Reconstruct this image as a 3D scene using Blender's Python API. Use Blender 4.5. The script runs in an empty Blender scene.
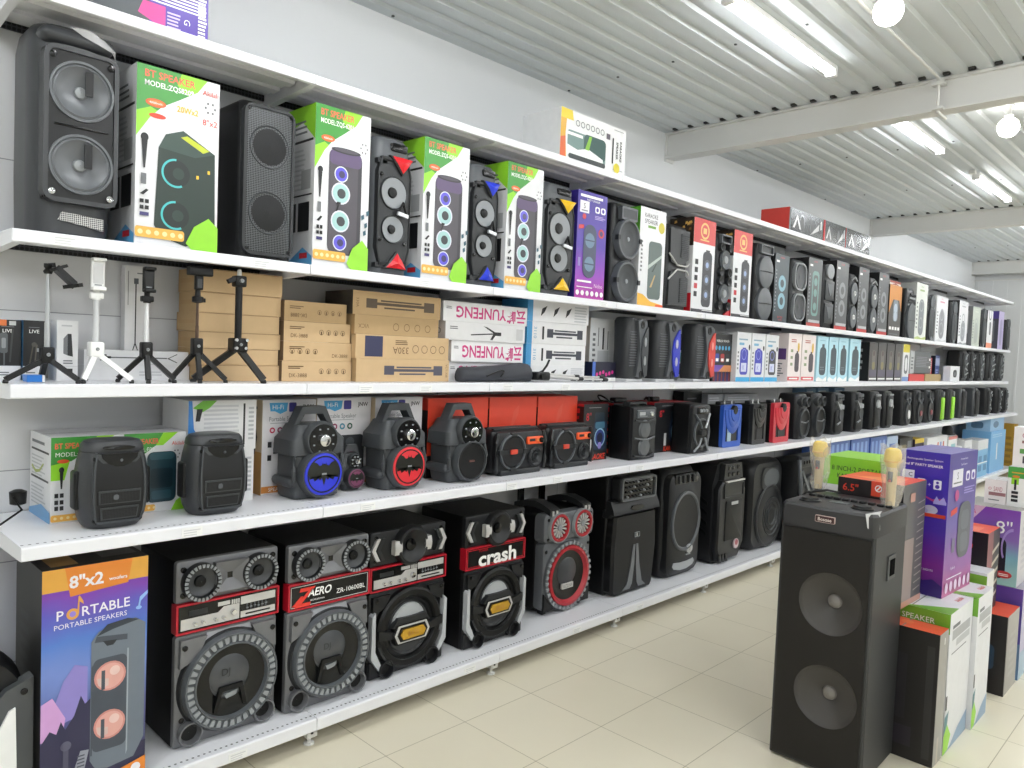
import bpy, bmesh, math, random
import numpy as np
from mathutils import Matrix, Vector
SC = bpy.context.scene
COL = SC.collection
PI = math.pi
random.seed(7)
# ------------------------------------------------------------------ camera (measured from the floor tiles, 0.41 m)
CAM = np.array([-2.1505, -2.3049, 1.5838])
FOC = 755.515
YAW, PIT, ROL = [math.radians(a) for a in (44.38527657, 2.50431746, -2.27932248)]
def cam_axes():
    f = np.array([math.cos(PIT)*math.cos(YAW), math.cos(PIT)*math.sin(YAW), -math.sin(PIT)])
    r = np.array([math.sin(YAW), -math.cos(YAW), 0.0]); d = np.cross(f, r)
    c, s = math.cos(ROL), math.sin(ROL)
    return c*r+s*d, -s*r+c*d, f
RT, DN, FW = cam_axes()
def ray(px, py):
    return RT*((px-512)/FOC)+DN*((py-384)/FOC)+FW
def floor_pt(px, py, z):
    d = ray(px, py); p = CAM+d*((z-CAM[2])/d[2]); return float(p[0]), float(p[1])
def pix(x, y, z):
    q = np.array([x, y, z])-CAM
    return 512+FOC*q.dot(RT)/q.dot(FW), 384+FOC*q.dot(DN)/q.dot(FW)
def X_at(px, y, z):                      # the x at which (x, y, z) is seen in column px
    a = RT*FOC-FW*(px-512); q = np.array([0, y, z])-CAM
    return float(-(a[1]*q[1]+a[2]*q[2]-a[0]*CAM[0])/a[0])
def Z_at(py, x, y):                      # the z at which (x, y, z) is seen in row py
    a = DN*FOC-FW*(py-384); q = np.array([x, y, 0])-CAM
    return float(-(a[0]*q[0]+a[1]*q[1]-a[2]*CAM[2])/a[2])
def Y_at(px, x, z):
    a = RT*FOC-FW*(px-512); q = np.array([x, 0, z])-CAM
    return float(-(a[0]*q[0]+a[2]*q[2]-a[1]*CAM[1])/a[1])
# ------------------------------------------------------------------ materials
def lin(c):
    c = c.lstrip('#'); o = []
    for i in (0, 2, 4):
        v = int(c[i:i+2], 16)/255
        o.append(v/12.92 if v <= .04045 else ((v+.055)/1.055)**2.4)
    return (*o, 1.0)
MATS = {}
def new_mat(name):
    m = bpy.data.materials.new(name); m.use_nodes = True
    nt = m.node_tree; b = nt.nodes['Principled BSDF']
    return m, nt, b
def N(nt, t, **kw):
    n = nt.nodes.new(t)
    for k, v in kw.items(): setattr(n, k, v)
    return n
def mth(nt, op, a, b=None, c=None):
    n = nt.nodes.new('ShaderNodeMath'); n.operation = op
    for i, v in enumerate((a, b, c)):
        if v is None: continue
        if isinstance(v, (int, float)): n.inputs[i].default_value = v
        else: nt.links.new(v, n.inputs[i])
    return n.outputs[0]
def mat(hexc, rough=.5, metal=0.0, var=.06, scale=25, bump=0.0, spec=.5):
    key = (hexc, rough, metal, var, scale, bump, spec)
    if key in MATS: return MATS[key]
    m, nt, b = new_mat('paint_'+hexc.lstrip('#')+'_%d' % len(MATS))
    tc = N(nt, 'ShaderNodeTexCoord'); nz = N(nt, 'ShaderNodeTexNoise'); nz.inputs['Scale'].default_value = scale
    nt.links.new(tc.outputs['Object'], nz.inputs['Vector'])
    mx = N(nt, 'ShaderNodeMix', data_type='RGBA'); c = lin(hexc)
    mx.inputs[6].default_value = tuple(x*(1-var) for x in c[:3])+(1,)
    mx.inputs[7].default_value = tuple(min(1, x*(1+var)) for x in c[:3])+(1,)
    nt.links.new(nz.outputs['Fac'], mx.inputs[0]); nt.links.new(mx.outputs[2], b.inputs['Base Color'])
    b.inputs['Roughness'].default_value = rough; b.inputs['Metallic'].default_value = metal
    b.inputs['Specular IOR Level'].default_value = spec
    if bump:
        bp = N(nt, 'ShaderNodeBump'); bp.inputs['Strength'].default_value = bump; bp.inputs['Distance'].default_value = .002
        n2 = N(nt, 'ShaderNodeTexNoise'); n2.inputs['Scale'].default_value = scale*12
        nt.links.new(tc.outputs['Object'], n2.inputs['Vector'])
        nt.links.new(n2.outputs['Fac'], bp.inputs['Height']); nt.links.new(bp.outputs[0], b.inputs['Normal'])
    MATS[key] = m
    return m
def grille(hexc, hole='#050505', pitch=.006, rough=.45):
    key = ('g', hexc, hole, pitch)
    if key in MATS: return MATS[key]
    m, nt, b = new_mat('perforated_%s' % hexc.lstrip('#'))
    tc = N(nt, 'ShaderNodeTexCoord'); sp = N(nt, 'ShaderNodeSeparateXYZ'); nt.links.new(tc.outputs['Object'], sp.inputs[0])
    k = 2*PI/pitch
    s = mth(nt, 'MULTIPLY', mth(nt, 'SINE', mth(nt, 'MULTIPLY', sp.outputs[0], k)), mth(nt, 'SINE', mth(nt, 'MULTIPLY', sp.outputs[2], k)))
    fac = mth(nt, 'GREATER_THAN', mth(nt, 'ABSOLUTE', s), .35)
    mx = N(nt, 'ShaderNodeMix', data_type='RGBA'); mx.inputs[6].default_value = lin(hexc); mx.inputs[7].default_value = lin(hole)
    nt.links.new(fac, mx.inputs[0]); nt.links.new(mx.outputs[2], b.inputs['Base Color'])
    b.inputs['Roughness'].default_value = rough; b.inputs['Specular IOR Level'].default_value = .3
    MATS[key] = m
    return m
def gradient(name, stops, z0, z1, rough=.35, noise=0.15):
    m, nt, b = new_mat(name)
    tc = N(nt, 'ShaderNodeTexCoord'); sp = N(nt, 'ShaderNodeSeparateXYZ'); nt.links.new(tc.outputs['Object'], sp.inputs[0])
    nz = N(nt, 'ShaderNodeTexNoise'); nz.inputs['Scale'].default_value = 6; nt.links.new(tc.outputs['Object'], nz.inputs['Vector'])
    mr = N(nt, 'ShaderNodeMapRange'); nt.links.new(sp.outputs[2], mr.inputs[0]); mr.inputs[1].default_value = z0; mr.inputs[2].default_value = z1
    v = mth(nt, 'ADD', mr.outputs[0], mth(nt, 'MULTIPLY', mth(nt, 'SUBTRACT', nz.outputs['Fac'], .5), noise))
    cr = N(nt, 'ShaderNodeValToRGB'); e = cr.color_ramp.elements
    e[0].position, e[0].color = stops[0][0], lin(stops[0][1]); e[1].position, e[1].color = stops[-1][0], lin(stops[-1][1])
    for p, c in stops[1:-1]:
        x = e.new(p); x.color = lin(c)
    nt.links.new(v, cr.inputs[0]); nt.links.new(cr.outputs[0], b.inputs['Base Color']); b.inputs['Roughness'].default_value = rough
    return m
def film(name, alpha=.25, hexc='#ffffff', rough=.15):
    m, nt, b = new_mat(name)
    b.inputs['Base Color'].default_value = lin(hexc); b.inputs['Roughness'].default_value = rough
    nz = N(nt, 'ShaderNodeTexNoise'); nz.inputs['Scale'].default_value = 14; nz.inputs['Detail'].default_value = 0
    tc = N(nt, 'ShaderNodeTexCoord'); nt.links.new(tc.outputs['Object'], nz.inputs['Vector'])
    nt.links.new(mth(nt, 'ADD', mth(nt, 'MULTIPLY', nz.outputs['Fac'], alpha*.5), alpha*.5), b.inputs['Alpha'])
    bp = N(nt, 'ShaderNodeBump'); bp.inputs['Strength'].default_value = .25; bp.inputs['Distance'].default_value = .002
    nt.links.new(nz.outputs['Fac'], bp.inputs['Height']); nt.links.new(bp.outputs[0], b.inputs['Normal'])
    return m
def emit(name, hexc, s):
    m, nt, b = new_mat(name); b.inputs['Base Color'].default_value = lin(hexc)
    b.inputs['Emission Color'].default_value = lin(hexc); b.inputs['Emission Strength'].default_value = s
    return m
# ------------------------------------------------------------------ mesh builder
TXT = {}
def text_mesh(s, res=3, bold=0.0):
    key = (s, res, bold)
    if key in TXT: return TXT[key]
    cu = bpy.data.curves.new('lettering', 'FONT'); cu.body = s; cu.size = 1; cu.resolution_u = res; cu.offset = bold
    ob = bpy.data.objects.new('lettering', cu)
    me = ob.to_mesh()
    vs = [tuple(v.co) for v in me.vertices]; fs = [tuple(p.vertices) for p in me.polygons]
    ob.to_mesh_clear(); bpy.data.objects.remove(ob); bpy.data.curves.remove(cu)
    xs = [v[0] for v in vs] or [0]; ys = [v[1] for v in vs] or [0]
    TXT[key] = (vs, fs, min(xs), max(xs), min(ys), max(ys))
    return TXT[key]
def rr(w, d, r, n=4, cx=0, cy=0):
    r = max(min(r, w/2-1e-5, d/2-1e-5), 1e-5); o = []
    for qx, qy, a0 in ((w/2-r, d/2-r, 0), (-w/2+r, d/2-r, PI/2), (-w/2+r, -d/2+r, PI), (w/2-r, -d/2+r, 1.5*PI)):
        for i in range(n+1):
            a = a0+PI/2*i/n; o.append((cx+qx+r*math.cos(a), cy+qy+r*math.sin(a)))
    return o
class MB:
    def __init__(s):
        s.v, s.f, s.mi, s.mats, s.mtx = [], [], [], [], None
    def idx(s, m):
        if m not in s.mats: s.mats.append(m)
        return s.mats.index(m)
    def add(s, vs, fs, m):
        b = len(s.v); i = s.idx(m)
        if s.mtx is not None: vs = [tuple(s.mtx @ Vector(v)) for v in vs]
        s.v += [tuple(v) for v in vs]; s.f += [tuple(b+k for k in f) for f in fs]; s.mi += [i]*len(fs)
        return s
    def box(s, x0, x1, y0, y1, z0, z1, m, faces=None):
        vs = [(x0,y0,z0),(x1,y0,z0),(x1,y1,z0),(x0,y1,z0),(x0,y0,z1),(x1,y0,z1),(x1,y1,z1),(x0,y1,z1)]
        fl = {'bottom':(0,3,2,1),'top':(4,5,6,7),'front':(0,1,5,4),'right':(1,2,6,5),'back':(2,3,7,6),'left':(3,0,4,7)}
        b = len(s.v); s.add(vs, [], m)
        for k, f in fl.items():
            s.f.append(tuple(b+i for i in f)); s.mi.append(s.idx((faces or {}).get(k, m)))
        return s
    def loft(s, rings, m, cap=(True, True)):
        n = len(rings[0]); vs = [p for r in rings for p in r]; fs = []
        for k in range(len(rings)-1):
            for i in range(n):
                j = (i+1) % n; fs.append((k*n+i, k*n+j, (k+1)*n+j, (k+1)*n+i))
        if cap[0]: fs.append(tuple(range(n))[::-1])
        if cap[1]: fs.append(tuple((len(rings)-1)*n+i for i in range(n)))
        return s.add(vs, fs, m)
    def zl(s, secs, m, n=4):                 # secs: (z, w, d, r, cx, cy) rounded rectangles stacked upwards
        return s.loft([[(x, y, q[0]) for x, y in rr(q[1], q[2], q[3], n, q[4] if len(q) > 4 else 0, q[5] if len(q) > 5 else 0)] for q in secs], m)
    def yl(s, secs, m, n=4):                 # secs: (y, w, h, r, cx, cz) rounded rectangles stacked in depth
        return s.loft([[(x, q[0], z) for x, z in rr(q[1], q[2], q[3], n, q[4], q[5])] for q in secs], m)
    def rbox(s, x0, x1, y0, y1, z0, z1, r, m, n=3):
        w, d = x1-x0, y1-y0; cx, cy = (x0+x1)/2, (y0+y1)/2; h = z1-z0; r = min(r, w/2.01, d/2.01, h/2.01)
        se = []
        for t in (0, .3, .65, 1):
            a = t*PI/2; ins = r*(1-math.sin(a)); se.append((z0+r*(1-math.cos(a)), ins))
        se2 = [(z1-(z-z0), i) for z, i in se[::-1]]
        return s.zl([(z, w-2*i, d-2*i, max(r-i, r*.15), cx, cy) for z, i in se+se2], m, n)
    def slab(s, cx, cz, w, h, y0, y1, rc, m, re=0.0, n=4):  # rounded plate in the front plane; y0 = front
        if re > 0:
            return s.yl([(y1, w, h, rc, cx, cz), (y0+re, w, h, rc, cx, cz), (y0+re*.3, w-re*.6, h-re*.6, max(rc-re*.3, 1e-4), cx, cz), (y0, w-2*re, h-2*re, max(rc-re, 1e-4), cx, cz)], m, n)
        return s.yl([(y1, w, h, rc, cx, cz), (y0, w, h, rc, cx, cz)], m, n)
    def frame(s, cx, cz, w, h, t, y0, y1, rc, m, n=4):      # rounded frame (outline) plate
        o = rr(w, h, rc, n, cx, cz); i = rr(w-2*t, h-2*t, max(rc-t, 1e-4), n, cx, cz)
        return s.ringloft(o, i, y0, y1, m)
    def ringloft(s, o, i, y0, y1, m):
        n = len(o); vs = [(x, y1, z) for x, z in o]+[(x, y0, z) for x, z in o]+[(x, y0, z) for x, z in i]+[(x, y1, z) for x, z in i]; fs = []
        for k in range(n):
            j = (k+1) % n
            for a in range(4):
                b = (a+1) % 4
                fs.append((a*n+k, a*n+j, b*n+j, b*n+k))
        return s.add(vs, fs, m)
    def holed(s, x0, x1, z0, z1, cx, cz, R, y0, y1, m, n=48):   # plate with a round hole
        o, i = [], []
        for k in range(n):
            a = 2*PI*k/n+PI/4; c, q = math.cos(a), math.sin(a)
            tx = ((x1 if c > 0 else x0)-cx)/c if abs(c) > 1e-9 else 1e9; tz = ((z1 if q > 0 else z0)-cz)/q if abs(q) > 1e-9 else 1e9
            t = min(tx, tz); o.append((cx+c*t, cz+q*t)); i.append((cx+R*c, cz+R*q))
        for X, Z in ((x0, z0), (x1, z0), (x1, z1), (x0, z1)):   # snap the nearest boundary point to each corner
            k = min(range(n), key=lambda j: (o[j][0]-X)**2+(o[j][1]-Z)**2); o[k] = (X, Z)
        return s.ringloft(o, i, y0, y1, m)
    def prism(s, poly, y0, y1, m):
        n = len(poly); vs = [(x, y0, z) for x, z in poly]+[(x, y1, z) for x, z in poly]
        fs = [tuple(range(n)), tuple(range(2*n-1, n-1, -1))]+[(i, i+n, (i+1) % n+n, (i+1) % n) for i in range(n)]
        return s.add(vs, fs, m)
    def lathe(s, cx, cz, prof, m, seg=32, sx=1.0, sz=1.0):  # prof: (r, y) turned about the front axis
        rings = [[(cx+sx*r*math.cos(2*PI*i/seg), y, cz+sz*r*math.sin(2*PI*i/seg)) for i in range(seg)] for r, y in prof]
        return s.loft(rings, m, (False, False))
    def lathez(s, cx, cy, prof, m, seg=20):                 # prof: (r, z) turned about an upright axis
        rings = [[(cx+r*math.cos(2*PI*i/seg), cy+r*math.sin(2*PI*i/seg), z) for i in range(seg)] for r, z in prof]
        return s.loft(rings, m)
    def tube(s, pts, r, m, seg=8, closed=False):
        pts = [Vector(p) for p in pts]; rings = []
        up = Vector((0, 0, 1))
        for i, p in enumerate(pts):
            a = pts[max(i-1, 0)]; b = pts[min(i+1, len(pts)-1)]
            t = (b-a).normalized(); u = t.cross(up)
            if u.length < .05: u = t.cross(Vector((1, 0, 0)))
            u.normalize(); w = t.cross(u).normalized()
            q = r[i] if isinstance(r, (list, tuple)) else r
            rings.append([tuple(p+u*q*math.cos(2*PI*k/seg)+w*q*math.sin(2*PI*k/seg)) for k in range(seg)])
        return s.loft(rings, m)
    def bar(s, a, b, w, d, m):                              # square bar from a to b (width w across, d deep)
        a, b = Vector(a), Vector(b); t = (b-a).normalized(); u = t.cross(Vector((0, 1, 0)))
        if u.length < .1: u = t.cross(Vector((1, 0, 0)))
        u.normalize(); v = t.cross(u).normalized()
        rg = [[tuple(p+u*w/2*i+v*d/2*j) for i, j in ((-1, -1), (1, -1), (1, 1), (-1, 1))] for p in (a, b)]
        return s.loft(rg, m)
    def text(s, t, cx, cz, h, y, m, maxw=None, align='c', rot=0.0, res=3, bold=0.0, skew=0.0, thick=0.0):
        vs, fs, x0, x1, z0, z1 = text_mesh(t, res, bold)
        if not vs: return s
        k = h/.72; w = (x1-x0)*k; kx = k
        if maxw and maxw < 0: kx = k*-maxw/w; w = -maxw
        elif maxw and w > maxw: kx = k*maxw/w; w = maxw
        ox = {'c': -(x0+x1)/2*kx, 'l': -x0*kx, 'r': -x1*kx}[align]; c, q = math.cos(rot), math.sin(rot); out = []
        for a, b, _ in vs:
            X = a*kx+ox+skew*b*k; Z = (b-.36)*k
            out.append((cx+X*c-Z*q, y, cz+X*q+Z*c))
        return s.add(out, fs, m)
    def build(s, name, parent=None, smooth=35, loc=None, rot=None, link=True):
        me = bpy.data.meshes.new(name); me.from_pydata(s.v, [], s.f)
        for m in s.mats: me.materials.append(m)
        me.polygons.foreach_set('material_index', s.mi)
        bm = bmesh.new(); bm.from_mesh(me); bmesh.ops.recalc_face_normals(bm, faces=bm.faces); bm.to_mesh(me); bm.free()
        if smooth:
            me.polygons.foreach_set('use_smooth', [True]*len(me.polygons)); me.set_sharp_from_angle(angle=math.radians(smooth))
        me.update()
        o = bpy.data.objects.new(name, me); COL.objects.link(o)
        if parent: o.parent = parent
        if loc is not None: o.location = loc
        if rot is not None: o.rotation_euler = rot
        return o
def tag(o, label=None, cat=None, group=None, kind=None):
    if label: o['label'] = label
    if cat: o['category'] = cat
    if group: o['group'] = group
    if kind: o['kind'] = kind
    return o
def thing(name, label, cat, loc, rz=0, group=None):
    o = bpy.data.objects.new(name, None); o.empty_display_size = .05; COL.objects.link(o)
    o.location = loc; o.rotation_euler = (0, 0, rz)
    return tag(o, label, cat, group)
def dup(o, loc=None, rz=None, label=None, group=None, scale=None):
    c = o.copy(); COL.objects.link(c)
    if loc is not None: c.location = loc
    if rz is not None: c.rotation_euler = (0, 0, rz)
    if scale is not None: c.scale = scale
    if label: c['label'] = label
    if group: c['group'] = group
    for ch in list(o.children):
        d = ch.copy(); COL.objects.link(d); d.parent = c
        for g in list(ch.children):
            e = g.copy(); COL.objects.link(e); e.parent = d
    return c
def part(root, name, fn, label=None, smooth=35):
    m = MB(); fn(m); o = m.build(name, root, smooth)
    if label: o['label'] = label
    return o
# common colours
BLK = mat('#0f1011', .34, spec=.3); BLK2 = mat('#1b1c1e', .36, bump=.2, spec=.35); BLK3 = mat('#26282a', .4, bump=.15, spec=.4); DG = mat('#35383b', .4, spec=.4); MG = mat('#565a5e', .36); LG = mat('#8d9194', .4)
GLOSS = mat('#0b0c0d', .18, spec=.4); SIL = mat('#b9bcbf', .3, .6); CHR = mat('#d9dadc', .12, 1.0); WHT = mat('#eceded', .45); OFFW = mat('#d9d9d6', .55); PAPER = mat('#dcdde0', .4)
RED = mat('#c3202b', .35); REDB = mat('#d9362a', .4); ORG = mat('#e8592b', .4); YEL = mat('#e3b81f', .35); BLUE = mat('#1f35c4', .35); GRN = mat('#4fa33a', .4); LIME = mat('#93d02b', .4); PUR = mat('#4a2e9e', .35); PINK = mat('#d0328a', .4)
CARD = mat('#c6a981', .75, bump=.2); CARD2 = mat('#ad9169', .75, bump=.2); WOOD = mat('#0b0b0c', .5, bump=.3, spec=.22)
CONE = mat('#3a3c3f', .4); CONEL = mat('#84888c', .35); RUB = mat('#141415', .6); GRL = grille('#2a2b2d'); GRLD = grille('#1d1e20', pitch=.008)
# ------------------------------------------------------------------ camera object
cam = bpy.data.cameras.new('camera'); cam.sensor_width = 36; cam.lens = FOC/1024*36; cam.clip_start = .02
co = bpy.data.objects.new('camera', cam); COL.objects.link(co)
mw = Matrix.Identity(4)
for i in range(3):
    mw[i][0] = RT[i]; mw[i][1] = -DN[i]; mw[i][2] = -FW[i]; mw[i][3] = CAM[i]
co.matrix_world = mw; SC.camera = co
# ------------------------------------------------------------------ room
YW, ZC = .986, 3.28
X0R, X1R, Y0R = -6.4, 11.80, -7.6
def structure(m, name, smooth=0): return tag(m.build(name, None, smooth), kind='structure')
def floor_mat():
    m, nt, b = new_mat('floor_tiles')
    tc = N(nt, 'ShaderNodeTexCoord'); sp = N(nt, 'ShaderNodeSeparateXYZ'); nt.links.new(tc.outputs['Object'], sp.inputs[0])
    T = .4107
    fx = mth(nt, 'ABSOLUTE', mth(nt, 'SUBTRACT', mth(nt, 'FRACT', mth(nt, 'ADD', mth(nt, 'DIVIDE', sp.outputs[0], T), 100.5)), .5))
    fy = mth(nt, 'ABSOLUTE', mth(nt, 'SUBTRACT', mth(nt, 'FRACT', mth(nt, 'ADD', mth(nt, 'DIVIDE', sp.outputs[1], T), 100.5)), .5))
    g = mth(nt, 'LESS_THAN', mth(nt, 'MINIMUM', fx, fy), .0042)
    cx = mth(nt, 'FLOOR', mth(nt, 'ADD', mth(nt, 'DIVIDE', sp.outputs[0], T), 100)); cy = mth(nt, 'FLOOR', mth(nt, 'ADD', mth(nt, 'DIVIDE', sp.outputs[1], T), 100))
    cb = N(nt, 'ShaderNodeCombineXYZ'); nt.links.new(cx, cb.inputs[0]); nt.links.new(cy, cb.inputs[1])
    wn = N(nt, 'ShaderNodeTexWhiteNoise'); nt.links.new(cb.outputs[0], wn.inputs['Vector'])
    nz = N(nt, 'ShaderNodeTexNoise'); nz.inputs['Scale'].default_value = 3.0; nz.inputs['Detail'].default_value = 6; nt.links.new(tc.outputs['Object'], nz.inputs['Vector'])
    f = mth(nt, 'ADD', mth(nt, 'MULTIPLY', wn.outputs['Value'], .4), mth(nt, 'MULTIPLY', nz.outputs['Fac'], .6))
    mx = N(nt, 'ShaderNodeMix', data_type='RGBA'); mx.inputs[6].default_value = lin('#ddd5be'); mx.inputs[7].default_value = lin('#e7e0cc'); nt.links.new(f, mx.inputs[0])
    m2 = N(nt, 'ShaderNodeMix', data_type='RGBA'); m2.inputs[7].default_value = lin('#aea58a'); nt.links.new(mx.outputs[2], m2.inputs[6]); nt.links.new(g, m2.inputs[0])
    nt.links.new(m2.outputs[2], b.inputs['Base Color']); b.inputs['Roughness'].default_value = .32
    bp = N(nt, 'ShaderNodeBump'); bp.inputs['Strength'].default_value = .3; bp.inputs['Distance'].default_value = .002
    nt.links.new(mth(nt, 'SUBTRACT', 1, g), bp.inputs['Height']); nt.links.new(bp.outputs[0], b.inputs['Normal'])
    return m
WALLM = mat('#d5d7d8', .6, var=.02, scale=2); CEILM = mat('#cbd1d4', .48, var=.03, scale=2); BEAMM = mat('#d4d4d1', .5, var=.03, scale=3)
structure(MB().box(X0R, X1R, Y0R, YW, -.1, 0, floor_mat()), 'floor')
structure(MB().box(X0R, X1R, YW, YW+.1, 0, ZC+.1, WALLM), 'wall_left')
def panel_wall():
    m = MB(); m.box(X1R, X1R+.1, Y0R, YW, 0, ZC+.1, WALLM)
    y = YW-.02
    while y > Y0R:                                        # upright ribs of the wall cladding
        m.prism([(X1R-.008, 0), (X1R, 0), (X1R, 3.0), (X1R-.008, 3.0)], y-.035, y, WALLM); y -= .2
    m.box(X1R-.03, X1R, Y0R, YW, 3.0, 3.02, BEAMM)
    return m
structure(panel_wall(), 'wall_back')
structure(MB().box(X0R, X1R, Y0R-.1, Y0R, 0, ZC+.1, WALLM), 'wall_right')
structure(MB().box(X0R-.1, X0R, Y0R, YW, 0, ZC+.1, WALLM), 'wall_front')
def ceiling():
    m = MB(); y = YW; pr = []
    while y > Y0R-.05:
        pr += [(y, ZC), (y-.070, ZC), (y-.082, ZC+.017), (y-.118, ZC+.017)]; y -= .13
    vs, fs = [], []
    for a, z in pr: vs += [(X0R, a, z), (X1R, a, z)]
    for i in range(len(pr)-1): fs.append((2*i, 2*i+1, 2*i+3, 2*i+2))
    m.add(vs, fs, CEILM)
    m.box(X0R, X1R, Y0R, YW, ZC+.06, ZC+.1, mat('#4a4a48', .8))
    gap_shade = mat('#3c3c3c', .8)                              # dark boxes painting the shade of the rib gaps over each beam
    for bx in (-1.53, 2.765, 7.065, 11.55):
        y = YW
        while y > Y0R+.2: m.box(bx-.030, bx-.004, y-.117, y-.083, ZC+.003, ZC+.016, gap_shade); y -= .13
    sc = mat('#4f5254', .4, .5)                          # screw heads along the valleys
    for xx in (.2, 1.6, 4.2, 5.7, 8.3, 9.9):
        yy = YW-.03
        while yy > -3.0:
            m.box(xx-.006, xx+.006, yy-.006, yy+.006, ZC-.006, ZC+.001, sc); yy -= .39
    return m
structure(ceiling(), 'ceiling')
BEX = (-1.53, 2.765, 7.065, 11.55)
for i, bx in enumerate(BEX):
    m = MB()
    m.box(bx+.03, bx+.09, Y0R, YW, 3.105, ZC-.002, BEAMM)
    m.box(bx, bx+.12, Y0R, YW, 3.09, 3.106, BEAMM); m.box(bx, bx+.12, Y0R, YW, ZC-.016, ZC-.001, BEAMM)
    m.box(bx+.005, bx+.115, YW-.014, YW, 3.07, ZC, BEAMM)
    structure(m, 'trim_%d' % (i+1))
# ------------------------------------------------------------------ lamps
TUBE = emit('led_tube_glow', '#fbfdff', 30.0); GLOBE = emit('bulb_glow', '#fffaf0', 26.0); TUBE_B = emit('added_tube_glow', '#fbfdff', 78.0)
def tube_lamp(x, y, L, label, grp=None, glow=None):
    r = thing('tube_lamp', label, 'ceiling light', (x, y, ZC-.005), 0, grp)
    part(r, 'housing', lambda m: m.box(-L/2, L/2, -.028, .028, -.03, -.002, WHT))
    part(r, 'diffuser', lambda m: m.loft([[(sx, .026*math.cos(a), -.03-.030*math.sin(a)) for a in [PI*k/8 for k in range(9)]] for sx in (-L/2+.03, L/2-.03)], glow or TUBE), 'glowing white diffuser')
    for sx in (-1, 1):
        part(r, 'end_cap', lambda m: m.rbox(sx*(L/2-.012)-.018, sx*(L/2-.012)+.018, -.031, .031, -.064, -.003, .006, WHT))
    part(r, 'clip', lambda m: (m.box(-L/2-.09, -L/2-.035, -.012, .035, -.03, -.002, OFFW), m.tube([(-L/2-.09, 0, -.012), (-L/2-.03, 0, -.016)], .006, OFFW)))
    return r
tl = [tube_lamp(1.61, -.49, 1.2, 'lit white tube lamp nearest the camera, before the first ceiling beam'),
      tube_lamp(3.68, -.50, 1.2, 'lit white tube lamp just behind the first ceiling beam'),
      tube_lamp(5.86, -.51, 1.2, 'lit white tube lamp just before the second ceiling beam')]
hid = 'added tube lamps out of the picture'  # unseen tubes added, brighter than the seen ones, to light the shelves
tb = tube_lamp(-.5, -.49, 1.2, 'unseen white tube lamp added to light the near aisle', hid, TUBE_B)
for x in (-4.6, -2.6): dup(tb, (x, -.49, ZC-.005), label='unseen white tube lamp added to light the near aisle', group=hid)
for x in (8.1, 10.2): dup(tb, (x, -.51, ZC-.005), label='unseen white tube lamp added beyond the second ceiling beam', group='added tube lamps beyond the second beam')  # added out of view to keep the far shelves bright
for y in (-2.4, -4.2, -6.0):
    for x in (-4.6, -2.4, -.2, 2.0, 4.2, 6.4, 8.6, 10.6): dup(tb, (x, y, ZC-.005), label='unseen white tube lamp added over the other aisles', group=hid)  # rows of unseen tubes added for overall brightness
def globe_lamp(x, y, label, grp=None):
    r = thing('globe_lamp', label, 'ceiling light', (x, y, ZC), 0, grp)
    part(r, 'ceiling_plate', lambda m: m.box(-.09, .09, -.02, .02, -.014, 0, WHT))
    part(r, 'stem', lambda m: m.lathez(0, 0, [(.016, -.005), (.016, -.07), (.026, -.075), (.026, -.095)], WHT))
    part(r, 'bulb', lambda m: m.lathez(0, 0, [(.02, -.085)]+[(.062*math.sin(a), -.15+.062*math.cos(a)) for a in [.35+k*(PI-.35)/10 for k in range(10)]]+[(.002, -.212)], GLOBE), 'glowing round bulb')
    return r
g0 = globe_lamp(1.36, -1.075, 'lit round bulb cut by the top edge, beside the nearest tube lamp')
dup(g0, (3.50, -1.10, ZC), label='lit round bulb hanging just behind the first ceiling beam')
for x in (5.65, 7.8, 9.95): dup(g0, (x, -1.12, ZC), label='unseen round bulb added to light the far part of the aisle', group='added bulbs over the far aisle')  # unseen bulbs added to brighten the end wall
for x in (-.8, -3.0): dup(g0, (x, -1.08, ZC), label='unseen round bulb added to light the near aisle', group='added bulbs over the near aisle')  # unseen bulbs added for more light in the aisle
m = MB(); cy = -.90
m.tube([(-1.3, cy, ZC-.012), (2.70, cy, ZC-.012), (2.735, cy, ZC-.03), (2.735, cy, 3.10), (2.75, cy, 3.075), (2.9, cy, 3.075)], .009, BEAMM, 8)
m.box(2.71, 2.765, cy-.035, cy+.035, 3.225, 3.245, BEAMM); m.box(2.715, 2.76, cy-.03, cy+.03, 3.085, 3.10, BEAMM)
tag(m.build('conduit_pipe'), 'thin white conduit pipe running down the face of the first ceiling beam', 'pipe')
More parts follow.
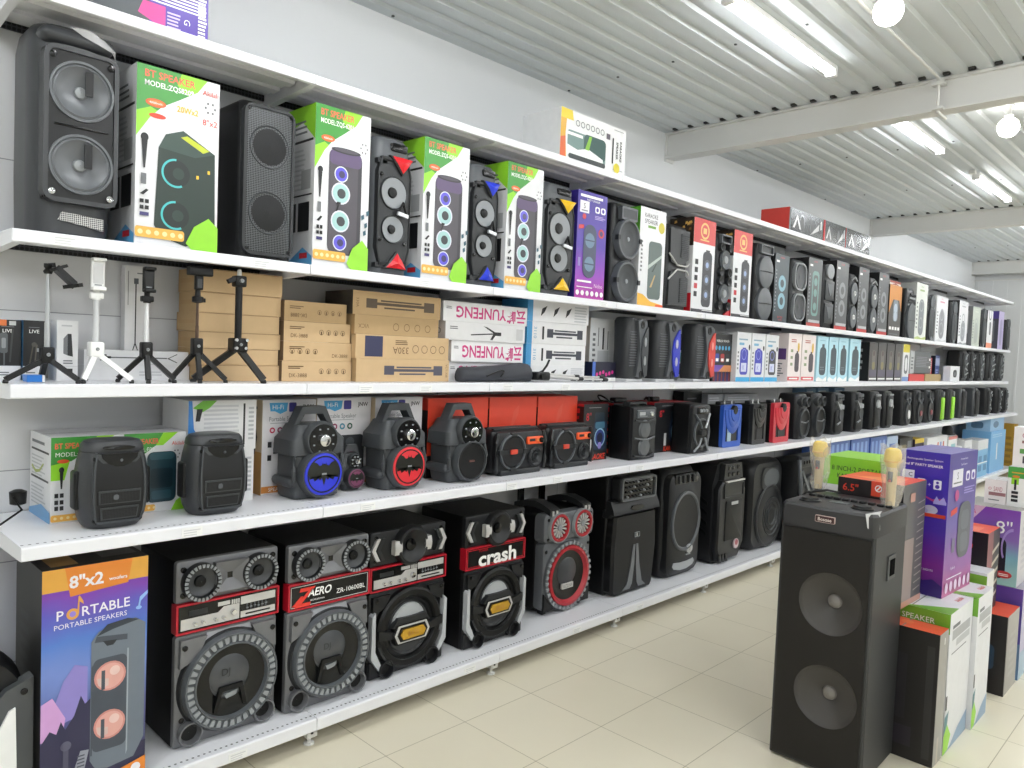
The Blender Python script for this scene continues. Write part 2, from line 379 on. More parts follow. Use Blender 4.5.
# ------------------------------------------------------------------ shelving
SX0 = -1.585; NB = 13
YU, YL, YB = .361, .218, .752
SH = {1: (.075, .125), 2: (.913, .955), 3: (1.380, 1.423), 4: (1.853, 1.892), 5: (2.588, 2.625)}
SHW = mat('#e6e7ec', .36, var=.015, scale=4); PANEL = mat('#cfd0d3', .55, var=.015, scale=3)
def perf_mat():
    m, nt, b = new_mat('white_steel_with_holes')
    tc = N(nt, 'ShaderNodeTexCoord'); sp = N(nt, 'ShaderNodeSeparateXYZ'); nt.links.new(tc.outputs['Object'], sp.inputs[0])
    dx = mth(nt, 'MULTIPLY', mth(nt, 'SUBTRACT', mth(nt, 'FRACT', mth(nt, 'MULTIPLY', sp.outputs[0], 50)), .5), .02)
    dy = mth(nt, 'SUBTRACT', sp.outputs[1], .030)
    d = mth(nt, 'SQRT', mth(nt, 'ADD', mth(nt, 'MULTIPLY', dx, dx), mth(nt, 'MULTIPLY', dy, dy)))
    mx = N(nt, 'ShaderNodeMix', data_type='RGBA'); mx.inputs[6].default_value = lin('#e6e7ec'); mx.inputs[7].default_value = lin('#55565a')
    nt.links.new(mth(nt, 'LESS_THAN', d, .0045), mx.inputs[0]); nt.links.new(mx.outputs[2], b.inputs['Base Color']); b.inputs['Roughness'].default_value = .36
    return m
PERF = perf_mat()
rack = thing('shelving_unit', 'long white metal display shelving of five shelves, full of speakers, along the wall', 'shelf', (SX0, 0, 0))
DARKP = grille('#3c3d42', '#0c0c0d', .03)
def shelf_mesh(yf, z0, z1):
    m = MB(); d = YB-yf
    m.box(.0015, .9985, .004, d, -.004, 0, SHW, {'top': PERF})
    h = z1-z0
    m.loft([[(x, .0, -.002), (x, .003, 0), (x, .005, -.001), (x, .004, -h), (x, .0, -h), (x, -.002, -h+.003), (x, -.002, -.005)] for x in (.0015, .9985)], SHW)
    m.box(.0015, .9985, .004, .018, -h, -h+.002, SHW)
    for y in (.12, d*.62): m.box(.02, .98, y, y+.05, -.018, -.003, SHW)      # stiffening channels below
    m.box(.0015, .9985, d-.006, d, -.03, .0, DARKP)
    return m
for k, (z0, z1) in SH.items():
    yf = YL if k < 3 else YU
    a = shelf_mesh(yf, z0, z1).build('shelf', rack, 0, (0, yf, z1))
    for b in range(1, NB):
        c = a.copy(); COL.objects.link(c); c.location = (b, yf, z1)
def bracket(yf, h):
    m = MB(); d = YB-yf
    for x in (-.014, .010):
        m.loft([[(xx, .012, -.005), (xx, .012, -h), (xx, d, -h-.016), (xx, d, -.005)] for xx in (x, x+.004)], SHW)
    m.loft([[(xx, .012, -h), (xx, .012, -h-.002), (xx, d, -h-.018), (xx, d, -h-.016)] for xx in (-.014, .014)], SHW)
    return m
for k, (z0, z1) in SH.items():
    if k == 1: continue
    yf = YL if k < 3 else YU
    a = bracket(yf, z1-z0).build('bracket', rack, 0, (.016, yf, z1))
    for b in range(1, NB+1):
        c = a.copy(); COL.objects.link(c); c.location = (b-(.016 if b == NB else 0), yf, z1)
a = MB().box(.0, 1.0, 0, .012, .12, 2.6, PANEL).build('back_panel', rack, 0, (0, YB+.002, 0))
m = MB(); seam = mat('#8d8f93', .6)
for z in (.42, .78, 1.10, 1.655, 2.165): m.box(0, 1, -.0012, 0, z-.0016, z+.0016, seam)
m.box(-.001, .001, -.0012, 0, .12, 2.58, seam)
sm = m.build('panel_joint', a, 0)
for b in range(1, NB):
    c = a.copy(); COL.objects.link(c); c.location = (b, YB+.002, 0)
    d = sm.copy(); COL.objects.link(d); d.parent = c
m = MB(); m.box(-.02, .02, .02, .08, 0, 2.6, SHW); m.box(-.006, .006, .0135, .0205, .1, 2.55, DARKP)
a = m.build('upright', rack, 0, (0, YB, 0))
for b in range(1, NB+1):
    c = a.copy(); COL.objects.link(c); c.location = (b, YB, 0)
m = MB(); m.box(-.022, .022, .03, .50, .055, .076, SHW); m.box(-.022, .022, .03, .075, .036, .076, OFFW); m.box(-.006, .004, .0285, .031, .05, .068, GLOSS)
m.lathez(0, .055, [(.018, 0), (.022, .003), (.020, .009), (.008, .013), (.007, .04)], OFFW)
a = m.build('foot', rack, 30, (.03, YL, 0))
for b in range(1, NB+1):
    c = a.copy(); COL.objects.link(c); c.location = (b-(.03 if b == NB else 0), YL, 0)
# small price tags on the shelf edges
TAGM = mat('#eceded', .45); INK = mat('#cfd0d3', .6)
def price_tag(pts):
    m = MB(); m.slab(0, 0, .07, .032, -.0012, 0, .002, TAGM)
    for z in (.007, -.001, -.009): m.box(-.028, .028-.012*(z < 0), -.0016, -.001, z-.0018, z+.0018, INK)
    return m
ptag = None
for k, pxs in {4: (65, 262, 425, 604, 700), 3: (366, 426, 508, 566, 672), 2: (192, 368, 512, 558, 640), 1: (238, 470, 577, 640, 688)}.items():
    yf = (YL if k < 3 else YU)-.0025; z0, z1 = SH[k]; zz = z0+.018
    for px in pxs:
        x = X_at(px, yf, zz)
        if ptag is None: ptag = price_tag(0).build('price_tag', rack, 0)
        else:
            c = ptag.copy(); COL.objects.link(c); c.parent = rack
        (ptag if px == 65 else c).location = (x-SX0, yf, zz)
# ------------------------------------------------------------------ printed cartons: one mesh each, print lies in the carton's own surface
class Face:
    """draws in one face of a carton: u across, v up, both 0..1"""
    def __init__(s, m, W, H, fn): s.m, s.W, s.H, s.fn, s.k = m, W, H, fn, 0
    def _add(s, vs, fs, mt):
        s.k += 1; e = .0003+.00012*s.k
        s.m.add([s.fn(u, v, e) for u, v in vs], fs, mt)
    def poly(s, pts, mt): s._add([(u*s.W, v*s.H) for u, v in pts], [tuple(range(len(pts)))], mt)
    def rect(s, u0, v0, u1, v1, mt): s.poly([(u0, v0), (u1, v0), (u1, v1), (u0, v1)], mt)
    def rrect(s, u0, v0, u1, v1, r, mt):
        p = rr((u1-u0)*s.W, (v1-v0)*s.H, r*s.W, 4, (u0+u1)/2*s.W, (v0+v1)/2*s.H); s._add(p, [tuple(range(len(p)))], mt)
    def disc(s, u, v, r, mt, ry=None, n=20):
        R = r*s.W; Q = (ry or r)*s.W
        s._add([(u*s.W+R*math.cos(2*PI*i/n), v*s.H+Q*math.sin(2*PI*i/n)) for i in range(n)], [tuple(range(n))], mt)
    def ring(s, u, v, r0, r1, mt, n=22, ry=1.0, a0=0, a1=2*PI):
        p = [(u*s.W+q*s.W*math.cos(a0+(a1-a0)*i/n), v*s.H+q*s.W*ry*math.sin(a0+(a1-a0)*i/n)) for q in (r0, r1) for i in range(n+1)]
        s._add(p, [(i, i+1, n+2+i, n+1+i) for i in range(n)], mt)
    def text(s, t, u, v, h, mt, maxw=None, align='c', rot=0.0, bold=0.0, skew=0.0, res=2):
        tm = MB().text(t, 0, 0, h*s.H, 0, mt, maxw*s.W if maxw else None, align, rot, res, bold, skew)
        s._add([(u*s.W+x, v*s.H+z) for x, _, z in tm.v], tm.f, mt)
    def lines(s, u0, v0, u1, v1, n, mt, fill=.5, jag=.25):       # rows of small print
        rnd = random.Random(n*7+int(u0*100)); st = (v1-v0)/n
        for i in range(n): s.rect(u0, v0+i*st, u1-(u1-u0)*jag*rnd.random(), v0+(i+fill)*st, mt)
def faces(m, w, h, d):
    f = Face(m, w, h, lambda a, b, e: (-w/2+a, -e, b))
    l = Face(m, d, h, lambda a, b, e: (-w/2-e, d-a, b))
    t = Face(m, w, d, lambda a, b, e: (-w/2+a, b, h+e))
    return f, l, t
def carton(name, label, cat, loc, w, h, d, base, draw=None, side=None, top=None, group=None, rz=0, tilt=0, right=None, bulge=.0):
    m = MB(); c = .0015
    fc = {'left': side or base, 'top': top or base, 'front': base, 'right': right or side or base}
    m.box(-w/2, w/2, 0, d, 0, h, base, fc)
    sm = mat('#8a8a86', .6)
    f, l, t = faces(m, w, h, d)
    t._add([(w*.0, d*.49), (w, d*.49), (w, d*.51), (0, d*.51)], [(0, 1, 2, 3)], sm)   # meeting flaps
    if draw: draw(f, l, t)
    o = m.build(name, None, 0)
    o.location = loc; o.rotation_euler = (tilt, 0, rz)
    return tag(o, label, cat, group)
# place: px columns of the lower left and right front corners at depth y; row of the upper left corner
def spot(pl, pr, pt, z, y, zz=None):
    zz = z+.12 if zz is None else zz
    xl, xr = X_at(pl, y, zz), X_at(pr, y, zz)
    h = Z_at(pt, xl, y)-z
    return (xl+xr)/2, xr-xl, h
def spot2(pl, pb, pr, pt, z):                 # lower left front corner seen at (pl, pb) on the level z
    x, y = floor_pt(pl, pb, z); xr = X_at(pr, y, z)
    return (x+xr)/2, y, xr-x, Z_at(pt, x, y)-z
TXG = mat('#6d7074', .5); TXK = mat('#1c1d20', .45); TXW = mat('#f4f4f2', .45); TXR = mat('#d8402a', .4)
def draw_tower(f, u0, v0, u1, v1, body, discs, top=None, r=.06):        # a printed picture of a tower speaker
    f.rrect(u0, v0, u1, v1, r, body); cu = (u0+u1)/2
    if top: f.rrect(u0+.03, v1-.07*(v1-v0)*2, u1-.03, v1-.01, r*.7, top)
    for (k, rad, m1, m2) in discs:
        v = v0+k*(v1-v0); q = rad*(u1-u0)
        f.disc(cu, v, q, m1); f.disc(cu, v, q*.55, m2)
def bt_box(f, l, t, big=False):
    gd = mat('#3f8f3a', .35); gl = mat('#8ed12f', .35); amber = mat('#e5ad4d', .4); sky = mat('#5aa5d6', .4)
    f.poly([(0, .66), (0, 1), (.84, 1), (.72, .92), (.50, .85), (.30, .79), (.16, .72)], gd)
    f.poly([(.52, 1), (.84, 1), (.72, .92), (.60, .885), (.47, .93)], gl); f.poly([(.0, .60), (.0, .74), (.16, .775), (.24, .76), (.16, .72)], gl)
    f.text('BT SPEAKER', .09, .957, .040, mat('#e2604a', .4), .60, 'l', 0, .02)
    f.text('MODEL:ZQS8209' if big else 'MODEL:ZQS-6201', .09, .905, .030, TXW, .58, 'l', 0, .015)
    f.disc(.22, .80, .12, mat('#d8562d', .4), .05); f.disc(.22, .80, .10, mat('#e87737', .4), .035); f.text('40000mAh', .22, .80, .012, TXW, .15)
    if big: f.text('20Wx2', .60, .80, .034, mat('#f0c030', .4), .26, 'c', 0, .02); f.text('8"x2', .88, .76, .035, TXR, .2); f.text('Akilali', .88, .93, .028, TXR, .2); f.disc(.24, .73, .1, TXR, .03)
    for k in range(6):
        a = k*PI/3; f.rect(.88+.06*math.cos(a)-.012, (.845 if big else .79)+.03*math.sin(a)-.006, .88+.06*math.cos(a)+.012, (.845 if big else .79)+.03*math.sin(a)+.006, TXG)
    # picture of the speaker
    if big:
        b1 = mat('#1f3029', .4); cy = mat('#48b7b8', .3)
        f.poly([(.22, .12), (.26, .56), (.34, .64), (.55, .68), (.95, .58), (.97, .08), (.60, .02), (.30, .06)], b1)
        f.poly([(.26, .56), (.34, .64), (.55, .68), (.95, .58), (.70, .54)], mat('#33473f', .4)); f.poly([(.52, .64), (.60, .655), (.88, .595), (.80, .575)], mat('#b9c42f', .4))
        f.rect(.72, .42, .75, .44, YEL); f.rect(.86, .46, .89, .48, YEL); f.rect(.72, .09, .75, .11, YEL)
        for v in (.43, .19):
            f.disc(.47, v, .17, mat('#14211d', .4), .165); f.ring(.47, v, .15, .175, cy, 24, 1, PI*.5, PI*1.65); f.disc(.50, v, .07, mat('#24352f', .4))
    else:
        b1 = mat('#4b474e', .4); f.rrect(.25, .09, .85, .75, .12, b1); f.poly([(.78, .10), (.85, .13), (.85, .70), (.78, .68)], mat('#37343a', .4)); f.rrect(.26, .65, .84, .745, .08, mat('#5a4a6c', .4)); f.disc(.55, .745, .27, mat('#2e2c31', .4), .045); f.disc(.55, .748, .22, mat('#4a464f', .4), .03)
        vi = mat('#5b53cf', .3); pal = mat('#9fc6c6', .3)
        for v, c1 in ((.595, vi), (.475, pal), (.30, pal), (.165, vi)):
            q = .125 if c1 is vi else .17
            f.disc(.47, v, q, mat('#d7d9e6', .3)); f.disc(.47, v, q*.86, c1); f.disc(.48, v, q*.45, mat('#39325f' if c1 is vi else '#2c3134', .3))
        f.rect(.40, .405, .47, .42, TXK); f.poly([(.38, .36), (.41, .36), (.46, .42), (.44, .42)], TXK)
    # microphone, remote and icons down the left edge
    f.disc(.095, .60, .045, TXK, .05); f.poly([(.06, .585), (.13, .585), (.105, .43), (.085, .43)], TXK); f.rect(.06, .34, .12, .40, TXG)
    f.poly([(.05, .285), (.09, .28), (.15, .31), (.12, .315)], TXK)
    for q in (.20, .235): f.rect(.05, q, .095, q+.022, TXK); f.rect(.11, q, .155, q+.022, TXK)
    f.rect(.05, .165, .155, .185, mat('#3e3a6e', .4))
    f.rrect(.0, .045, .58, .105, .03, amber)
    for k in range(6): f.disc(.06+.095*k, .075, .03, mat('#f0d9a0', .4))
    f.poly([(.60, .04), (.70, .14), (.88, .20), (1, .15), (1, 0), (.68, 0)], gl)
    if not big:
        for (u, v) in ((.86, .33), (.92, .28), (.9, .23), (.95, .36)): f.poly([(u, v), (u+.05, v+.012), (u+.04, v+.04), (u-.01, v+.028)], mat('#345a6a', .4))
    # left side: small print
    l.poly([(0, .86), (.0, 1), (1, 1), (1, .78), (.6, .90)], gl if not big else PAPER)
    l.lines(.12, .83, .85, .93, 3, TXG, .4); l.rect(.1, .775, .95, .79, TXK); l.lines(.12, .48, .8, .75, 9, mat('#c3c5c8', .5), .4)
    l.rect(.6, .48, .9, .60, mat('#a8aaad', .5)); l.rect(.1, .22, .45, .40, TXK); l.rect(.52, .22, .88, .40, TXK); l.rect(.1, .44, .95, .45, TXK)
    l.poly([(0, 0), (1, 0), (1, .06), (.7, .12), (.3, .05)], sky); l.rect(.6, .05, .85, .085, RED)
BTW = mat('#dddee1', .32)
def purple_box(f, l, t):
    f.lines(.08, .945, .92, .985, 1, TXW, .6, .1); f.text('PARTY SPEAKER', .52, .925, .02, TXW, .7)
    f.rect(.07, .80, .38, .91, mat('#e8e6ee', .4)); f.text('S', .22, .865, .05, TXK); f.rect(.12, .815, .33, .825, TXG)
    for u in (.66, .86): f.rrect(u-.08, .82, u+.08, .88, .04, TXW); f.disc(u, .85, .045, mat('#4a2e9e', .35))
    f.lines(.58, .76, .95, .80, 3, mat('#b9a6e0', .4), .5)
    f.disc(.22, .765, .06, RED); f.poly([(.05, .64), (.22, .655), (.22, .69), (.05, .68)], RED); f.disc(.82, .635, .10, mat('#c8382f', .4)); f.disc(.82, .635, .06, mat('#3a2c60', .4))
    b = mat('#333a55', .35); f.rrect(.22, .20, .66, .70, .2, b)
    for v in (.55, .33): f.disc(.44, v, .16, mat('#5d7891', .3)); f.rect(.28, v-.006, .6, v+.006, b)
    f.rect(.06, .30, .14, .38, mat('#8879b8', .4)); f.text('Nobo', .78, .135, .04, mat('#e9c4e6', .4), .3); f.lines(.05, .155, .6, .19, 1, TXW, .5); f.lines(.05, .105, .65, .115, 1, TXW, .8)
    for k in range(6): f.disc(.08+.165*k, .055, .055, TXW)
    l.lines(.1, .75, .8, .95, 6, mat('#8f86c6', .4), .3); l.rect(.2, .70, .9, .71, RED); l.lines(.1, .1, .6, .14, 2, mat('#b9a6e0', .4))
def karaoke_white(f, l, t):
    l.poly([(0, .78), (1, .72), (1, 1), (0, 1)], mat('#57a52f', .35)); l.poly([(0, .6), (1, .7), (1, .76), (0, .74)], LIME)
    f.text('KARAOKE', .42, .925, .045, TXK, .5); f.text('SPEAKER', .42, .865, .045, TXK, .5); f.rect(.3, .80, .6, .825, mat('#6a9a35', .4)); f.disc(.83, .825, .12, mat('#c9bb3a', .4))
    b = mat('#55635f', .4); f.rrect(.36, .08, .88, .67, .1, b); f.poly([(.36, .38), (.88, .52), (.88, .55), (.36, .42)], mat('#a8b5ae', .3)); f.poly([(.45, .2), (.62, .33), (.66, .33), (.52, .2)], mat('#b79a66', .4)); f.poly([(.5, .36), (.66, .45), (.70, .45), (.56, .36)], mat('#2f3a37', .4))
    f.poly([(0, 0), (1, 0), (1, .03), (.5, .055), (.2, .12), (0, .13)], mat('#e8b23a', .4)); f.rect(.7, 0, 1, .03, ORG)
    f.lines(.06, .35, .13, .68, 8, TXG, .5)
def gold_red_box(f, l, t):
    r = mat('#c93a35', .35); g = mat('#d8ab58', .3); dk = mat('#2b2118', .5)
    f.rect(0, .74, 1, 1, r); f.disc(.5, .875, .2, g); f.disc(.5, .875, .15, r); f.rect(.42, .845, .58, .905, g); f.rect(.3, .77, .7, .783, g)
    b = mat('#2b2d33', .4); f.rrect(.45, .07, .88, .66, .12, b); f.rect(.58, .66, .76, .68, b)
    for v in (.2, .36, .52): f.disc(.66, v, .13, mat('#4a4e58', .3)); f.disc(.66, v, .07, mat('#8ea2c9', .3))
    for k in range(5): f.rect(.1, .17+.085*k, .24, .225+.085*k, TXK if k != 1 else RED)
    f.rect(0, 0, 1, .04, mat('#34343a', .4)); f.lines(.5, .028, 1, .04, 1, TXW)
    l.rect(0, .70, 1, 1, dk); rnd = random.Random(4)
    for k in range(26):
        a, c = rnd.random()*.86, .72+rnd.random()*.24; l.poly([(a, c), (a+.12, c+.01), (a+.1, c+.035), (a+.02, c+.03)], g if k % 3 else mat('#7b5a2a', .4))
    l.rect(0, 0, 1, .2, RED); l.lines(.1, .3, .8, .6, 7, TXG, .4)
def dark_box(shade, band=None, pic='#6f8f98', discs=True):
    def dr(f, l, t):
        p = mat(pic, .35); k = mat(shade, .35)
        f.text('SPEAKER', .5, .955, .025, RED, .6); f.rect(.1, .88, .3, .91, TXW)
        if discs: f.disc(.55, .58, .26, p); f.disc(.55, .58, .13, k); f.disc(.55, .32, .26, p); f.disc(.55, .32, .13, k)
        else: f.rrect(.3, .16, .8, .82, .15, p); f.rrect(.38, .2, .72, .76, .1, k); [f.disc(.55, v, .12, p) for v in (.3, .5, .66)]
        f.lines(.08, .16, .15, .8, 12, mat('#9a9da3', .4), .4)
        if band: f.rect(0, 0, 1, .055, mat(band, .4)); f.rect(.12, .06, .95, .1, mat('#bdbfc2', .4))
        else: f.text('BATTERY', .5, .08, .03, RED, .7); f.text('POWER', .5, .04, .025, RED, .6)
        l.disc(.5, .84, .12, RED); l.lines(.2, .3, .8, .6, 6, mat('#2b2c2f', .4), .4)
    return dr
def pale_box(body, accent, foot=None, h=.8):
    def dr(f, l, t):
        b = mat(body, .4); f.rrect(.28, .08, .74, h, .2, b); f.ring(.5, .6, .12, .16, mat('#9b9fa4', .3)); f.ring(.5, .3, .12, .16, mat('#9b9fa4', .3))
        f.text('SPEAKER', .5, .94, .03, mat(accent, .4), .7); f.rect(.3, .86, .7, .89, mat(accent, .4)); f.lines(.08, .2, .18, .7, 7, TXG, .4)
        f.poly([(0, 0), (1, 0), (1, .07), (.6, .03), (.3, .06), (0, .03)], mat(foot or accent, .4))
        l.rrect(.25, .3, .75, .9, .1, mat('#a9abae', .4)); l.lines(.2, .1, .8, .25, 4, TXG, .4)
    return dr
# ------------------------------------------------------------------ loudspeakers
def woofer(m, cx, cz, R, y, ring=DG, sur=RUB, cone=CONE, cap=BLK, p=.016, seg=36, capr=.28):
    m.lathe(cx, cz, [(R, y+.001), (R, y-p), (R*.97, y-p*1.15), (R*.9, y-p*1.15), (R*.87, y-p*.4)], ring, seg)
    m.lathe(cx, cz, [(R*.89, y-p*.35), (R*.86, y-p*.85), (R*.81, y-p*.95), (R*.76, y-p*.5), (R*.74, y-p*.2)], sur, seg)
    m.lathe(cx, cz, [(R*.75, y-p*.45), (R*.5, y-p*.2), (R*capr, y-.001)], cone, seg)
    m.lathe(cx, cz, [(R*capr, y-.0012), (R*capr*.95, y-p*.35), (R*capr*.6, y-p*.62), (R*.02, y-p*.7)], cap, seg)
def screw(m, cx, cz, y, r=.009):
    m.lathe(cx, cz, [(r, y), (r, y-.003), (r*.7, y-.004), (.0005, y-.0035)], GLOSS, 10)
def port(m, cx, cz, R, y, mt=DG):
    m.lathe(cx, cz, [(R*.92, y+.001), (R, y-.018), (R*.94, y-.026), (R*.82, y-.026), (R*.72, y-.012), (R*.66, y-.002)], mt, 28)
    m.lathe(cx, cz, [(R*.74, y-.0022), (.001, y-.002)], mat('#050505', .7), 28)
def teeth(m, cx, cz, R0, R1, y0, y1, n, mt, duty=.55, seg=1):
    for k in range(n):
        a = 2*PI*(k+.5)/n; da = PI/n*duty; pts = []
        for r, s in ((R0, -.8), (R0, .8), (R1, 1.1), (R1, -1.1)): pts.append((cx+r*math.cos(a+s*da), cz+r*math.sin(a+s*da)))
        m.prism(pts, y1, y0, mt)
REDP = mat('#b3182b', .3); ALU = mat('#c9c8c6', .32, .25); FRONT1 = mat('#6f7073', .34, .25)
def control_strip(m, w, z0, z1, y):
    h = z1-z0; m.box(-w*.49, w*.49, y-.006, y, z0, z1, GLOSS)
    a = y-.0075
    m.prism([(-w*.475, z0+h*.06), (w*.095, z0+h*.06), (w*.095, z0+h*.70), (-w*.06, z0+h*.70), (-w*.12, z0+h*.50), (-w*.475, z0+h*.50)], a, y-.004, ALU)
    m.box(w*.11, w*.475, a, y-.004, z0+h*.62, z0+h*.94, ALU); m.box(w*.11, w*.475, a, y-.004, z0+h*.06, z0+h*.32, ALU)
    m.box(w*.16, w*.42, a-.001, y-.004, z0+h*.16, z0+h*.22, GLOSS)
    for k in range(6): m.box(w*(.17+.04*k), w*(.182+.04*k), a, y-.005, z0+h*.36, z0+h*.6, MG); m.box(w*(.166+.04*k), w*(.186+.04*k), a-.004, y-.005, z0+h*(.42+.02*(k % 3)), z0+h*(.46+.02*(k % 3)), LG)
    for u, r in ((-.35, .018), (-.27, .018), (-.15, .018), (-.07, .018), (.03, .03)):
        m.lathe(w*u, z0+h*(.26 if r < .02 else .4), [(w*r, a), (w*r, a-.012), (w*r*.85, a-.015), (.0005, a-.014)], CHR, 14)
    m.box(-w*.12, w*.0, a, y-.004, z0+h*.74, z0+h*.9, ALU)
    for k in range(4): m.box(w*(.015+.022*k), w*(.03+.022*k), a-.001, y-.004, z0+h*.72, z0+h*.9, ALU)
    m.box(-w*.40, -w*.22, a, y-.004, z0+h*.58, z0+h*.8, BLK3); m.text('CD', w*.28, z0+h*.79, h*.1, a-.0006, INK)
def red_panel(root, w, z0, z1, y, kind):
    def fr(m):
        m.frame(0, (z0+z1)/2, w*1.008, z1-z0, .007, y-.012, y+.03, .004, REDP); m.box(-w*.495, w*.495, y-.004, y, z0+.006, z1-.006, REDP)
    c = part(root, 'control_panel', fr, 'red framed panel'); zi0, zi1 = z0+.009, z1-.009; h = zi1-zi0
    def inner(m):
        if kind == 'controls': control_strip(m, w*.97, zi0, zi1, y-.004); return
        m.box(-w*.485, w*.485, y-.010, y-.003, zi0, zi1, GLOSS); m.frame(0, (zi0+zi1)/2, w*.95, h*.93, .0025, y-.0115, y-.009, .003, RED if kind == 'crash' else ALU)
        if kind == 'zero':
            m.text('Z', -w*.34, zi0+h*.46, h*.82, y-.012, REDB, skew=.3, bold=.03); m.prism([(-w*.46, zi0+h*.1), (-w*.36, zi0+h*.5), (-w*.33, zi0+h*.5), (-w*.40, zi0+h*.1)], y-.0117, y-.009, REDB)
            m.text('AERO', -w*.14, zi0+h*.60, h*.36, y-.012, TXW, maxw=w*.28, skew=.2, bold=.02); m.text('ZR-10600BL', w*.255, zi0+h*.40, h*.22, y-.012, TXW, maxw=w*.38); m.text('PROFESSIONAL', -w*.16, zi0+h*.24, h*.08, y-.012, TXW, maxw=w*.2)
        else:
            m.text('crash', w*.02, zi0+h*.42, h*.80, y-.0125, TXW, maxw=-w*.64, bold=.03); m.text('POWER', -w*.22, zi0+h*.86, h*.14, y-.012, RED)
    o = MB(); inner(o); k = o.build('control_face', c, 30)
def dj_speaker(label, loc, w, h, d, kind):
    r = thing('party_speaker', label, 'speaker', loc)
    part(r, 'cabinet', lambda m: m.rbox(-w/2, w/2, .02, d, 0, h, .008, WOOD))
    zt = h*.775; zr0, zr1 = h*.615, h*.775; zb = h*.605
    def up(m):
        m.slab(0, (h+zt)/2, w, h-zt, 0, .022, .012, FRONT1, .008)
        for sx in (-1, 1):
            for zz in (zt+.03, h-.03): screw(m, sx*(w/2-.025), zz, -.001, .011)
        hz = (h+zt)/2; q = [(-w*.16, hz-h*.075), (w*.16, hz-h*.075), (w*.16, hz+h*.085), (-w*.16, hz+h*.085)]; o = [(-.02, -.02), (.02, -.02), (.02, .02), (-.02, .02)]
        for i in range(4):
            a, b = q[i], q[(i+1) % 4]; c, e = o[(i+1) % 4], o[i]
            m.add([(a[0], -.026, a[1]), (b[0], -.026, b[1]), (c[0]*.4, -.003, hz+c[1]*.4), (e[0]*.4, -.003, hz+e[1]*.4)], [(0, 1, 2, 3)], FRONT1)
            m.add([(a[0], -.026, a[1]), (b[0], -.026, b[1]), (b[0], 0, b[1]), (a[0], 0, a[1])], [(0, 1, 2, 3)], FRONT1)
        m.box(-.01, .01, -.0045, -.002, hz-.012, hz+.012, GLOSS)
    part(r, 'horn_panel', up)
    for sx in (-1, 1):
        def tw(m):
            cx, cz, R = sx*w*.285, (h+zt)/2-h*.005, w*.175
            m.lathe(cx, cz, [(R, 0), (R, -.026), (R*.97, -.032), (R*.78, -.032), (R*.76, -.014)], BLK3, 40); teeth(m, cx, cz, R*.80, R*.98, -.03, -.036, 26, LG, .6)
            m.lathe(cx, cz, [(R*.77, -.016), (R*.6, -.007), (R*.3, -.003)], CONE, 36); m.lathe(cx, cz, [(R*.32, -.003), (R*.28, -.012), (.001, -.016)], BLK, 24)
        part(r, 'tweeter', tw)
    red_panel(r, w, zr0, zr1, 0, kind)
    R = w*.455; cx, cz = w*.015, h*.31
    def lo(m):
        m.slab(0, zb/2, w, zb, 0, .022, .012, FRONT1, .008)
        for sx in (-1, 1):
            m.prism([(sx*w*.46, zb*.97), (sx*w*.22, zb*.97), (sx*w*.30, zb*.80), (sx*w*.47, zb*.72)], -.02, 0, FRONT1)
            for zz in (zb-.04, .10): screw(m, sx*(w/2-.028), zz, -.021 if zz > .2 else -.001, .01)
        m.prism([(-w*.21, zb*.985), (w*.21, zb*.985), (w*.30, zb*.74), (-w*.30, zb*.74)], -.006, 0, mat('#a9abb4', .3, .3))
        m.lathe(cx, cz, [(R*1.09, 0), (R*1.05, -.012), (R, -.014)], BLK3, 48)
    part(r, 'woofer_panel', lo)
    def wf(m):
        m.lathe(cx, cz, [(R*1.02, -.002), (R*1.02, -.03), (R*.99, -.04), (R*.96, -.04), (R*.95, -.032), (R*.82, -.032), (R*.80, -.04), (R*.77, -.04), (R*.75, -.02)], MG, 56)
        teeth(m, cx, cz, R*.82, R*.95, -.031, -.039, 38, LG, .6)
        m.lathe(cx, cz, [(R*.77, -.02), (R*.6, -.012), (R*.42, -.006)], GLOSS, 48); m.lathe(cx, cz+R*.1, [(R*.44, -.006), (R*.4, -.011), (.001, -.015)], CONEL if kind == 'x' else mat('#4a4c4f', .3), 40)
        m.text('DJ', cx-R*.1, cz+R*.18, R*.15, -.0165, TXK)
        m.prism([(cx-R*.36, cz-R*.62), (cx-R*.24, cz-R*.12), (cx+R*.26, cz-R*.12), (cx+R*.36, cz-R*.62), (cx+R*.28, cz-R*.62), (cx+R*.2, cz-R*.22), (cx-R*.18, cz-R*.22), (cx-R*.28, cz-R*.62)], -.022, -.008, BLK)
        m.prism([(cx-R*.13, cz-R*.30), (cx+R*.17, cz-R*.26), (cx+R*.12, cz-R*.36), (cx-R*.08, cz-R*.40)], -.0165, -.008, LG)
    part(r, 'woofer', wf)
    for sx in (-1, 1): part(r, 'bass_port', lambda m: port(m, sx*w*.36, h*.075, w*.115, -.001, FRONT1))
    return r
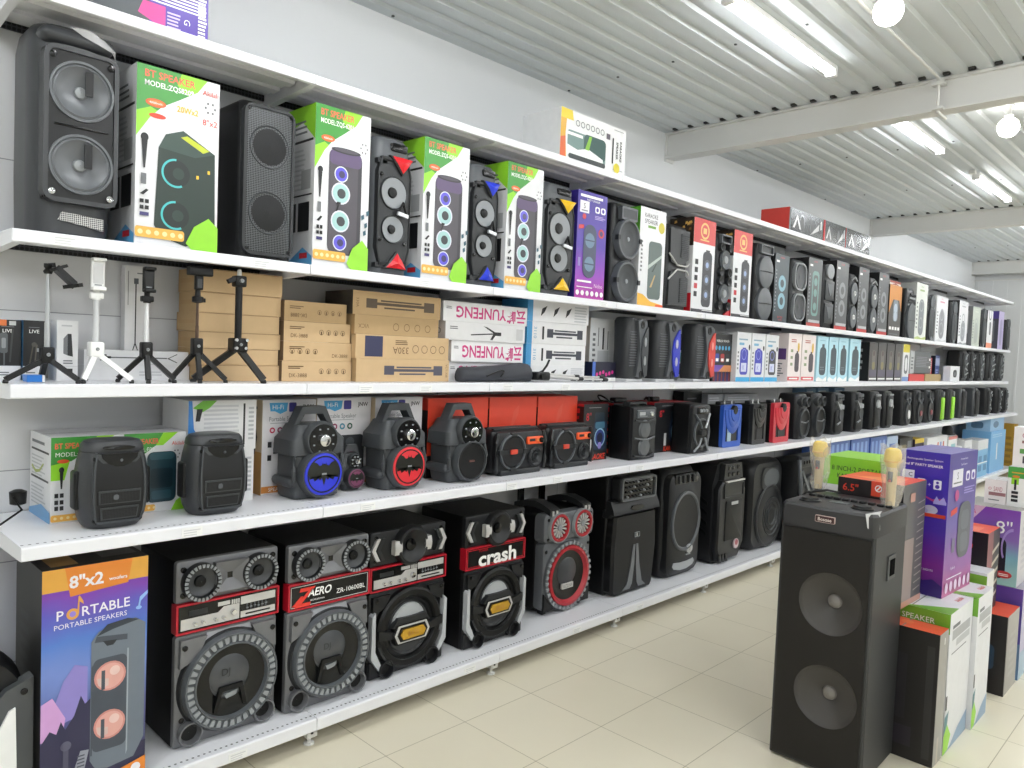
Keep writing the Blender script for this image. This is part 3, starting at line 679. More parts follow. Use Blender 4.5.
def crash_speaker(label, loc, w, h, d, kind):
    r = thing('party_speaker', label, 'speaker', loc)
    part(r, 'cabinet', lambda m: m.rbox(-w/2, w/2, .02, d, 0, h, .008, WOOD))
    zt = h*.765; zr0, zr1 = h*.60, h*.765; zb = h*.59; hz = (h+zt)/2
    def up(m):
        m.slab(0, hz, w, h-zt, 0, .022, .01, BLK2, .006)
        for sx in (-1, 1):
            for zz in (zt+.025, h-.025): screw(m, sx*(w/2-.03), zz, -.001, .01)
        for sx in (-1, 1):
            for k in (0, 1):                                # white arrow heads beside the driver
                o = sx*w*(.33+.06*k); q = h*.075
                m.prism([(o, hz+q), (o+sx*w*.045, hz+q), (o+sx*w*.105, hz), (o+sx*w*.045, hz-q), (o, hz-q), (o+sx*w*.06, hz)][::1], -.012, 0, ALU if k else BLK3)
    part(r, 'horn_panel', up)
    def dr(m):
        R = w*.215
        m.lathe(0, hz, [(R, 0), (R, -.02), (R*.9, -.034), (R*.8, -.036), (R*.45, -.012), (R*.3, -.006)], BLK2, 40); m.lathe(0, hz, [(R*.3, -.006), (R*.28, -.016), (.001, -.02)], GLOSS, 24)
        for sx in (-1, 1): m.loft([[(sx*R*a, -.030-.008*math.cos(b*1.5), hz+R*.34*b) for b in (-1, -.5, 0, .5, 1)] for a in (.72, 1.12)], ALU, (False, False)); m.box(sx*R*.92-R*.2, sx*R*.92+R*.2, -.031, -.004, hz-R*.34, hz+R*.34, ALU)
    part(r, 'horn_driver', dr)
    red_panel(r, w, zr0, zr1, 0, kind)
    R = w*.40; cz = h*.31
    def lo(m):
        m.slab(0, zb/2, w, zb, 0, .022, .012, BLK2, .008)
        for sx in (-1, 1):
            m.prism([(sx*w*.47, zb*.96), (sx*w*.25, zb*.96), (sx*w*.30, zb*.83), (sx*w*.47, zb*.75)], -.018, 0, BLK2)
            screw(m, sx*(w/2-.03), zb-.03, -.02, .009); screw(m, sx*(w/2-.03), .03, -.001, .009)
        m.loft([[(w*.43*math.cos(a)*k, -yy, cz-h*.02+w*.40*math.sin(a)*k) for a in [PI+PI*.08+PI*.84*i/16 for i in range(17)]]+[(w*.43*math.cos(a)*.8*k, -yy, cz-h*.02+w*.31*math.sin(a)*k) for a in [2*PI-PI*.08-PI*.84*i/16 for i in range(17)]] for yy, k in ((0, 1), (.03, .98))], BLK3)
    part(r, 'woofer_panel', lo)
    def wf(m):
        m.lathe(0, cz, [(R*1.06, 0), (R*1.06, -.022), (R, -.032), (R*.86, -.03), (R*.80, -.016), (R*.72, -.02), (R*.66, -.012)], BLK, 44)
        m.lathe(0, cz, [(R*.68, -.013), (R*.5, -.006), (R*.2, -.003)], CONE, 40); m.lathe(0, cz+R*.1, [(R*.56, -.007), (R*.52, -.018), (R*.25, -.026), (.001, -.028)], mat('#a7aaac', .28), 40)
    part(r, 'woofer', wf)
    def badge(m):
        hx = lambda s, t: [(-w*s, cz-R*.1), (-w*s*.8, cz-R*.1-t), (w*s*.8, cz-R*.1-t), (w*s, cz-R*.1), (w*s*.8, cz-R*.1+t), (-w*s*.8, cz-R*.1+t)]
        for sx in (-1, 1): m.prism([(sx*w*.2, cz-R*.02), (sx*w*.42, cz+R*.12), (sx*w*.42, cz-R*.12), (sx*w*.2, cz-R*.2)], -.038, -.01, BLK2)
        m.prism([(-w*.25, cz+R*.1), (-w*.18, cz+R*.32), (w*.18, cz+R*.32), (w*.25, cz+R*.1)], -.04, -.012, BLK3)
        m.prism(hx(.25, R*.27), -.042, -.01, BLK); m.prism(hx(.23, R*.23), -.045, -.04, ALU); m.prism(hx(.2, R*.19), -.047, -.04, BLK)
    part(r, 'grille_bar', badge)
    def gold(m):
        hx = [(-w*.165, cz-R*.1), (-w*.13, cz-R*.23), (w*.13, cz-R*.23), (w*.165, cz-R*.1), (w*.13, cz+R*.03), (-w*.13, cz+R*.03)]
        m.prism(hx, -.053, -.045, mat('#d3a53a', .25, .5)); m.text('BASS', 0, cz-R*.1, R*.12, -.0535, mat('#8a5a1c', .4), maxw=w*.2)
    part(r, 'gold_badge', gold, 'gold six-sided badge')
    for sx in (-1, 1):
        part(r, 'side_bracket', lambda m: m.prism([(sx*w*.455, cz+R*.62), (sx*w*.495, cz+R*.52), (sx*w*.495, cz-R*.58), (sx*w*.38, cz-R*.98), (sx*w*.37, cz-R*.80), (sx*w*.445, cz-R*.42)], -.03, 0, mat('#b4b7ba', .35)), 'pale grey bracket')
        part(r, 'bass_port', lambda m: (m.rbox(sx*w*.36-w*.13, sx*w*.36+w*.13, -.012, .01, .004, h*.125, .008, BLK2), port(m, sx*w*.30, h*.066, w*.095, -.012, BLK2)))
    return r
def trolley_speaker(label, loc, w, h, d):
    r = thing('trolley_speaker', label, 'speaker', loc); zt = h*.70
    part(r, 'cabinet', lambda m: m.rbox(-w/2, w/2, .05, d, .025, h*.97, .02, WOOD))
    fm = mat('#66696d', .36, .2); RED = mat('#a81f2b', .32)
    def fp(m):
        m.slab(0, zt*.5+.015, w*.98, zt-.03, -.005, .055, .03, fm, .012); m.slab(0, (h*.97+zt)/2, w*1.04, h*.97-zt, -.015, .055, .03, fm, .012)
        for sx in (-1, 1):
            for zz in (zt+.02, h*.92, zt-.05, .07): screw(m, sx*(w*.44), zz, -.006 if zz < zt else -.016, .009)
    part(r, 'front_panel', fp)
    for sx in (-1, 1):
        def tw(m):
            cx, cz, R = sx*w*.245, (h*.97+zt)/2, w*.205
            m.lathe(cx, cz, [(R, -.01), (R, -.03), (R*.97, -.036), (R*.93, -.036), (R*.91, -.028)], LG, 36); m.lathe(cx, cz, [(R*.92, -.03), (R*.88, -.037), (R*.74, -.037), (R*.70, -.02)], RED, 36)
            m.lathe(cx, cz, [(R*.71, -.02), (.001, -.019)], BLK, 30); teeth(m, cx, cz, R*.2, R*.68, -.018, -.03, 14, ALU, .35); m.lathe(cx, cz, [(R*.24, -.02), (R*.2, -.034), (.001, -.036)], LG, 20)
        part(r, 'tweeter', tw)
    R = w*.43; cz = zt*.50
    def wf(m):
        m.lathe(0, cz, [(R*1.1, 0), (R*1.08, -.02), (R*.99, -.026), (R*.96, -.02)], fm, 48); teeth(m, 0, cz, R*.97, R*1.09, -.018, -.027, 34, LG, .5)
        m.lathe(0, cz, [(R*.96, -.01), (R*.95, -.032), (R*.86, -.034), (R*.78, -.014)], RED, 48); m.lathe(0, cz, [(R*.79, -.014), (R*.5, -.006), (.001, -.005)], GLOSS, 40); m.lathe(0, cz+R*.1, [(R*.46, -.007), (R*.4, -.013), (.001, -.018)], CONE, 32)
        m.box(-R*.26, R*.26, -.02, -.006, cz-R*.42, cz-R*.25, ALU); m.text('BAZZOKA', 0, cz-R*.335, R*.11, -.0205, TXK, maxw=R*.44)
    part(r, 'woofer', wf)
    part(r, 'base_trim', lambda m: [m.prism([(sx*w*.47, .03), (sx*w*.25, .03), (sx*w*.36, .075), (sx*w*.47, .13)], -.016, 0, BLK) for sx in (-1, 1)])
    for sx in (-1, 1): part(r, 'foot', lambda m: m.rbox(sx*w*.36-.016, sx*w*.36+.016, .02, .06, 0, .03, .004, RUB))
    for sx in (-1, 1):                                     # carry handles on the top edge
        def hd(m):
            m.loft([[(sx*w*.34-w*.09, yy, zz), (sx*w*.34+w*.09, yy, zz), (sx*w*.34+w*.09, yy, zz+.035), (sx*w*.34-w*.09, yy, zz+.035)] for yy, zz in ((-.02, h*.955), (.03, h*.99), (.10, h*1.015), (d*.6, h*1.0), (d*.85, h*.96))], BLK3)
            for o in (-.045, .02): m.prism([(sx*w*.34+o*w*1.2, h*.955), (sx*w*.34+(o+.03)*w*1.2, h*.955), (sx*w*.34+(o+.03)*w*1.2, h*1.0), (sx*w*.34+o*w*1.2, h*1.0)], -.026, -.018, ALU)
        part(r, 'handle', hd)
    for sx in (-1, 1): part(r, 'trolley_tube', lambda m: m.box(sx*w*.22-.02, sx*w*.22+.02, d*.93, d*.99, h*.5, h*1.16, GLOSS))
    return r
def pa_speaker(label, loc, w, h, d):                       # amplifier panel above a carpeted cabinet
    r = thing('pa_speaker', label, 'speaker', loc); zt = h*.66
    part(r, 'cabinet', lambda m: (m.rbox(-w*.5, w*.5, .03, d, 0, h*.985, .02, BLK), m.rbox(-w*.52, w*.5, -.005, .06, h*.63, h*.70, .01, BLK2)))
    part(r, 'ledge', lambda m: (m.loft([[(sx*w*.53, y, z) for y, z in ((.03, zt+.005), (-.035, zt+.005), (-.03, zt+.03), (-.005, zt+.085), (.03, zt+.085))] for sx in (-1, 1)], BLK2), m.loft([[(w*.16*a, -.034-.002, zt+.035+.02*b) for a, b in ((-1, -.3), (-.5, -1), (.5, -1), (1, -.3), (.7, .5), (-.7, .5))], [(w*.16*a, -.018, zt+.035+.02*b) for a, b in ((-1, -.3), (-.5, -1), (.5, -1), (1, -.3), (.7, .5), (-.7, .5))]], GLOSS)))
    def gr(m):
        m.loft([[(x*k, y, z) for x, z in ((-w*.47, zt-.012), (-w*.50, zt*.55), (-w*.49, .035), (-w*.45, .012), (w*.40, .012), (w*.44, .035), (w*.50, zt*.55), (w*.46, zt-.012))] for y, k in ((.035, 1), (-.012, 1), (-.03, .94))], GRLD)
        m.frame(w*.02, zt*.72, .05, .03, .003, -.036, -.03, .003, LG)
    part(r, 'front_grille', gr)
    part(r, 'badge', lambda m: m.text('B', w*.02, zt*.72, .02, -.0335, TXW))
    def fork(m):
        for sx in (-1, 1):
            m.loft([[(sx*(.004+a)*w*1.6, -.034, z), (sx*(.004+a+b)*w*1.6, -.034, z), (sx*(.004+a+b)*w*1.6, -.02, z), (sx*(.004+a)*w*1.6, -.02, z)] for a, b, z in ((.002, .028, zt*.60), (.008, .050, zt*.35), (.03, .075, zt*.12), (.06, .10, .03))], mat('#6c6f73', .35, .3))
    part(r, 'silver_fork', fork, 'grey forked trim')
    def amp(m):
        m.slab(0, h*.86, w*.84, h*.20, -.03, .04, .03, BLK2, .012); m.frame(0, h*.86, w*.80, h*.185, .012, -.045, -.028, .028, MG); m.slab(0, h*.86, w*.72, h*.155, -.034, -.025, .015, GLOSS)
        for i in range(8):
            for j in range(4): m.lathe(-w*.27+i*w*.077, h*.80+j*h*.038, [(.007, -.034), (.007, -.046), (.0005, -.047)], LG if (i*3+j) % 4 == 0 else BLK3, 8)
        m.box(-w*.3, w*.3, -.0355, -.033, h*.925, h*.928, LG)
    part(r, 'amplifier_panel', amp)
    part(r, 'carry_handle', lambda m: m.loft([[(w*.28*s, .05, z), (w*.28*s, .09, z), (w*.28*s, .09, z+.02), (w*.28*s, .05, z+.02)] for s, z in ((-1, h*.975), (-.8, h*.995), (.8, h*.995), (1, h*.975))], BLK3))
    return r
def oval_speaker(label, loc, w, h, d):
    r = thing('oval_speaker', label, 'speaker', loc)
    part(r, 'body', lambda m: m.zl([(0, w*.82, d*.9, .05, 0, d*.5), (.012, w*.92, d*.96, .06, 0, d*.5), (h*.25, w, d, .07, 0, d*.5), (h*.7, w*.98, d, .07, 0, d*.5), (h*.93, w*.86, d*.94, .07, 0, d*.52), (h*.985, w*.78, d*.86, .06, 0, d*.54), (h, w*.7, d*.78, .05, 0, d*.54)], BLK2, 6))
    part(r, 'front_panel', lambda m: m.yl([(.03, w*.90, h*.93, .07, 0, h*.485), (-.012, w*.88, h*.91, .07, 0, h*.485), (-.02, w*.82, h*.87, .06, 0, h*.485)], BLK2, 6))
    def wf(m):
        m.lathe(w*.03, h*.50, [(1.06, -.018), (1.05, -.034), (1.0, -.036), (.95, -.03), (.93, -.022)], BLK3, 44, w*.37, h*.27) if False else None
        sx, sz = w*.39, h*.275
        m.lathe(0, h*.51, [(1.0, -.018), (1.0, -.032), (.96, -.038), (.91, -.036), (.88, -.026)], MG, 44, sx, sz); m.lathe(0, h*.51, [(.89, -.026), (.5, -.022), (.001, -.021)], GRL, 40, sx, sz)
    part(r, 'oval_grille', wf)
    def badge(m):
        m.lathe(w*.12, h*.245, [(.03, -.022), (.03, -.034), (.026, -.036), (.001, -.036)], SIL, 24, 1.3, 1.0); m.text('8', w*.12, h*.245, .02, -.0365, mat('#7b6a4a', .4)); m.box(w*.05, w*.18, -.026, -.019, h*.185, h*.195, LG)
    part(r, 'badge', badge)
    part(r, 'light_panel', lambda m: m.loft([[(w*.30*a, y, h*.105+h*.045*b) for a, b in ((-1, .1), (-.85, -.5), (-.3, -1), (.3, -1), (.85, -.5), (1, .1), (.9, .8), (.3, .55), (-.3, .55), (-.9, .8))] for y in (-.024, -.012)], mat('#9fa2a5', .4)), 'pale grey window')
    part(r, 'handle', lambda m: (m.slab(0, h*.90, w*.66, h*.09, -.024, .02, .02, GLOSS, .004), [m.rbox(w*u-.012, w*u+.012, -.034, -.01, h*.865, h*.935, .004, BLK3) for u in (-.22, -.1, .04, .17)]))
    return r
def slim_speaker(label, loc, w, h, d):
    r = thing('slim_speaker', label, 'speaker', loc)
    def body(m): m.loft([[(x, y, z) for x, z in ((-w*.5, h*.12), (-w*.44, .012), (-w*.36, 0), (w*.28, 0), (w*.36, .02), (w*.5, h*.16), (w*.5, h*.74), (w*.36, h*.96), (w*.26, h), (-w*.26, h), (-w*.36, h*.97), (-w*.5, h*.78))] for y in (.03, d)], BLK2)
    part(r, 'body', body)
    part(r, 'front_panel', lambda m: m.loft([[(x*k, y, h*.5+(z-h*.5)*k2) for x, z in ((-w*.44, h*.14), (-w*.34, .02), (w*.28, .02), (w*.44, h*.17), (w*.44, h*.72), (w*.3, h*.82), (-w*.3, h*.82), (-w*.44, h*.74))] for y, k, k2 in ((.04, 1, 1), (-.005, 1, 1), (-.018, .94, .97))], BLK2))
    part(r, 'front_door', lambda m: (m.slab(w*.05, h*.42, w*.56, h*.40, -.024, -.01, .008, BLK, .003), m.box(-w*.06, w*.16, -.027, -.02, h*.575, h*.605, SIL)))
    part(r, 'horn_mouth', lambda m: (m.frame(w*.02, h*.72, w*.66, h*.15, .01, -.026, -.01, .012, BLK3), m.slab(w*.02, h*.72, w*.6, h*.13, -.0185, -.01, .01, BLK2), m.loft([[(-w*.28, -.02, h*.66), (w*.32, -.02, h*.66), (w*.32, -.02, h*.675), (-w*.28, -.02, h*.675)], [(-w*.28, -.014, h*.70), (w*.32, -.014, h*.70), (w*.32, -.012, h*.71), (-w*.28, -.012, h*.71)]], BLK3)))
    part(r, 'trim_bar', lambda m: m.rbox(-w*.26, w*.34, -.034, -.012, h*.805, h*.822, .004, ALU), 'silver bar')
    part(r, 'top_panel', lambda m: (m.loft([[(x, y, z) for x, z in ((-w*.3, h*.83), (w*.34, h*.83), (w*.28, h*.985), (-w*.26, h*.985))] for y in (-.012, .05)], BLK3), [m.rbox(w*u-.016, w*u+.016, -.018, -.008, h*v, h*v+.03, .004, GLOSS) for u in (-.14, .0, .16) for v in (.86, .925)]))
    part(r, 'side_vent', lambda m: [m.loft([[(-w*.5-.004, .06+.05*t, z), (-w*.5+.002, .06+.05*t, z), (-w*.5+.002, .06+.05*t, z+.025), (-w*.5-.004, .06+.05*t, z+.025)] for t, z in ((0, h*q), (1.6, h*q+.05))], BLK) for q in (.28, .38, .48, .58)])
    part(r, 'corner_vent', lambda m: [m.prism([(-w*(.36-.10*k), h*.02), (-w*(.30-.10*k), h*.02), (-w*(.34-.10*k), h*.1), (-w*(.39-.10*k), h*.1)], -.024, -.012, GLOSS) for k in range(3)])
    part(r, 'badge', lambda m: (m.lathe(w*.16, h*.17, [(.036, -.016), (.036, -.028), (.001, -.029)], mat('#c9b7bb', .35), 24), m.lathe(w*.16, h*.185, [(.022, -.029), (.001, -.0295)], mat('#9c4a55', .4), 18)), 'round pink and white badge')
    return r
def stage_speaker(label, loc, w, h, d):
    r = thing('stage_speaker', label, 'speaker', loc)
    part(r, 'body', lambda m: (m.yl([(d, w*.62, h*.86, .06, 0, h*.49), (d*.6, w*.86, h*.97, .07, 0, h*.5), (.08, w, h, .09, 0, h*.5), (.02, w*.98, h*.99, .1, 0, h*.5), (-.012, w*.9, h*.93, .1, 0, h*.5)], BLK2, 7), [m.rbox(-w*.5-.006, -w*.44, .10+.05*k, .125+.05*k, h*.2, h*.82, .006, BLK) for k in range(3)]))
    def horn(m):
        m.yl([(-.008, w*.62, h*.26, .06, w*.08, h*.79), (-.022, w*.60, h*.25, .06, w*.08, h*.79)], BLK3, 6)
        m.loft([[(w*.08+w*.25*a*k, y, h*.79+h*.11*b*k) for a, b in [(math.cos(t*PI/8), math.sin(t*PI/8)) for t in range(16)]] for y, k in ((-.023, 1), (-.02, .85), (-.004, .3))], MG)
    part(r, 'horn', horn)
    def wf(m):
        cx, cz, R = w*.06, h*.37, w*.42
        m.lathe(cx, cz, [(R*1.05, -.008), (R*1.04, -.022), (R, -.028), (R*.93, -.024)], BLK3, 40); m.lathe(cx, cz, [(R*.94, -.024), (R*.8, -.032), (R*.6, -.034), (R*.2, -.03), (.001, -.03)], BLK2, 40)
        for k in (.62, .45, .28): m.lathe(cx+R*.05, cz-R*.02, [(R*(k+.035), -.03), (R*(k+.02), -.040), (R*k, -.038), (R*(k-.03), -.03)], DG, 32)
    part(r, 'woofer_cover', wf)
    return r
def rugged_speaker(label, loc, w, h, d):
    r = thing('rugged_speaker', label, 'speaker', loc)
    part(r, 'body', lambda m: m.yl([(d, w*.8, h*.9, .05, 0, h*.48), (.06, w, h, .06, 0, h*.5), (.0, w*.94, h*.97, .05, 0, h*.5)], BLK2, 5))
    part(r, 'top_panel', lambda m: (m.slab(0, h*.92, w*.85, h*.12, -.02, .01, .02, BLK3, .006), [m.rbox(w*u-.012, w*u+.012, -.03, -.01, h*.90, h*.94, .004, BLK) for u in (-.3, -.18, -.06, .06, .18, .3)]))
    part(r, 'woofer_cover', lambda m: (m.lathe(0, h*.5, [(w*.44, -.002), (w*.43, -.03), (w*.38, -.034), (w*.34, -.016)], BLK3, 36), m.lathe(0, h*.5, [(w*.35, -.016), (w*.2, -.01), (.001, -.012)], CONE, 30), [m.bar((sx*w*.4, -.02, h*.83), (sx*w*.08, -.03, h*.58), .03, .02, MG) for sx in (-1, 1)]))
    for sx in (-1, 1): part(r, 'side_rail', lambda m: m.tube([(sx*w*.47, -.006, h*.08), (sx*w*.49, -.03, h*.3), (sx*w*.44, -.035, h*.5), (sx*w*.49, -.03, h*.72), (sx*w*.46, -.006, h*.95)], .016, MG, 8))
    return r
# ---------------------------------------------------------------- second shelf
def barrel_speaker(label, loc, w, h, d, grp):
    r = thing('barrel_speaker', label, 'speaker', loc, 0, grp); g1 = mat('#323437', .36, bump=.15); g2 = mat('#3d4043', .34)
    prof = [(0, .66), (.008, .73), (.04, .81), (.12, .905), (.26, .975), (.45, 1.0), (.62, .98), (.76, .925), (.86, .865), (.866, .85), (.88, .87), (.945, .835), (.985, .75), (1, .60)]
    def k(z):
        for (a, p), (b, q) in zip(prof, prof[1:]):
            if a <= z <= b: return p+(q-p)*(z-a)/(b-a)
        return .7
    part(r, 'body', lambda m: m.zl([(h*z, w*p, d*p*.98, .075*p, 0, d*.5) for z, p in prof], g1, 9))
    yf = lambda z: d*.5-d*.49*k(z)
    def curved(m, u0, u1, z0, z1, off, mt, n=4, shape=None):       # plate that follows the bulging front
        vs = []; zs = [z0+(z1-z0)*i/n for i in range(n+1)]
        for z in zs:
            for q in (u0, u1): vs.append((q*w*k(z), yf(z)-off, h*z))
        for z in zs:
            for q in (u0, u1): vs.append((q*w*k(z), yf(z)+.012, h*z))
        o = 2*(n+1); fs = [(2*i, 2*i+1, 2*i+3, 2*i+2) for i in range(n)]+[(2*i, 2*i+2, o+2*i+2, o+2*i) for i in range(n)]+[(2*i+1, o+2*i+1, o+2*i+3, 2*i+3) for i in range(n)]+[(0, o, o+1, 1), (2*n, 2*n+1, o+2*n+1, o+2*n)]
        m.add(vs, fs, mt)
    part(r, 'front_grille', lambda m: (curved(m, -.34, .34, .10, .86, .004, GRL, 8), curved(m, -.36, -.335, .09, .87, .007, g2, 8), curved(m, .335, .36, .09, .87, .007, g2, 8), curved(m, -.34, .34, .07, .10, .007, g2, 2)))
    part(r, 'control_window', lambda m: (m.loft([[(w*.30*a, y, h*(.86+.20*b)) for a, b in ((-1, 0), (-.94, -.3), (-.62, -.68), (-.22, -.9), (.22, -.9), (.62, -.68), (.94, -.3), (1, 0))] for y in (yf(.8)-.006, yf(.8)+.02)], g2), m.loft([[(w*.25*a, y, h*(.86+.16*b)) for a, b in ((-1, 0), (-.94, -.3), (-.62, -.68), (-.22, -.9), (.22, -.9), (.62, -.68), (.94, -.3), (1, 0))] for y in (yf(.8)-.008, yf(.8)+.02)], GLOSS), m.lathe(w*.02, h*.785, [(.005, yf(.8)-.008), (.004, yf(.8)-.011), (.0005, yf(.8)-.011)], MG, 10)))
    lw = grille('#2c2d2f', '#080808', .009)
    for z0, z1, u in ((.30, .45, .29), (.12, .26, .27)):
        part(r, 'light_window', lambda m: (curved(m, -u, u, z0, z1, .008, g2, 3), curved(m, -u+.02, u-.02, z0+.015, z1-.018, .011, lw, 3), (m.slab(-w*.06, h*(z0+z1)/2, .016, h*.06, yf(.37)-.013, yf(.37), .006, MG) if z0 > .2 else None)))
    part(r, 'brow', lambda m: m.loft([[(sx*w*.36, yf(.5)+.02-.004*q, h*.86), (sx*w*.22, yf(.7)-.010*q, h*.80), (sx*w*.20, yf(.7)-.010*q, h*.78), (sx*w*.37, yf(.5)+.02-.004*q, h*.83)] for sx in (1,) for q in (0, 1)], g2))
    part(r, 'top_display', lambda m: m.loft([[(w*.22*a*q, yf(.93)+.010-o, h*.925+h*.026*b*q) for a, b in [(math.cos(t*PI/8), math.sin(t*PI/8)) for t in range(16)]] for q, o in ((1, 0), (1, .018), (.9, .020))], GLOSS))
    for sx in (-1, 1): part(r, 'side_pad', lambda m: m.rbox(sx*w*.485-.010, sx*w*.485+.010, d*.34, d*.66, h*.22, h*.66, .009, BLK))
    for sx, z in ((-1, .80), (1, .80), (-1, .10), (1, .10)): part(r, 'screw', lambda m: m.lathe(sx*w*.30, h*z, [(.008, yf(z)+.03), (.008, yf(z)-.001), (.006, yf(z)-.003), (.0005, yf(z)-.002)], GLOSS, 10))
    return r
def bat_outline(R):
    half = [(0, .40), (.06, .36), (.09, .48), (.13, .34), (.26, .30), (.40, .44), (.60, .52), (.80, .30), (.86, .0), (.80, -.34), (.64, -.20), (.52, -.44), (.38, -.22), (.22, -.42), (.12, -.30), (.0, -.70)]
    return [(x*R, z*R) for x, z in half]+[(-x*R, z*R) for x, z in half[::-1][1:-1]]
def lantern_speaker(label, loc, w, h, d, disc, grp, small=False):
    r = thing('handle_speaker', label, 'speaker', loc, 0, grp); hb = h*.80; bm_ = mat('#3d4043', .46, bump=.2); yf = 0
    def body(m):
        m.zl([(0, w*.78, d*.72, .02, 0, d*.52), (.008, w*.86, d*.82, .025, 0, d*.52), (hb*.12, w*.9, d*.88, .03, 0, d*.52), (hb*.58, w*.9, d*.88, .03, 0, d*.52), (hb*.60, w*1.04, d*.98, .03, 0, d*.52), (hb*.80, w*1.02, d*.96, .03, 0, d*.52), (hb*.88, w*.84, d*.84, .03, 0, d*.54), (hb*.99, w*.7, d*.7, .03, 0, d*.56), (hb, w*.62, d*.6, .02, 0, d*.56)], bm_, 4)
        m.rbox(-w*.53, w*.53, d*.10, d*.98, hb*.16, hb*.30, .02, bm_)
    part(r, 'body', body)
    part(r, 'handle', lambda m: m.loft([[(x+ox, y, z+oz) for y, oz, ox in ((d*.34, 0, 0), (d*.66, 0, 0), (d*.66, q2, q1), (d*.34, q2, q1))] for x, z, q1, q2 in ((-w*.40, hb*.82, w*.09, 0), (-w*.37, hb*.98, w*.08, -.002), (-w*.22, h*.985, .012, -.030), (w*.22, h*.985, -.012, -.030), (w*.37, hb*.98, -w*.08, -.002), (w*.40, hb*.82, -w*.09, 0))], bm_))
    R2 = w*.27
    part(r, 'knob_panel', lambda m: (m.lathe(0, hb*.80, [(R2*1.15, d*.1), (R2*1.15, -.004), (R2*1.05, -.016), (R2*.98, -.016)], bm_, 32), m.lathe(0, hb*.80, [(R2, -.012), (R2*.96, -.019), (.001, -.019)], GLOSS, 32), [m.box(R2*.72*math.cos(a)-.004, R2*.72*math.cos(a)+.004, -.021, -.018, hb*.80+R2*.72*math.sin(a)-.003, hb*.80+R2*.72*math.sin(a)+.003, LG) for a in [k*PI/4+.4 for k in range(8)]]))
    part(r, 'volume_knob', lambda m: m.lathe(0, hb*.80, [(R2*.38, -.018), (R2*.36, -.034), (R2*.30, -.036), (.001, -.035)], CHR, 24), 'chrome knob')
    R = min(w*.385, hb*.29); cz = hb*.345
    def wf(m):
        m.lathe(0, cz, [(R*1.13, d*.12), (R*1.12, -.012), (R*1.06, -.026), (R*1.0, -.026), (R*.97, -.018)], bm_, 40)
        if disc:
            c = mat(disc, .35); m.lathe(0, cz, [(R*.99, -.018), (R*.97, -.027), (R*.92, -.028), (.001, -.028)], c, 40); m.lathe(0, cz, [(R*.84, -.0284), (.001, -.0285)], mat('#12150f', .4), 36) if disc == 'x' else None
            m.ringloft([(R*.86*math.cos(a)+0, cz+R*.86*math.sin(a)) for a in [k*PI/18 for k in range(36)]], [(R*.80*math.cos(a), cz+R*.80*math.sin(a)) for a in [k*PI/18 for k in range(36)]], -.0295, -.027, mat('#10120f', .4))
            bo = bat_outline(R*.94); m.add([(x, -.0292, cz+z+R*.12) for x, z in bo]+[(0, -.0292, cz)], [(i, (i+1) % len(bo), len(bo)) for i in range(len(bo))], mat('#14170f', .4))
            m.box(-R*.12, R*.12, -.031, -.028, cz-R*.02, cz+R*.06, LG)
        else:
            m.lathe(0, cz, [(R*.99, -.018), (R*.9, -.024), (R*.5, -.02), (.001, -.02)], GRLD, 36); m.frame(0, cz, .03, .008, .002, -.024, -.02, .003, mat('#7a5148', .4))
    part(r, 'front_disc', wf, ('blue' if disc == '#2a36c8' else 'red')+' disc with a black winged emblem' if disc else None)
    for sx in (-1, 1): part(r, 'side_tube', lambda m: m.tube([(sx*w*.44, .016, hb*.22), (sx*w*.47, .008, hb*.4), (sx*w*.44, .016, hb*.60)], [w*.03, w*.04, w*.03], bm_, 8))
    return r
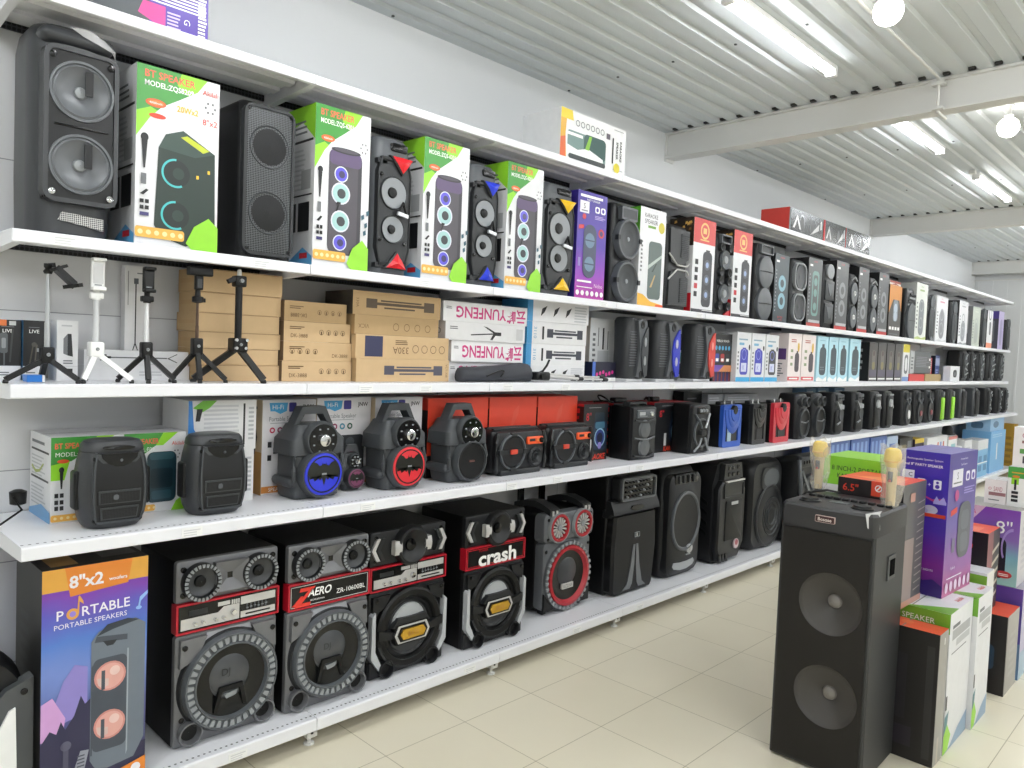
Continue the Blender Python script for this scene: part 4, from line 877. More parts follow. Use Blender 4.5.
def radio_speaker(label, loc, w, h, d, grp):
    r = thing('radio_speaker', label, 'speaker', loc, 0, grp)
    part(r, 'body', lambda m: (m.rbox(-w/2, w/2, .01, d, .008, h, .028, BLK2), m.slab(0, h*.51, w*.96, h*.9, -.006, .03, .035, BLK2, .01)))
    R = h*.36; cx = -w*.17
    part(r, 'woofer_grille', lambda m: (m.lathe(cx, h*.52, [(R*1.12, 0), (R*1.1, -.018), (R*1.02, -.02), (R*.98, -.01)], MG, 36), m.lathe(cx, h*.52, [(R, -.01), (R*.9, -.016), (R*.4, -.014), (.001, -.014)], GRL, 36), [m.box(sx*R*1.05+cx-.016, sx*R*1.05+cx+.016, -.022, -.002, h*.52-.012, h*.52+.012, BLK3) for sx in (-1, 1)], [m.box(cx-.02, cx+.02, -.022, -.002, h*.52+sz*R*1.05-.008, h*.52+sz*R*1.05+.008, BLK3) for sz in (-1, 1)], m.box(cx-R, cx+R, -.019, -.012, h*.52-.010, h*.52+.010, BLK3)))
    part(r, 'badge', lambda m: m.rbox(cx-.024, cx+.024, -.026, -.014, h*.52-.012, h*.52+.012, .003, mat('#c8402c', .4)), 'orange red badge')
    part(r, 'control_panel', lambda m: (m.slab(w*.27, h*.74, w*.32, h*.17, -.016, .0, .008, ORG, .002), m.box(w*.15, w*.26, -.018, -.015, h*.72, h*.78, TXK), m.lathe(w*.385, h*.74, [(.014, -.016), (.013, -.028), (.001, -.029)], GLOSS, 16), m.box(w*.29, w*.34, -.018, -.015, h*.71, h*.77, mat('#f08a4a', .4))), 'orange control panel')
    R2 = h*.19
    part(r, 'tweeter', lambda m: (m.lathe(w*.29, h*.36, [(R2*1.15, 0), (R2*1.15, -.014), (R2, -.02), (R2*.8, -.014), (R2*.6, -.004)], BLK3, 30), m.lathe(w*.29, h*.36, [(R2*.62, -.005), (R2*.5, -.016), (R2*.36, -.004)], DG, 26), m.lathe(w*.29, h*.36, [(R2*.38, -.004), (.001, -.003)], GLOSS, 20)))
    part(r, 'base_bar', lambda m: m.rbox(-w*.4, w*.4, -.016, .02, .0, .03, .008, BLK3))
    part(r, 'top_ridge', lambda m: [m.rbox(-w*.44, w*.44, .03+.05*k, .05+.05*k, h-.004, h+.008, .004, BLK3) for k in range(2)])
    for sx in (-1, 1): part(r, 'corner_guard', lambda m: m.tube([(sx*w*.47, -.006, h*.08), (sx*w*.485, -.012, h*.3), (sx*w*.485, -.012, h*.72), (sx*w*.45, -.006, h*.95)], .010, BLK3, 8))
    return r
def box_speaker(label, loc, w, h, d, kind, col=None, group=None, rz=0):
    r = thing('shelf_speaker', label, 'speaker', loc, rz, group); cm = mat(col, .28) if col else BLK2
    if kind == 'twin':
        part(r, 'cabinet', lambda m: m.rbox(-w/2, w/2, .012, d, 0, h, .008, BLK))
        part(r, 'front_panel', lambda m: m.slab(0, h/2, w*.98, h*.97, -.004, .014, .012, BLK2, .006))
        part(r, 'control_panel', lambda m: (m.slab(0, h*.865, w*.72, h*.15, -.014, -.002, .004, MG, .003), m.box(-w*.28, -w*.05, -.016, -.012, h*.84, h*.90, SIL), m.lathe(w*.18, h*.865, [(.016, -.014), (.014, -.028), (.001, -.029)], CHR, 18), m.box(-w*.28, w*.05, -.0155, -.012, h*.815, h*.825, LG)))
        for cz in (.565, .235):
            part(r, 'woofer', lambda m: (m.lathe(0, h*cz, [(min(w*.42, h*.17), -.003), (min(w*.42, h*.17)*.9, -.010), (w*.2, -.005)], CONE, 30), m.lathe(0, h*cz, [(w*.24, -.004), (w*.2, -.014), (.001, -.018)], mat('#55585b', .3), 26)))
        part(r, 'grille_bar', lambda m: [m.tube([(-w*.42, -.008, h*z+.006), (-w*.1, -.016, h*z-.006), (w*.1, -.016, h*z-.006), (w*.42, -.008, h*z+.006)], .006, MG if z == .40 else BLK3, 6) for z in (.40, .73, .07)])
        part(r, 'carry_handle', lambda m: m.loft([[(w*.36*s, d*.3, z), (w*.36*s, d*.6, z), (w*.36*s, d*.6, z+.012), (w*.36*s, d*.3, z+.012)] for s, z in ((-1, h-.004), (-.9, h+.012), (.9, h+.012), (1, h-.004))], BLK3))
    elif kind == 'cross':
        part(r, 'cabinet', lambda m: m.rbox(-w/2, w/2, .012, d, 0, h, .012, BLK))
        part(r, 'front_panel', lambda m: m.slab(0, h/2, w*.98, h*.98, -.008, .016, .03, BLK2, .012))
        part(r, 'control_panel', lambda m: (m.slab(0, h*.87, w*.56, h*.13, -.016, -.004, .006, GLOSS, .002), [m.lathe(w*u, h*.87, [(.012, -.016), (.011, -.026), (.001, -.027)], LG, 14) for u in (-.15, .0, .16)]))
        part(r, 'woofer', lambda m: (m.lathe(0, h*.42, [(w*.43, -.006), (w*.42, -.018), (w*.38, -.018), (w*.36, -.010)], MG, 36), m.lathe(0, h*.42, [(w*.37, -.010), (w*.25, -.009), (.001, -.009)], GRLD, 30)))
        part(r, 'cross_trim', lambda m: [m.tube([(sx*w*.40, -.012, h*.80), (sx*w*.22, -.024, h*.66), (sx*w*.10, -.026, h*.52)], .007, SIL if sx > 0 else MG, 6) for sx in (-1, 1)]+[m.tube([(sx*w*.40, -.012, h*.05), (sx*w*.2, -.024, h*.17), (sx*w*.10, -.026, h*.32)], .007, LG, 6) for sx in (-1, 1)]+[m.slab(0, h*.42, w*.28, h*.1, -.03, -.01, .012, BLK3, .004)])
    elif kind == 'colour':
        part(r, 'cabinet', lambda m: m.rbox(-w/2, w/2, .016, d, 0, h*.985, .008, BLK))
        def fp(m):
            m.frame(0, h*.5, w, h, w*.16, -.012, .018, .02, cm); m.slab(0, h*.77, w*.8, h*.44, -.010, .018, .012, cm)
        part(r, 'front_panel', fp, 'glossy %s front' % {'#2a55b0': 'blue', '#c4303e': 'red'}.get(col, 'black'))
        part(r, 'ripple_horn', lambda m: [m.loft([[(w*q*k*math.cos(a), yy, h*.885+w*q*1.5*k*math.sin(a)) for a in [PI+PI*i/16 for i in range(17)]] for yy, k in ((-.006, 1.0), (-.016-.006*n, 1.0), (-.021-.006*n, .93))], cm) for n, q in enumerate((.44, .33, .22))])
        part(r, 'knob', lambda m: (m.lathe(0, h*.88, [(w*.13, -.01), (w*.12, -.034), (.001, -.036)], GLOSS, 20), [m.lathe(sx*w*.13, h*.94, [(.005, -.012), (.005, -.02), (.0005, -.02)], CHR, 8) for sx in (-1, 0, 1)]))
        part(r, 'front_grille', lambda m: (m.slab(0, h*.29, w*.60, h*.42, -.008, .015, .008, GRLD), m.slab(w*.03, h*.24, w*.44, h*.28, -.011, -.006, .006, BLK3 if col else BLK)))
        if col == '#2a55b0': part(r, 'sticker', lambda m: (m.slab(-w*.06, h*.40, w*.42, h*.12, -.0135, -.010, .003, mat('#7e93b0', .4)), m.slab(-w*.16, h*.24, w*.2, h*.2, -.0135, -.010, .003, mat('#9db2c0', .4))))
        part(r, 'carry_handle', lambda m: (m.rbox(-w*.4, w*.4, d*.2, d*.5, h*.98, h+.02, .006, BLK3), [m.lathez(sx*w*.2, d*.2, [(.006, h*.98), (.006, h+.03), (.0005, h+.031)], CHR, 8) for sx in (-1, 1)]))
    else:
        bw = dict(n=5)
        part(r, 'body', lambda m: m.zl([(0, w*.86, d*.84, .03, 0, d*.5), (h*.02, w*.93, d*.94, .04, 0, d*.5), (h*.4, w, d, .045, 0, d*.5), (h*.9, w*.95, d*.95, .045, 0, d*.5), (h*.985, w*.84, d*.84, .04, 0, d*.5), (h, w*.72, d*.7, .03, 0, d*.5)], cm if kind == 'plain' else BLK2, 5))
        if kind == 'eight':
            part(r, 'woofer', lambda m: (m.lathe(0, h*.36, [(w*.47, .02), (w*.46, -.014), (w*.41, -.018), (w*.38, -.004)], DG, 32, 1, 1.25), m.lathe(0, h*.36, [(w*.385, -.004), (w*.2, -.002), (.001, -.002)], GRLD, 28, 1, 1.25), m.tube([(-w*.38, -.008, h*.40), (-w*.1, -.016, h*.37), (w*.1, -.016, h*.37), (w*.38, -.008, h*.40)], .006, MG, 6)))
            for sx in (-1, 1): part(r, 'tweeter', lambda m: (m.lathe(sx*w*.24, h*.82, [(w*.21, .03), (w*.2, -.014), (w*.17, -.018), (w*.14, .002)], DG, 24), m.lathe(sx*w*.24, h*.82, [(w*.145, .002), (w*.08, -.006), (.001, -.008)], GLOSS, 20)))
        elif kind == 'plate':
            part(r, 'top_panel', lambda m: (m.slab(0, h*.89, w*.72, h*.15, -.008, .04, .012, DG, .004), [m.slab(sx*w*.17, h*.87, w*.24, h*.035, -.011, -.006, .004, GLOSS) for sx in (-1, 1)]))
            part(r, 'chevron', lambda m: (m.prism([(-w*.4, h*.76), (w*.4, h*.70), (w*.4, h*.60), (w*.1, h*.60)], -.008, .03, LG), m.prism([(-w*.42, h*.79), (-w*.36, h*.79), (w*.02, h*.60), (-.02*w, h*.58)], -.012, .02, SIL)))
            part(r, 'front_grille', lambda m: (m.slab(0, h*.32, w*.86, h*.56, -.005, .03, .03, GRLD, .01), m.lathe(w*.1, h*.47, [(w*.26, -.004), (w*.25, -.012), (w*.21, -.008), (.001, -.007)], DG, 24), m.bar((-w*.34, -.012, h*.25), (w*.0, -.012, h*.30), .012, .01, LG)))
        elif kind == 'chrome':
            part(r, 'front_panel', lambda m: m.slab(0, h*.47, w*.8, h*.84, -.006, .03, .03, BLK, .01))
            part(r, 'chrome_trim', lambda m: (m.slab(0, h*.90, w*.56, h*.05, -.014, 0, .008, LG, .003), m.lathe(-w*.05, h*.68, [(w*.2, -.004), (w*.18, -.02), (.001, -.024)], SIL, 20), m.bar((w*.0, -.012, h*.72), (w*.26, -.012, h*.55), .02, .012, LG), m.slab(w*.1, h*.07, w*.36, h*.04, -.012, 0, .006, MG, .003)))
        elif kind == 'eyes':
            part(r, 'woofer', lambda m: m.lathe(w*.04, h*.36, [(w*.45, .02), (w*.44, -.012), (w*.38, -.014), (w*.3, -.006), (.001, -.004)], BLK3, 30, 1, 1.35))
            part(r, 'horn_trim', lambda m: [m.lathe(sx*w*.22, h*.84, [(w*.2, .02), (w*.19, -.014), (w*.12, -.004), (.001, -.002)], DG, 20) for sx in (-1, 1)]+[m.bar((sx*w*.36, -.01, h*.76), (w*.02, -.014, h*.60), .014, .012, MG) for sx in (-1, 1)])
            if col: part(r, 'badge', lambda m: m.lathe(w*.1, h*.32, [(w*.15, -.012), (w*.13, -.02), (.001, -.021)], cm, 18, 1, 1.6 if col == '#e6e6e6' else 1))
        elif kind == 'strip':
            part(r, 'front_strip', lambda m: (m.slab(w*.1, h*.40, w*.46, h*.70, -.014, .02, .02, mat('#93d32e', .4), .006), m.slab(w*.14, h*.85, w*.3, h*.16, -.012, .02, .008, MG, .004)), 'lime green strip')
        elif kind == 'plain':
            part(r, 'front_panel', lambda m: (m.slab(0, h*.5, w*.82, h*.86, -.006, .03, .03, GRLD, .01), m.slab(w*.2, h*.72, w*.2, h*.06, -.010, 0, .006, GLOSS)))
        elif kind == 'spark':
            rnd = random.Random(int(w*1e4)); part(r, 'front_panel', lambda m: (m.slab(0, h*.5, w*.8, h*.84, -.006, .03, .03, BLK, .01), [m.lathe(0, h*z, [(w*.3, -.005), (w*.28, -.014), (w*.2, -.008), (.001, -.007)], DG, 20) for z in (.68, .3)]))
            [part(r, 'trim', lambda m: m.bar((w*(rnd.random()*.5-.1), -.014, h*z), (w*(rnd.random()*.5-.1), -.014, h*(z+.07)), .014, .008, SIL)) for z in (.2, .35, .52, .7, .8)]
    return r
# ---------------------------------------------------------------- fourth shelf towers
def tower(label, loc, w, h, d, kind, col=None, group=None, name='tower_speaker'):
    r = thing(name, label, 'speaker', loc, 0, group)
    bm_ = {'film': mat('#303235', .42, bump=.15), 'tri': mat('#505357', .42, bump=.15), 'mesh': BLK, 'disc': BLK2}.get(kind, BLK2)
    rc = {'film': .09, 'mesh': .03, 'tri': .05}.get(kind, .03)
    part(r, 'body', lambda m: m.zl([(0, w*.93, d*.93, rc, 0, d*.5), (h*.015, w*.98, d*.98, rc, 0, d*.5), (h*.3, w, d, rc, 0, d*.5), (h*.9, w*.99, d*.98, rc, 0, d*.5), (h*.975, w*.93, d*.92, rc, 0, d*.5), (h, w*.84, d*.82, rc*.9, 0, d*.5)], bm_, 6))
    if kind == 'film':
        RW = w*.375
        part(r, 'front_panel', lambda m: (m.frame(w*.04, h*.52, w*.88, h*.73, .014, -.028, .05, .035, bm_), m.holed(w*.04-w*.42, w*.04+w*.42, h*.5175, h*.52+h*.352, w*.04, h*.69, RW, -.022, -.012, BLK), m.holed(w*.04-w*.42, w*.04+w*.42, h*.52-h*.352, h*.5175, w*.04, h*.345, RW, -.022, -.012, BLK), m.box(w*.04-w*.42, w*.04+w*.42, .0, .05, h*.17, h*.87, BLK)))
        for z in (.69, .345):
            part(r, 'woofer', lambda m: (m.lathe(w*.04, h*z, [(RW*1.03, -.022), (RW*1.02, -.028), (RW*.94, -.028), (RW*.91, -.022)], MG, 44), m.lathe(w*.04, h*z, [(RW*.93, -.022), (RW*.84, -.026), (RW*.78, -.020), (RW*.5, -.010), (RW*.2, -.002)], mat('#63666a', .32), 44), m.lathe(w*.04, h*z, [(RW*.22, -.002), (RW*.18, -.010), (.001, -.013)], LG, 20), m.box(w*.075, w*.165, -.0285, -.024, h*z-h*.015, h*z+h*.10, BLK)))
        part(r, 'slot', lambda m: m.rbox(-w*.28, w*.36, -.027, -.02, h*.513, h*.524, .003, GLOSS))
        for sx, z in ((-1, .2), (1, .2), (-1, .835), (1, .835)): part(r, 'bolt', lambda m: m.lathe(sx*w*.34+w*.04, h*z, [(.011, -.020), (.010, -.030), (.001, -.032)], CHR if z < .5 else GLOSS, 12))
        part(r, 'light_window', lambda m: m.loft([[(w*a, y, h*b) for a, b in ((-.2, .075), (.34, .045), (.34, .10), (-.16, .115))] for y in (-.006, .05)], grille('#c9c9c7', '#3a3a3a', .012)), 'pale grey light window')
        part(r, 'top_lip', lambda m: m.rbox(-w*.42, w*.46, -.01, .10, h*.90, h*.985, .03, bm_))
        part(r, 'plastic_wrap', lambda m: m.add([(w*a, y, h*z) for a, y, z in ((-.1, -.012, .985), (.1, -.02, .992), (.3, -.016, .965), (.46, -.004, .93), (.49, .02, .90), (.40, -.018, .915), (.22, -.022, .935), (.05, -.018, .955))], [(0, 1, 7), (1, 2, 6, 7), (2, 3, 5, 6), (3, 4, 5)], film('crumpled_wrap', .4)), 'torn clear wrap')
    elif kind == 'mesh':
        part(r, 'front_grille', lambda m: (m.frame(0, h*.5, w*.92, h*.95, .012, -.016, .02, .04, BLK3), m.slab(0, h*.5, w*.87, h*.93, -.012, .02, .035, grille('#606366', '#080808', .013), .004)))
        for z in (.72, .30): part(r, 'woofer', lambda m: (m.lathe(0, h*z, [(w*.36, -.012), (w*.35, -.015), (w*.33, -.0135)], DG, 36), m.lathe(0, h*z, [(w*.30, -.0125), (w*.12, -.016), (.001, -.018)], GRLD, 30)))
        for sx, z in ((-1, .06), (1, .06), (-1, .94), (1, .94)): part(r, 'bolt', lambda m: m.lathe(sx*w*.38, h*z, [(.008, -.012), (.007, -.018), (.001, -.018)], GLOSS, 10))
    elif kind == 'tri':
        cm = mat(col, .2)
        def fp(m):
            hx = [(-.34, .08), (.34, .08), (.42, .2), (.42, .74), (.34, .84), (-.34, .84), (-.42, .74), (-.42, .2)]
            m.loft([[(w*a*k, y, h*(.46+(b-.46)*k)) for a, b in hx] for y, k in ((.05, 1.03), (-.010, 1.03), (-.012, .98), (-.006, .95))], BLK3)
        part(r, 'front_panel', fp)
        for z, s in ((.60, 1.0), (.335, .85)):
            part(r, 'woofer', lambda m: (m.lathe(-w*.02, h*z, [(w*.36*s, -.005), (w*.35*s, -.014), (w*.32*s, -.010)], DG, 36), m.lathe(-w*.02, h*z, [(w*.33*s, -.0105), (w*.18*s, -.008), (w*.08*s, -.0075)], CONEL, 36), m.lathe(-w*.06, h*z, [(w*.12*s, -.008), (w*.1*s, -.016), (.001, -.018)], BLK, 20)))
        part(r, 'emblem', lambda m: (m.tube([(w*.08, -.022, h*.455), (w*.18, -.024, h*.535), (w*.28, -.022, h*.455)], .007, BLK, 6), m.bar((w*.04, -.024, h*.455), (w*.32, -.024, h*.44), .016, .01, SIL)))
        for nm, pts in (('upper', ((-.16, .865), (.46, .865), (.17, .735))), ('lower', ((-.24, .045), (.36, .045), (.08, .175)))):
            def tri(m):
                cx = sum(p[0] for p in pts)/3; cz = sum(p[1] for p in pts)/3
                b = [(w*p[0], h*p[1]) for p in pts]; k = [(w*(cx+(p[0]-cx)*.78), h*(cz+(p[1]-cz)*.78)) for p in pts]
                m.loft([[(x, .03, z) for x, z in b], [(x, -.016, z) for x, z in b], [(x, -.02, z) for x, z in k]], BLK3)
                q = [(w*(cx+(p[0]-cx)*.86), h*(cz+(p[1]-cz)*.86)) for p in pts]; c = (w*cx, h*cz); mid = [((q[i][0]+q[(i+1) % 3][0])/2, (q[i][1]+q[(i+1) % 3][1])/2) for i in range(3)]
                v = [(x, -.021, z) for x, z in q]+[(x, -.026, z) for x, z in mid]+[(c[0], -.036, c[1])]
                m.add(v, [(0, 3, 6), (3, 1, 6), (1, 4, 6), (4, 2, 6), (2, 5, 6), (5, 0, 6)], cm)
            part(r, 'light_triangle', tri, {'#d0212b': 'red', '#2438c4': 'blue', '#e0b51c': 'yellow'}[col]+' triangular light', 0)
        part(r, 'display', lambda m: m.slab(w*.12, h*.935, w*.44, h*.06, -.004, .06, .01, GLOSS, .003))
        for z in (.05, .80): part(r, 'side_fin', lambda m: m.prism([(-w*.44, h*z), (-w*.2, h*z), (-w*.2, h*(z+.02)), (-w*.34, h*(z+.035)), (-w*.44, h*(z+.035))], -.006, .05, BLK3))
        for a, z in ((-.36, .72), (-.36, .25), (.3, .24)): part(r, 'bolt', lambda m: m.lathe(w*a, h*z, [(.009, -.008), (.008, -.014), (.001, -.015)], GLOSS, 10))
    elif kind == 'twodisc':
        part(r, 'horn', lambda m: (m.frame(w*.08, h*.90, w*.7, h*.13, .012, -.03, .03, .006, MG), m.loft([[(w*(.08+.33*a*k), y, h*(.90+.055*b*k)) for a, b in ((-1, -1), (1, -1), (1, 1), (-1, 1))] for y, k in ((-.028, 1), (.0, .35))], DG)))
        for z in (.645, .225):
            part(r, 'woofer', lambda m: (m.lathe(w*.05, h*z, [(w*.50, .02), (w*.50, -.03), (w*.48, -.04), (w*.44, -.04), (w*.42, -.03)], MG, 40), m.lathe(w*.05, h*z, [(w*.43, -.032), (w*.38, -.026), (w*.26, -.03), (w*.22, -.026), (.001, -.028)], DG, 36), m.lathe(w*.05, h*z, [(w*.06, -.028), (w*.05, -.032), (.001, -.033)], LG, 14), [m.box(w*.05+sx*w*.48-.012, w*.05+sx*w*.48+.012, -.046, -.02, h*z-.014, h*z+.014, BLK3) for sx in (-1, 1)]))
    elif kind == 'trapez':
        for s in (1, -1):
            def tg(m):
                q = [(-.36, .05), (-.42, .12), (-.44, .40), (.44, .40), (.44, .1), (.1, .03)]
                P = [(w*a, h*(.5+s*b*1.12)) for a, b in q]; m.prism(P, -.014, .03, BLK3)
                for k in range(13): m.box(w*.05, w*.40, -.020, -.012, h*(.5+s*(.13+.022*k))-.003, h*(.5+s*(.13+.022*k))+.003, DG)
            part(r, 'front_grille', tg)
        part(r, 'silver_trim', lambda m: [m.tube([(-w*.47, -.014, h*(.5+s*.15)), (-w*.1, -.018, h*(.5+s*.025)), (w*.34, -.018, h*(.5+s*.025)), (w*.46, -.014, h*(.5+s*.07))], .0055, ALU, 6) for s in (1, -1)])
    elif kind == 'robot':
        for z in (.68, .27):
            part(r, 'woofer', lambda m: (m.lathe(0, h*z, [(w*.32, -.004), (w*.3, -.02), (w*.2, -.012), (.001, -.006)], MG, 28), m.lathe(0, h*z, [(w*.14, -.01), (w*.12, -.022), (.001, -.024)], LG, 18), [m.lathe(w*.40*math.cos(a), h*z+w*.56*math.sin(a), [(w*.15, .01), (w*.14, -.024), (w*.09, -.02), (.001, -.006)], BLK3, 16) for a in (PI*.25, PI*.75, PI*1.25, PI*1.75)]))
        part(r, 'horn', lambda m: m.frame(0, h*.93, w*.7, h*.11, .01, -.02, .03, .008, MG)); part(r, 'red_corner', lambda m: m.prism([(w*.1, .006), (w*.47, .006), (w*.47, h*.09)], -.01, .02, RED))
    elif kind == 'ovals':
        part(r, 'horn', lambda m: (m.frame(0, h*.925, w*.8, h*.12, .01, -.022, .03, .006, MG), m.slab(0, h*.925, w*.7, h*.1, -.01, .02, .004, BLK3)))
        for z in (.635, .22): part(r, 'woofer', lambda m: (m.lathe(0, h*z, [(w*.47, .02), (w*.46, -.018), (w*.42, -.022), (w*.2, -.020), (.001, -.022)], MG, 36, 1, 1.05), m.tube([(-w*.4, -.024, h*z), (0, -.027, h*z+.004), (w*.4, -.024, h*z)], .003, BLK3, 5)))
    elif kind == 'rings':
        for z in (.74, .27): part(r, 'ring', lambda m: (m.frame(0, h*z, w*.86, h*.42, .014, -.022, .02, w*.3, LG, 6), m.lathe(0, h*z, [(w*.33, -.004), (w*.3, -.016), (w*.12, -.008), (.001, -.014)], DG, 28, 1, 1.25)))
    elif kind == 'windows':
        part(r, 'top_light', lambda m: m.lathe(0, h*.90, [(w*.36, .02), (w*.35, -.012), (w*.28, -.016), (.001, -.012)], LG, 26, 1, .8))
        for z in (.60, .24): part(r, 'front_window', lambda m: (m.slab(0, h*z, w*.84, h*.31, -.012, .02, .006, DG, .004), m.prism([(-w*.3, h*(z+.1)), (w*.3, h*(z+.1)), (w*.05, h*(z-.08)), (-w*.05, h*(z-.08))], -.016, -.01, MG)))
    elif kind == 'white':
        for z in (.66, .25): part(r, 'woofer', lambda m: (m.lathe(0, h*z, [(w*.46, .01), (w*.45, -.016), (w*.4, -.018), (w*.2, -.012), (.001, -.012)], MG, 30, 1, 1.2), m.lathe(w*.04, h*z, [(w*.13, -.012), (w*.12, -.02), (w*.07, -.02), (w*.06, -.013)], WHT, 18)))
        part(r, 'horn', lambda m: [m.bar((-w*.4, -.008, h*.88), (0, -.014, h*.94), .012, .01, LG), m.bar((w*.4, -.008, h*.88), (0, -.014, h*.94), .012, .01, LG)])
    elif kind == 'egg':
        part(r, 'woofer', lambda m: (m.lathe(0, h*.36, [(w*.48, .02), (w*.47, -.02), (w*.40, -.026), (w*.2, -.02), (.001, -.022)], MG, 34, 1, 1.5), m.box(-w*.4, w*.4, -.026, -.02, h*.36-.003, h*.36+.003, BLK)))
        part(r, 'crest', lambda m: [m.loft([[(w*(-.4+.1*k), -.006, h*(.66+.07*k)), (w*.44, -.02, h*(.64+.07*k)), (w*.44, -.02, h*(.675+.07*k)), (w*(-.4+.1*k), -.006, h*(.695+.07*k))], [(w*(-.4+.1*k), .02, h*(.66+.07*k)), (w*.44, .02, h*(.64+.07*k)), (w*.44, .02, h*(.675+.07*k)), (w*(-.4+.1*k), .02, h*(.695+.07*k))]], BLK3 if k % 2 else LG) for k in range(4)])
    elif kind == 'capsule':
        part(r, 'front_panel', lambda m: (m.slab(0, h*.40, w*.84, h*.74, -.012, .02, w*.35, DG, .006), m.lathe(0, h*.86, [(w*.34, .02), (w*.33, -.014), (w*.2, -.006), (.001, -.004)], MG, 24)))
        part(r, 'trim', lambda m: m.lathe(0, h*.06, [(min(w*.14, h*.05), -.006), (min(w*.12, h*.043), -.014), (.001, -.014)], LG, 14))
    return r
def put(fn, pl, pr, pt, z, y, d, label, *a, hmax=None, hz=None, **k):
    x, w, h = spot(pl, pr, pt, z, y)
    hmax = hmax or {Z4: .635, Z3: .398}.get(z)
    if hmax: h = min(h, hmax)
    if fn.__name__ == 'tube_speaker' and w > .62*h: x += (w-.62*h)/2; w = .62*h
    if fn is tower and w > .50*h and pl > 600: x += (w-.50*h)/2; w = .50*h
    return fn(label, (x, y, z), w, h, d, *a, **k)
def putc(name, pl, pr, pt, z, y, d, label, base, draw=None, hmax=None, cat='box', **k):
    x, w, h = spot(pl, pr, pt, z, y)
    if hmax: h = min(h, hmax)
    return carton(name, label, cat, (x, y, z), w, h, d, base, draw, **k)
Z1, Z2, Z3, Z4, Z5 = [SH[k][1]+.0005 for k in (1, 2, 3, 4, 5)]
# ================================================================== top of the shelving
def purple_top(f, l, t):
    f.rect(0, 0, .62, .5, mat('#3c4347', .4)); f.poly([(.55, .08), (.66, .02), (.72, .02), (.72, .2), (.58, .2)], PINK)
    for k in range(9): f.rect(.3, .22+.03*k, .98, .235+.03*k, TXW)
    f.text('G', .86, .12, .06, TXW, rot=-PI/2); f.lines(.73, .02, .82, .18, 5, mat('#cdbbe8', .4)); f.lines(.93, .02, .99, .5, 14, TXW, .6)
x0 = X_at(208, .39, Z5+.05); carton('speaker_box', 'purple and white printed box on the topmost shelf, cut by the top edge', 'box', (x0-.26, .39, Z5), .52, .36, .26, mat('#4b2f9c', .35), purple_top)
x0 = X_at(213, .47, Z5+.05); carton('plain_box', 'plain brown carton peeking out behind the purple box on the topmost shelf', 'box', (x0-.09, .655, Z5), .30, .17, .09, CARD2)
def karaoke_top(f, l, t):
    f.poly([(0, 0), (.09, 0), (.07, .5), (.09, 1), (0, 1)], mat('#d9a52a', .35)); f.poly([(0, 0), (.08, 0), (.07, .45), (0, .4)], mat('#d4632e', .35)); f.poly([(.06, .8), (.18, .8), (.16, 1), (.0, 1), (.0, .8)], mat('#e2c82e', .35))
    b = mat('#33524f', .3); f.rrect(.10, .06, .68, .60, .03, mat('#6f8a86', .3)); f.rrect(.34, .16, .68, .62, .05, b); f.poly([(.1, .08), (.64, .08), (.64, .2), (.4, .33), (.25, .24), (.1, .3)], mat('#e9ecec', .3)); f.rect(.10, .5, .32, .56, TXW); f.rect(.1, .62, .3, .7, TXW)
    f.poly([(.36, .3), (.42, .6), (.46, .6), (.42, .3)], mat('#7fb53b', .3)); f.rrect(.12, .03, .68, .13, .03, mat('#2c3334', .3))
    for k in range(6): f.ring(.24+.075*k, .78, .022, .03, TXG, 14)
    f.rect(.68, .68, .74, .8, mat('#5b5360', .4)); f.text('KARAOKE', .92, .5, .07, TXK, rot=-PI/2, bold=.02); f.text('SPEAKER', .86, .5, .07, TXK, rot=-PI/2, bold=.02); f.rect(.80, .93, .96, .94, TXG); f.rect(.80, .08, .96, .09, TXG); f.disc(.86, .12, .05, mat('#d2c22f', .4))
    f.rect(.78, .2, .8, .75, TXK)
putc('karaoke_speaker_box', 560.5, 625, 106, Z5, .385, .28, 'white karaoke speaker box with green picture lying on the topmost shelf', mat('#e3e4e4', .4), karaoke_top)
def silver_front(k):
    def dr(f, l, t):
        s = mat('#8f9295', .2, .5)
        for i in range(2): f.disc(.36+.3*i, .48, .07, mat('#2d2f32', .3), .10); f.ring(.36+.3*i, .48, .06, .075, s, 20, 1.4)
        f.poly([(.1, .2), (.22, .8), (.34, .2), (.29, .2), (.22, .6), (.15, .2)], mat('#d8d9da', .25, .3)); f.poly([(.6, .1), (.95, .5), (.95, .9), (.8, .55)], mat('#d8d9da', .2, .4)); f.rect(.86, .3, .9, .75, TXK)
        f.rect(.0, .02, .04, .98, RED if k == 1 else TXG)
    return dr
for i, (a, b, pt, tx) in enumerate(((789.5, 823.5, 201, 'nearest silver fronted box with red end on the topmost shelf'), (824.3, 845.6, 211, 'middle silver fronted box with red end on the topmost shelf'), (846.2, 870, 218, 'farthest silver fronted box with red end on the topmost shelf'))):
    putc('speaker_box', a, b, pt, Z5, .395, .24, tx, mat('#4f5255', .22, .4), silver_front(i), side=mat('#cf3a30', .35), hmax=.19, group='silver fronted boxes with red ends')
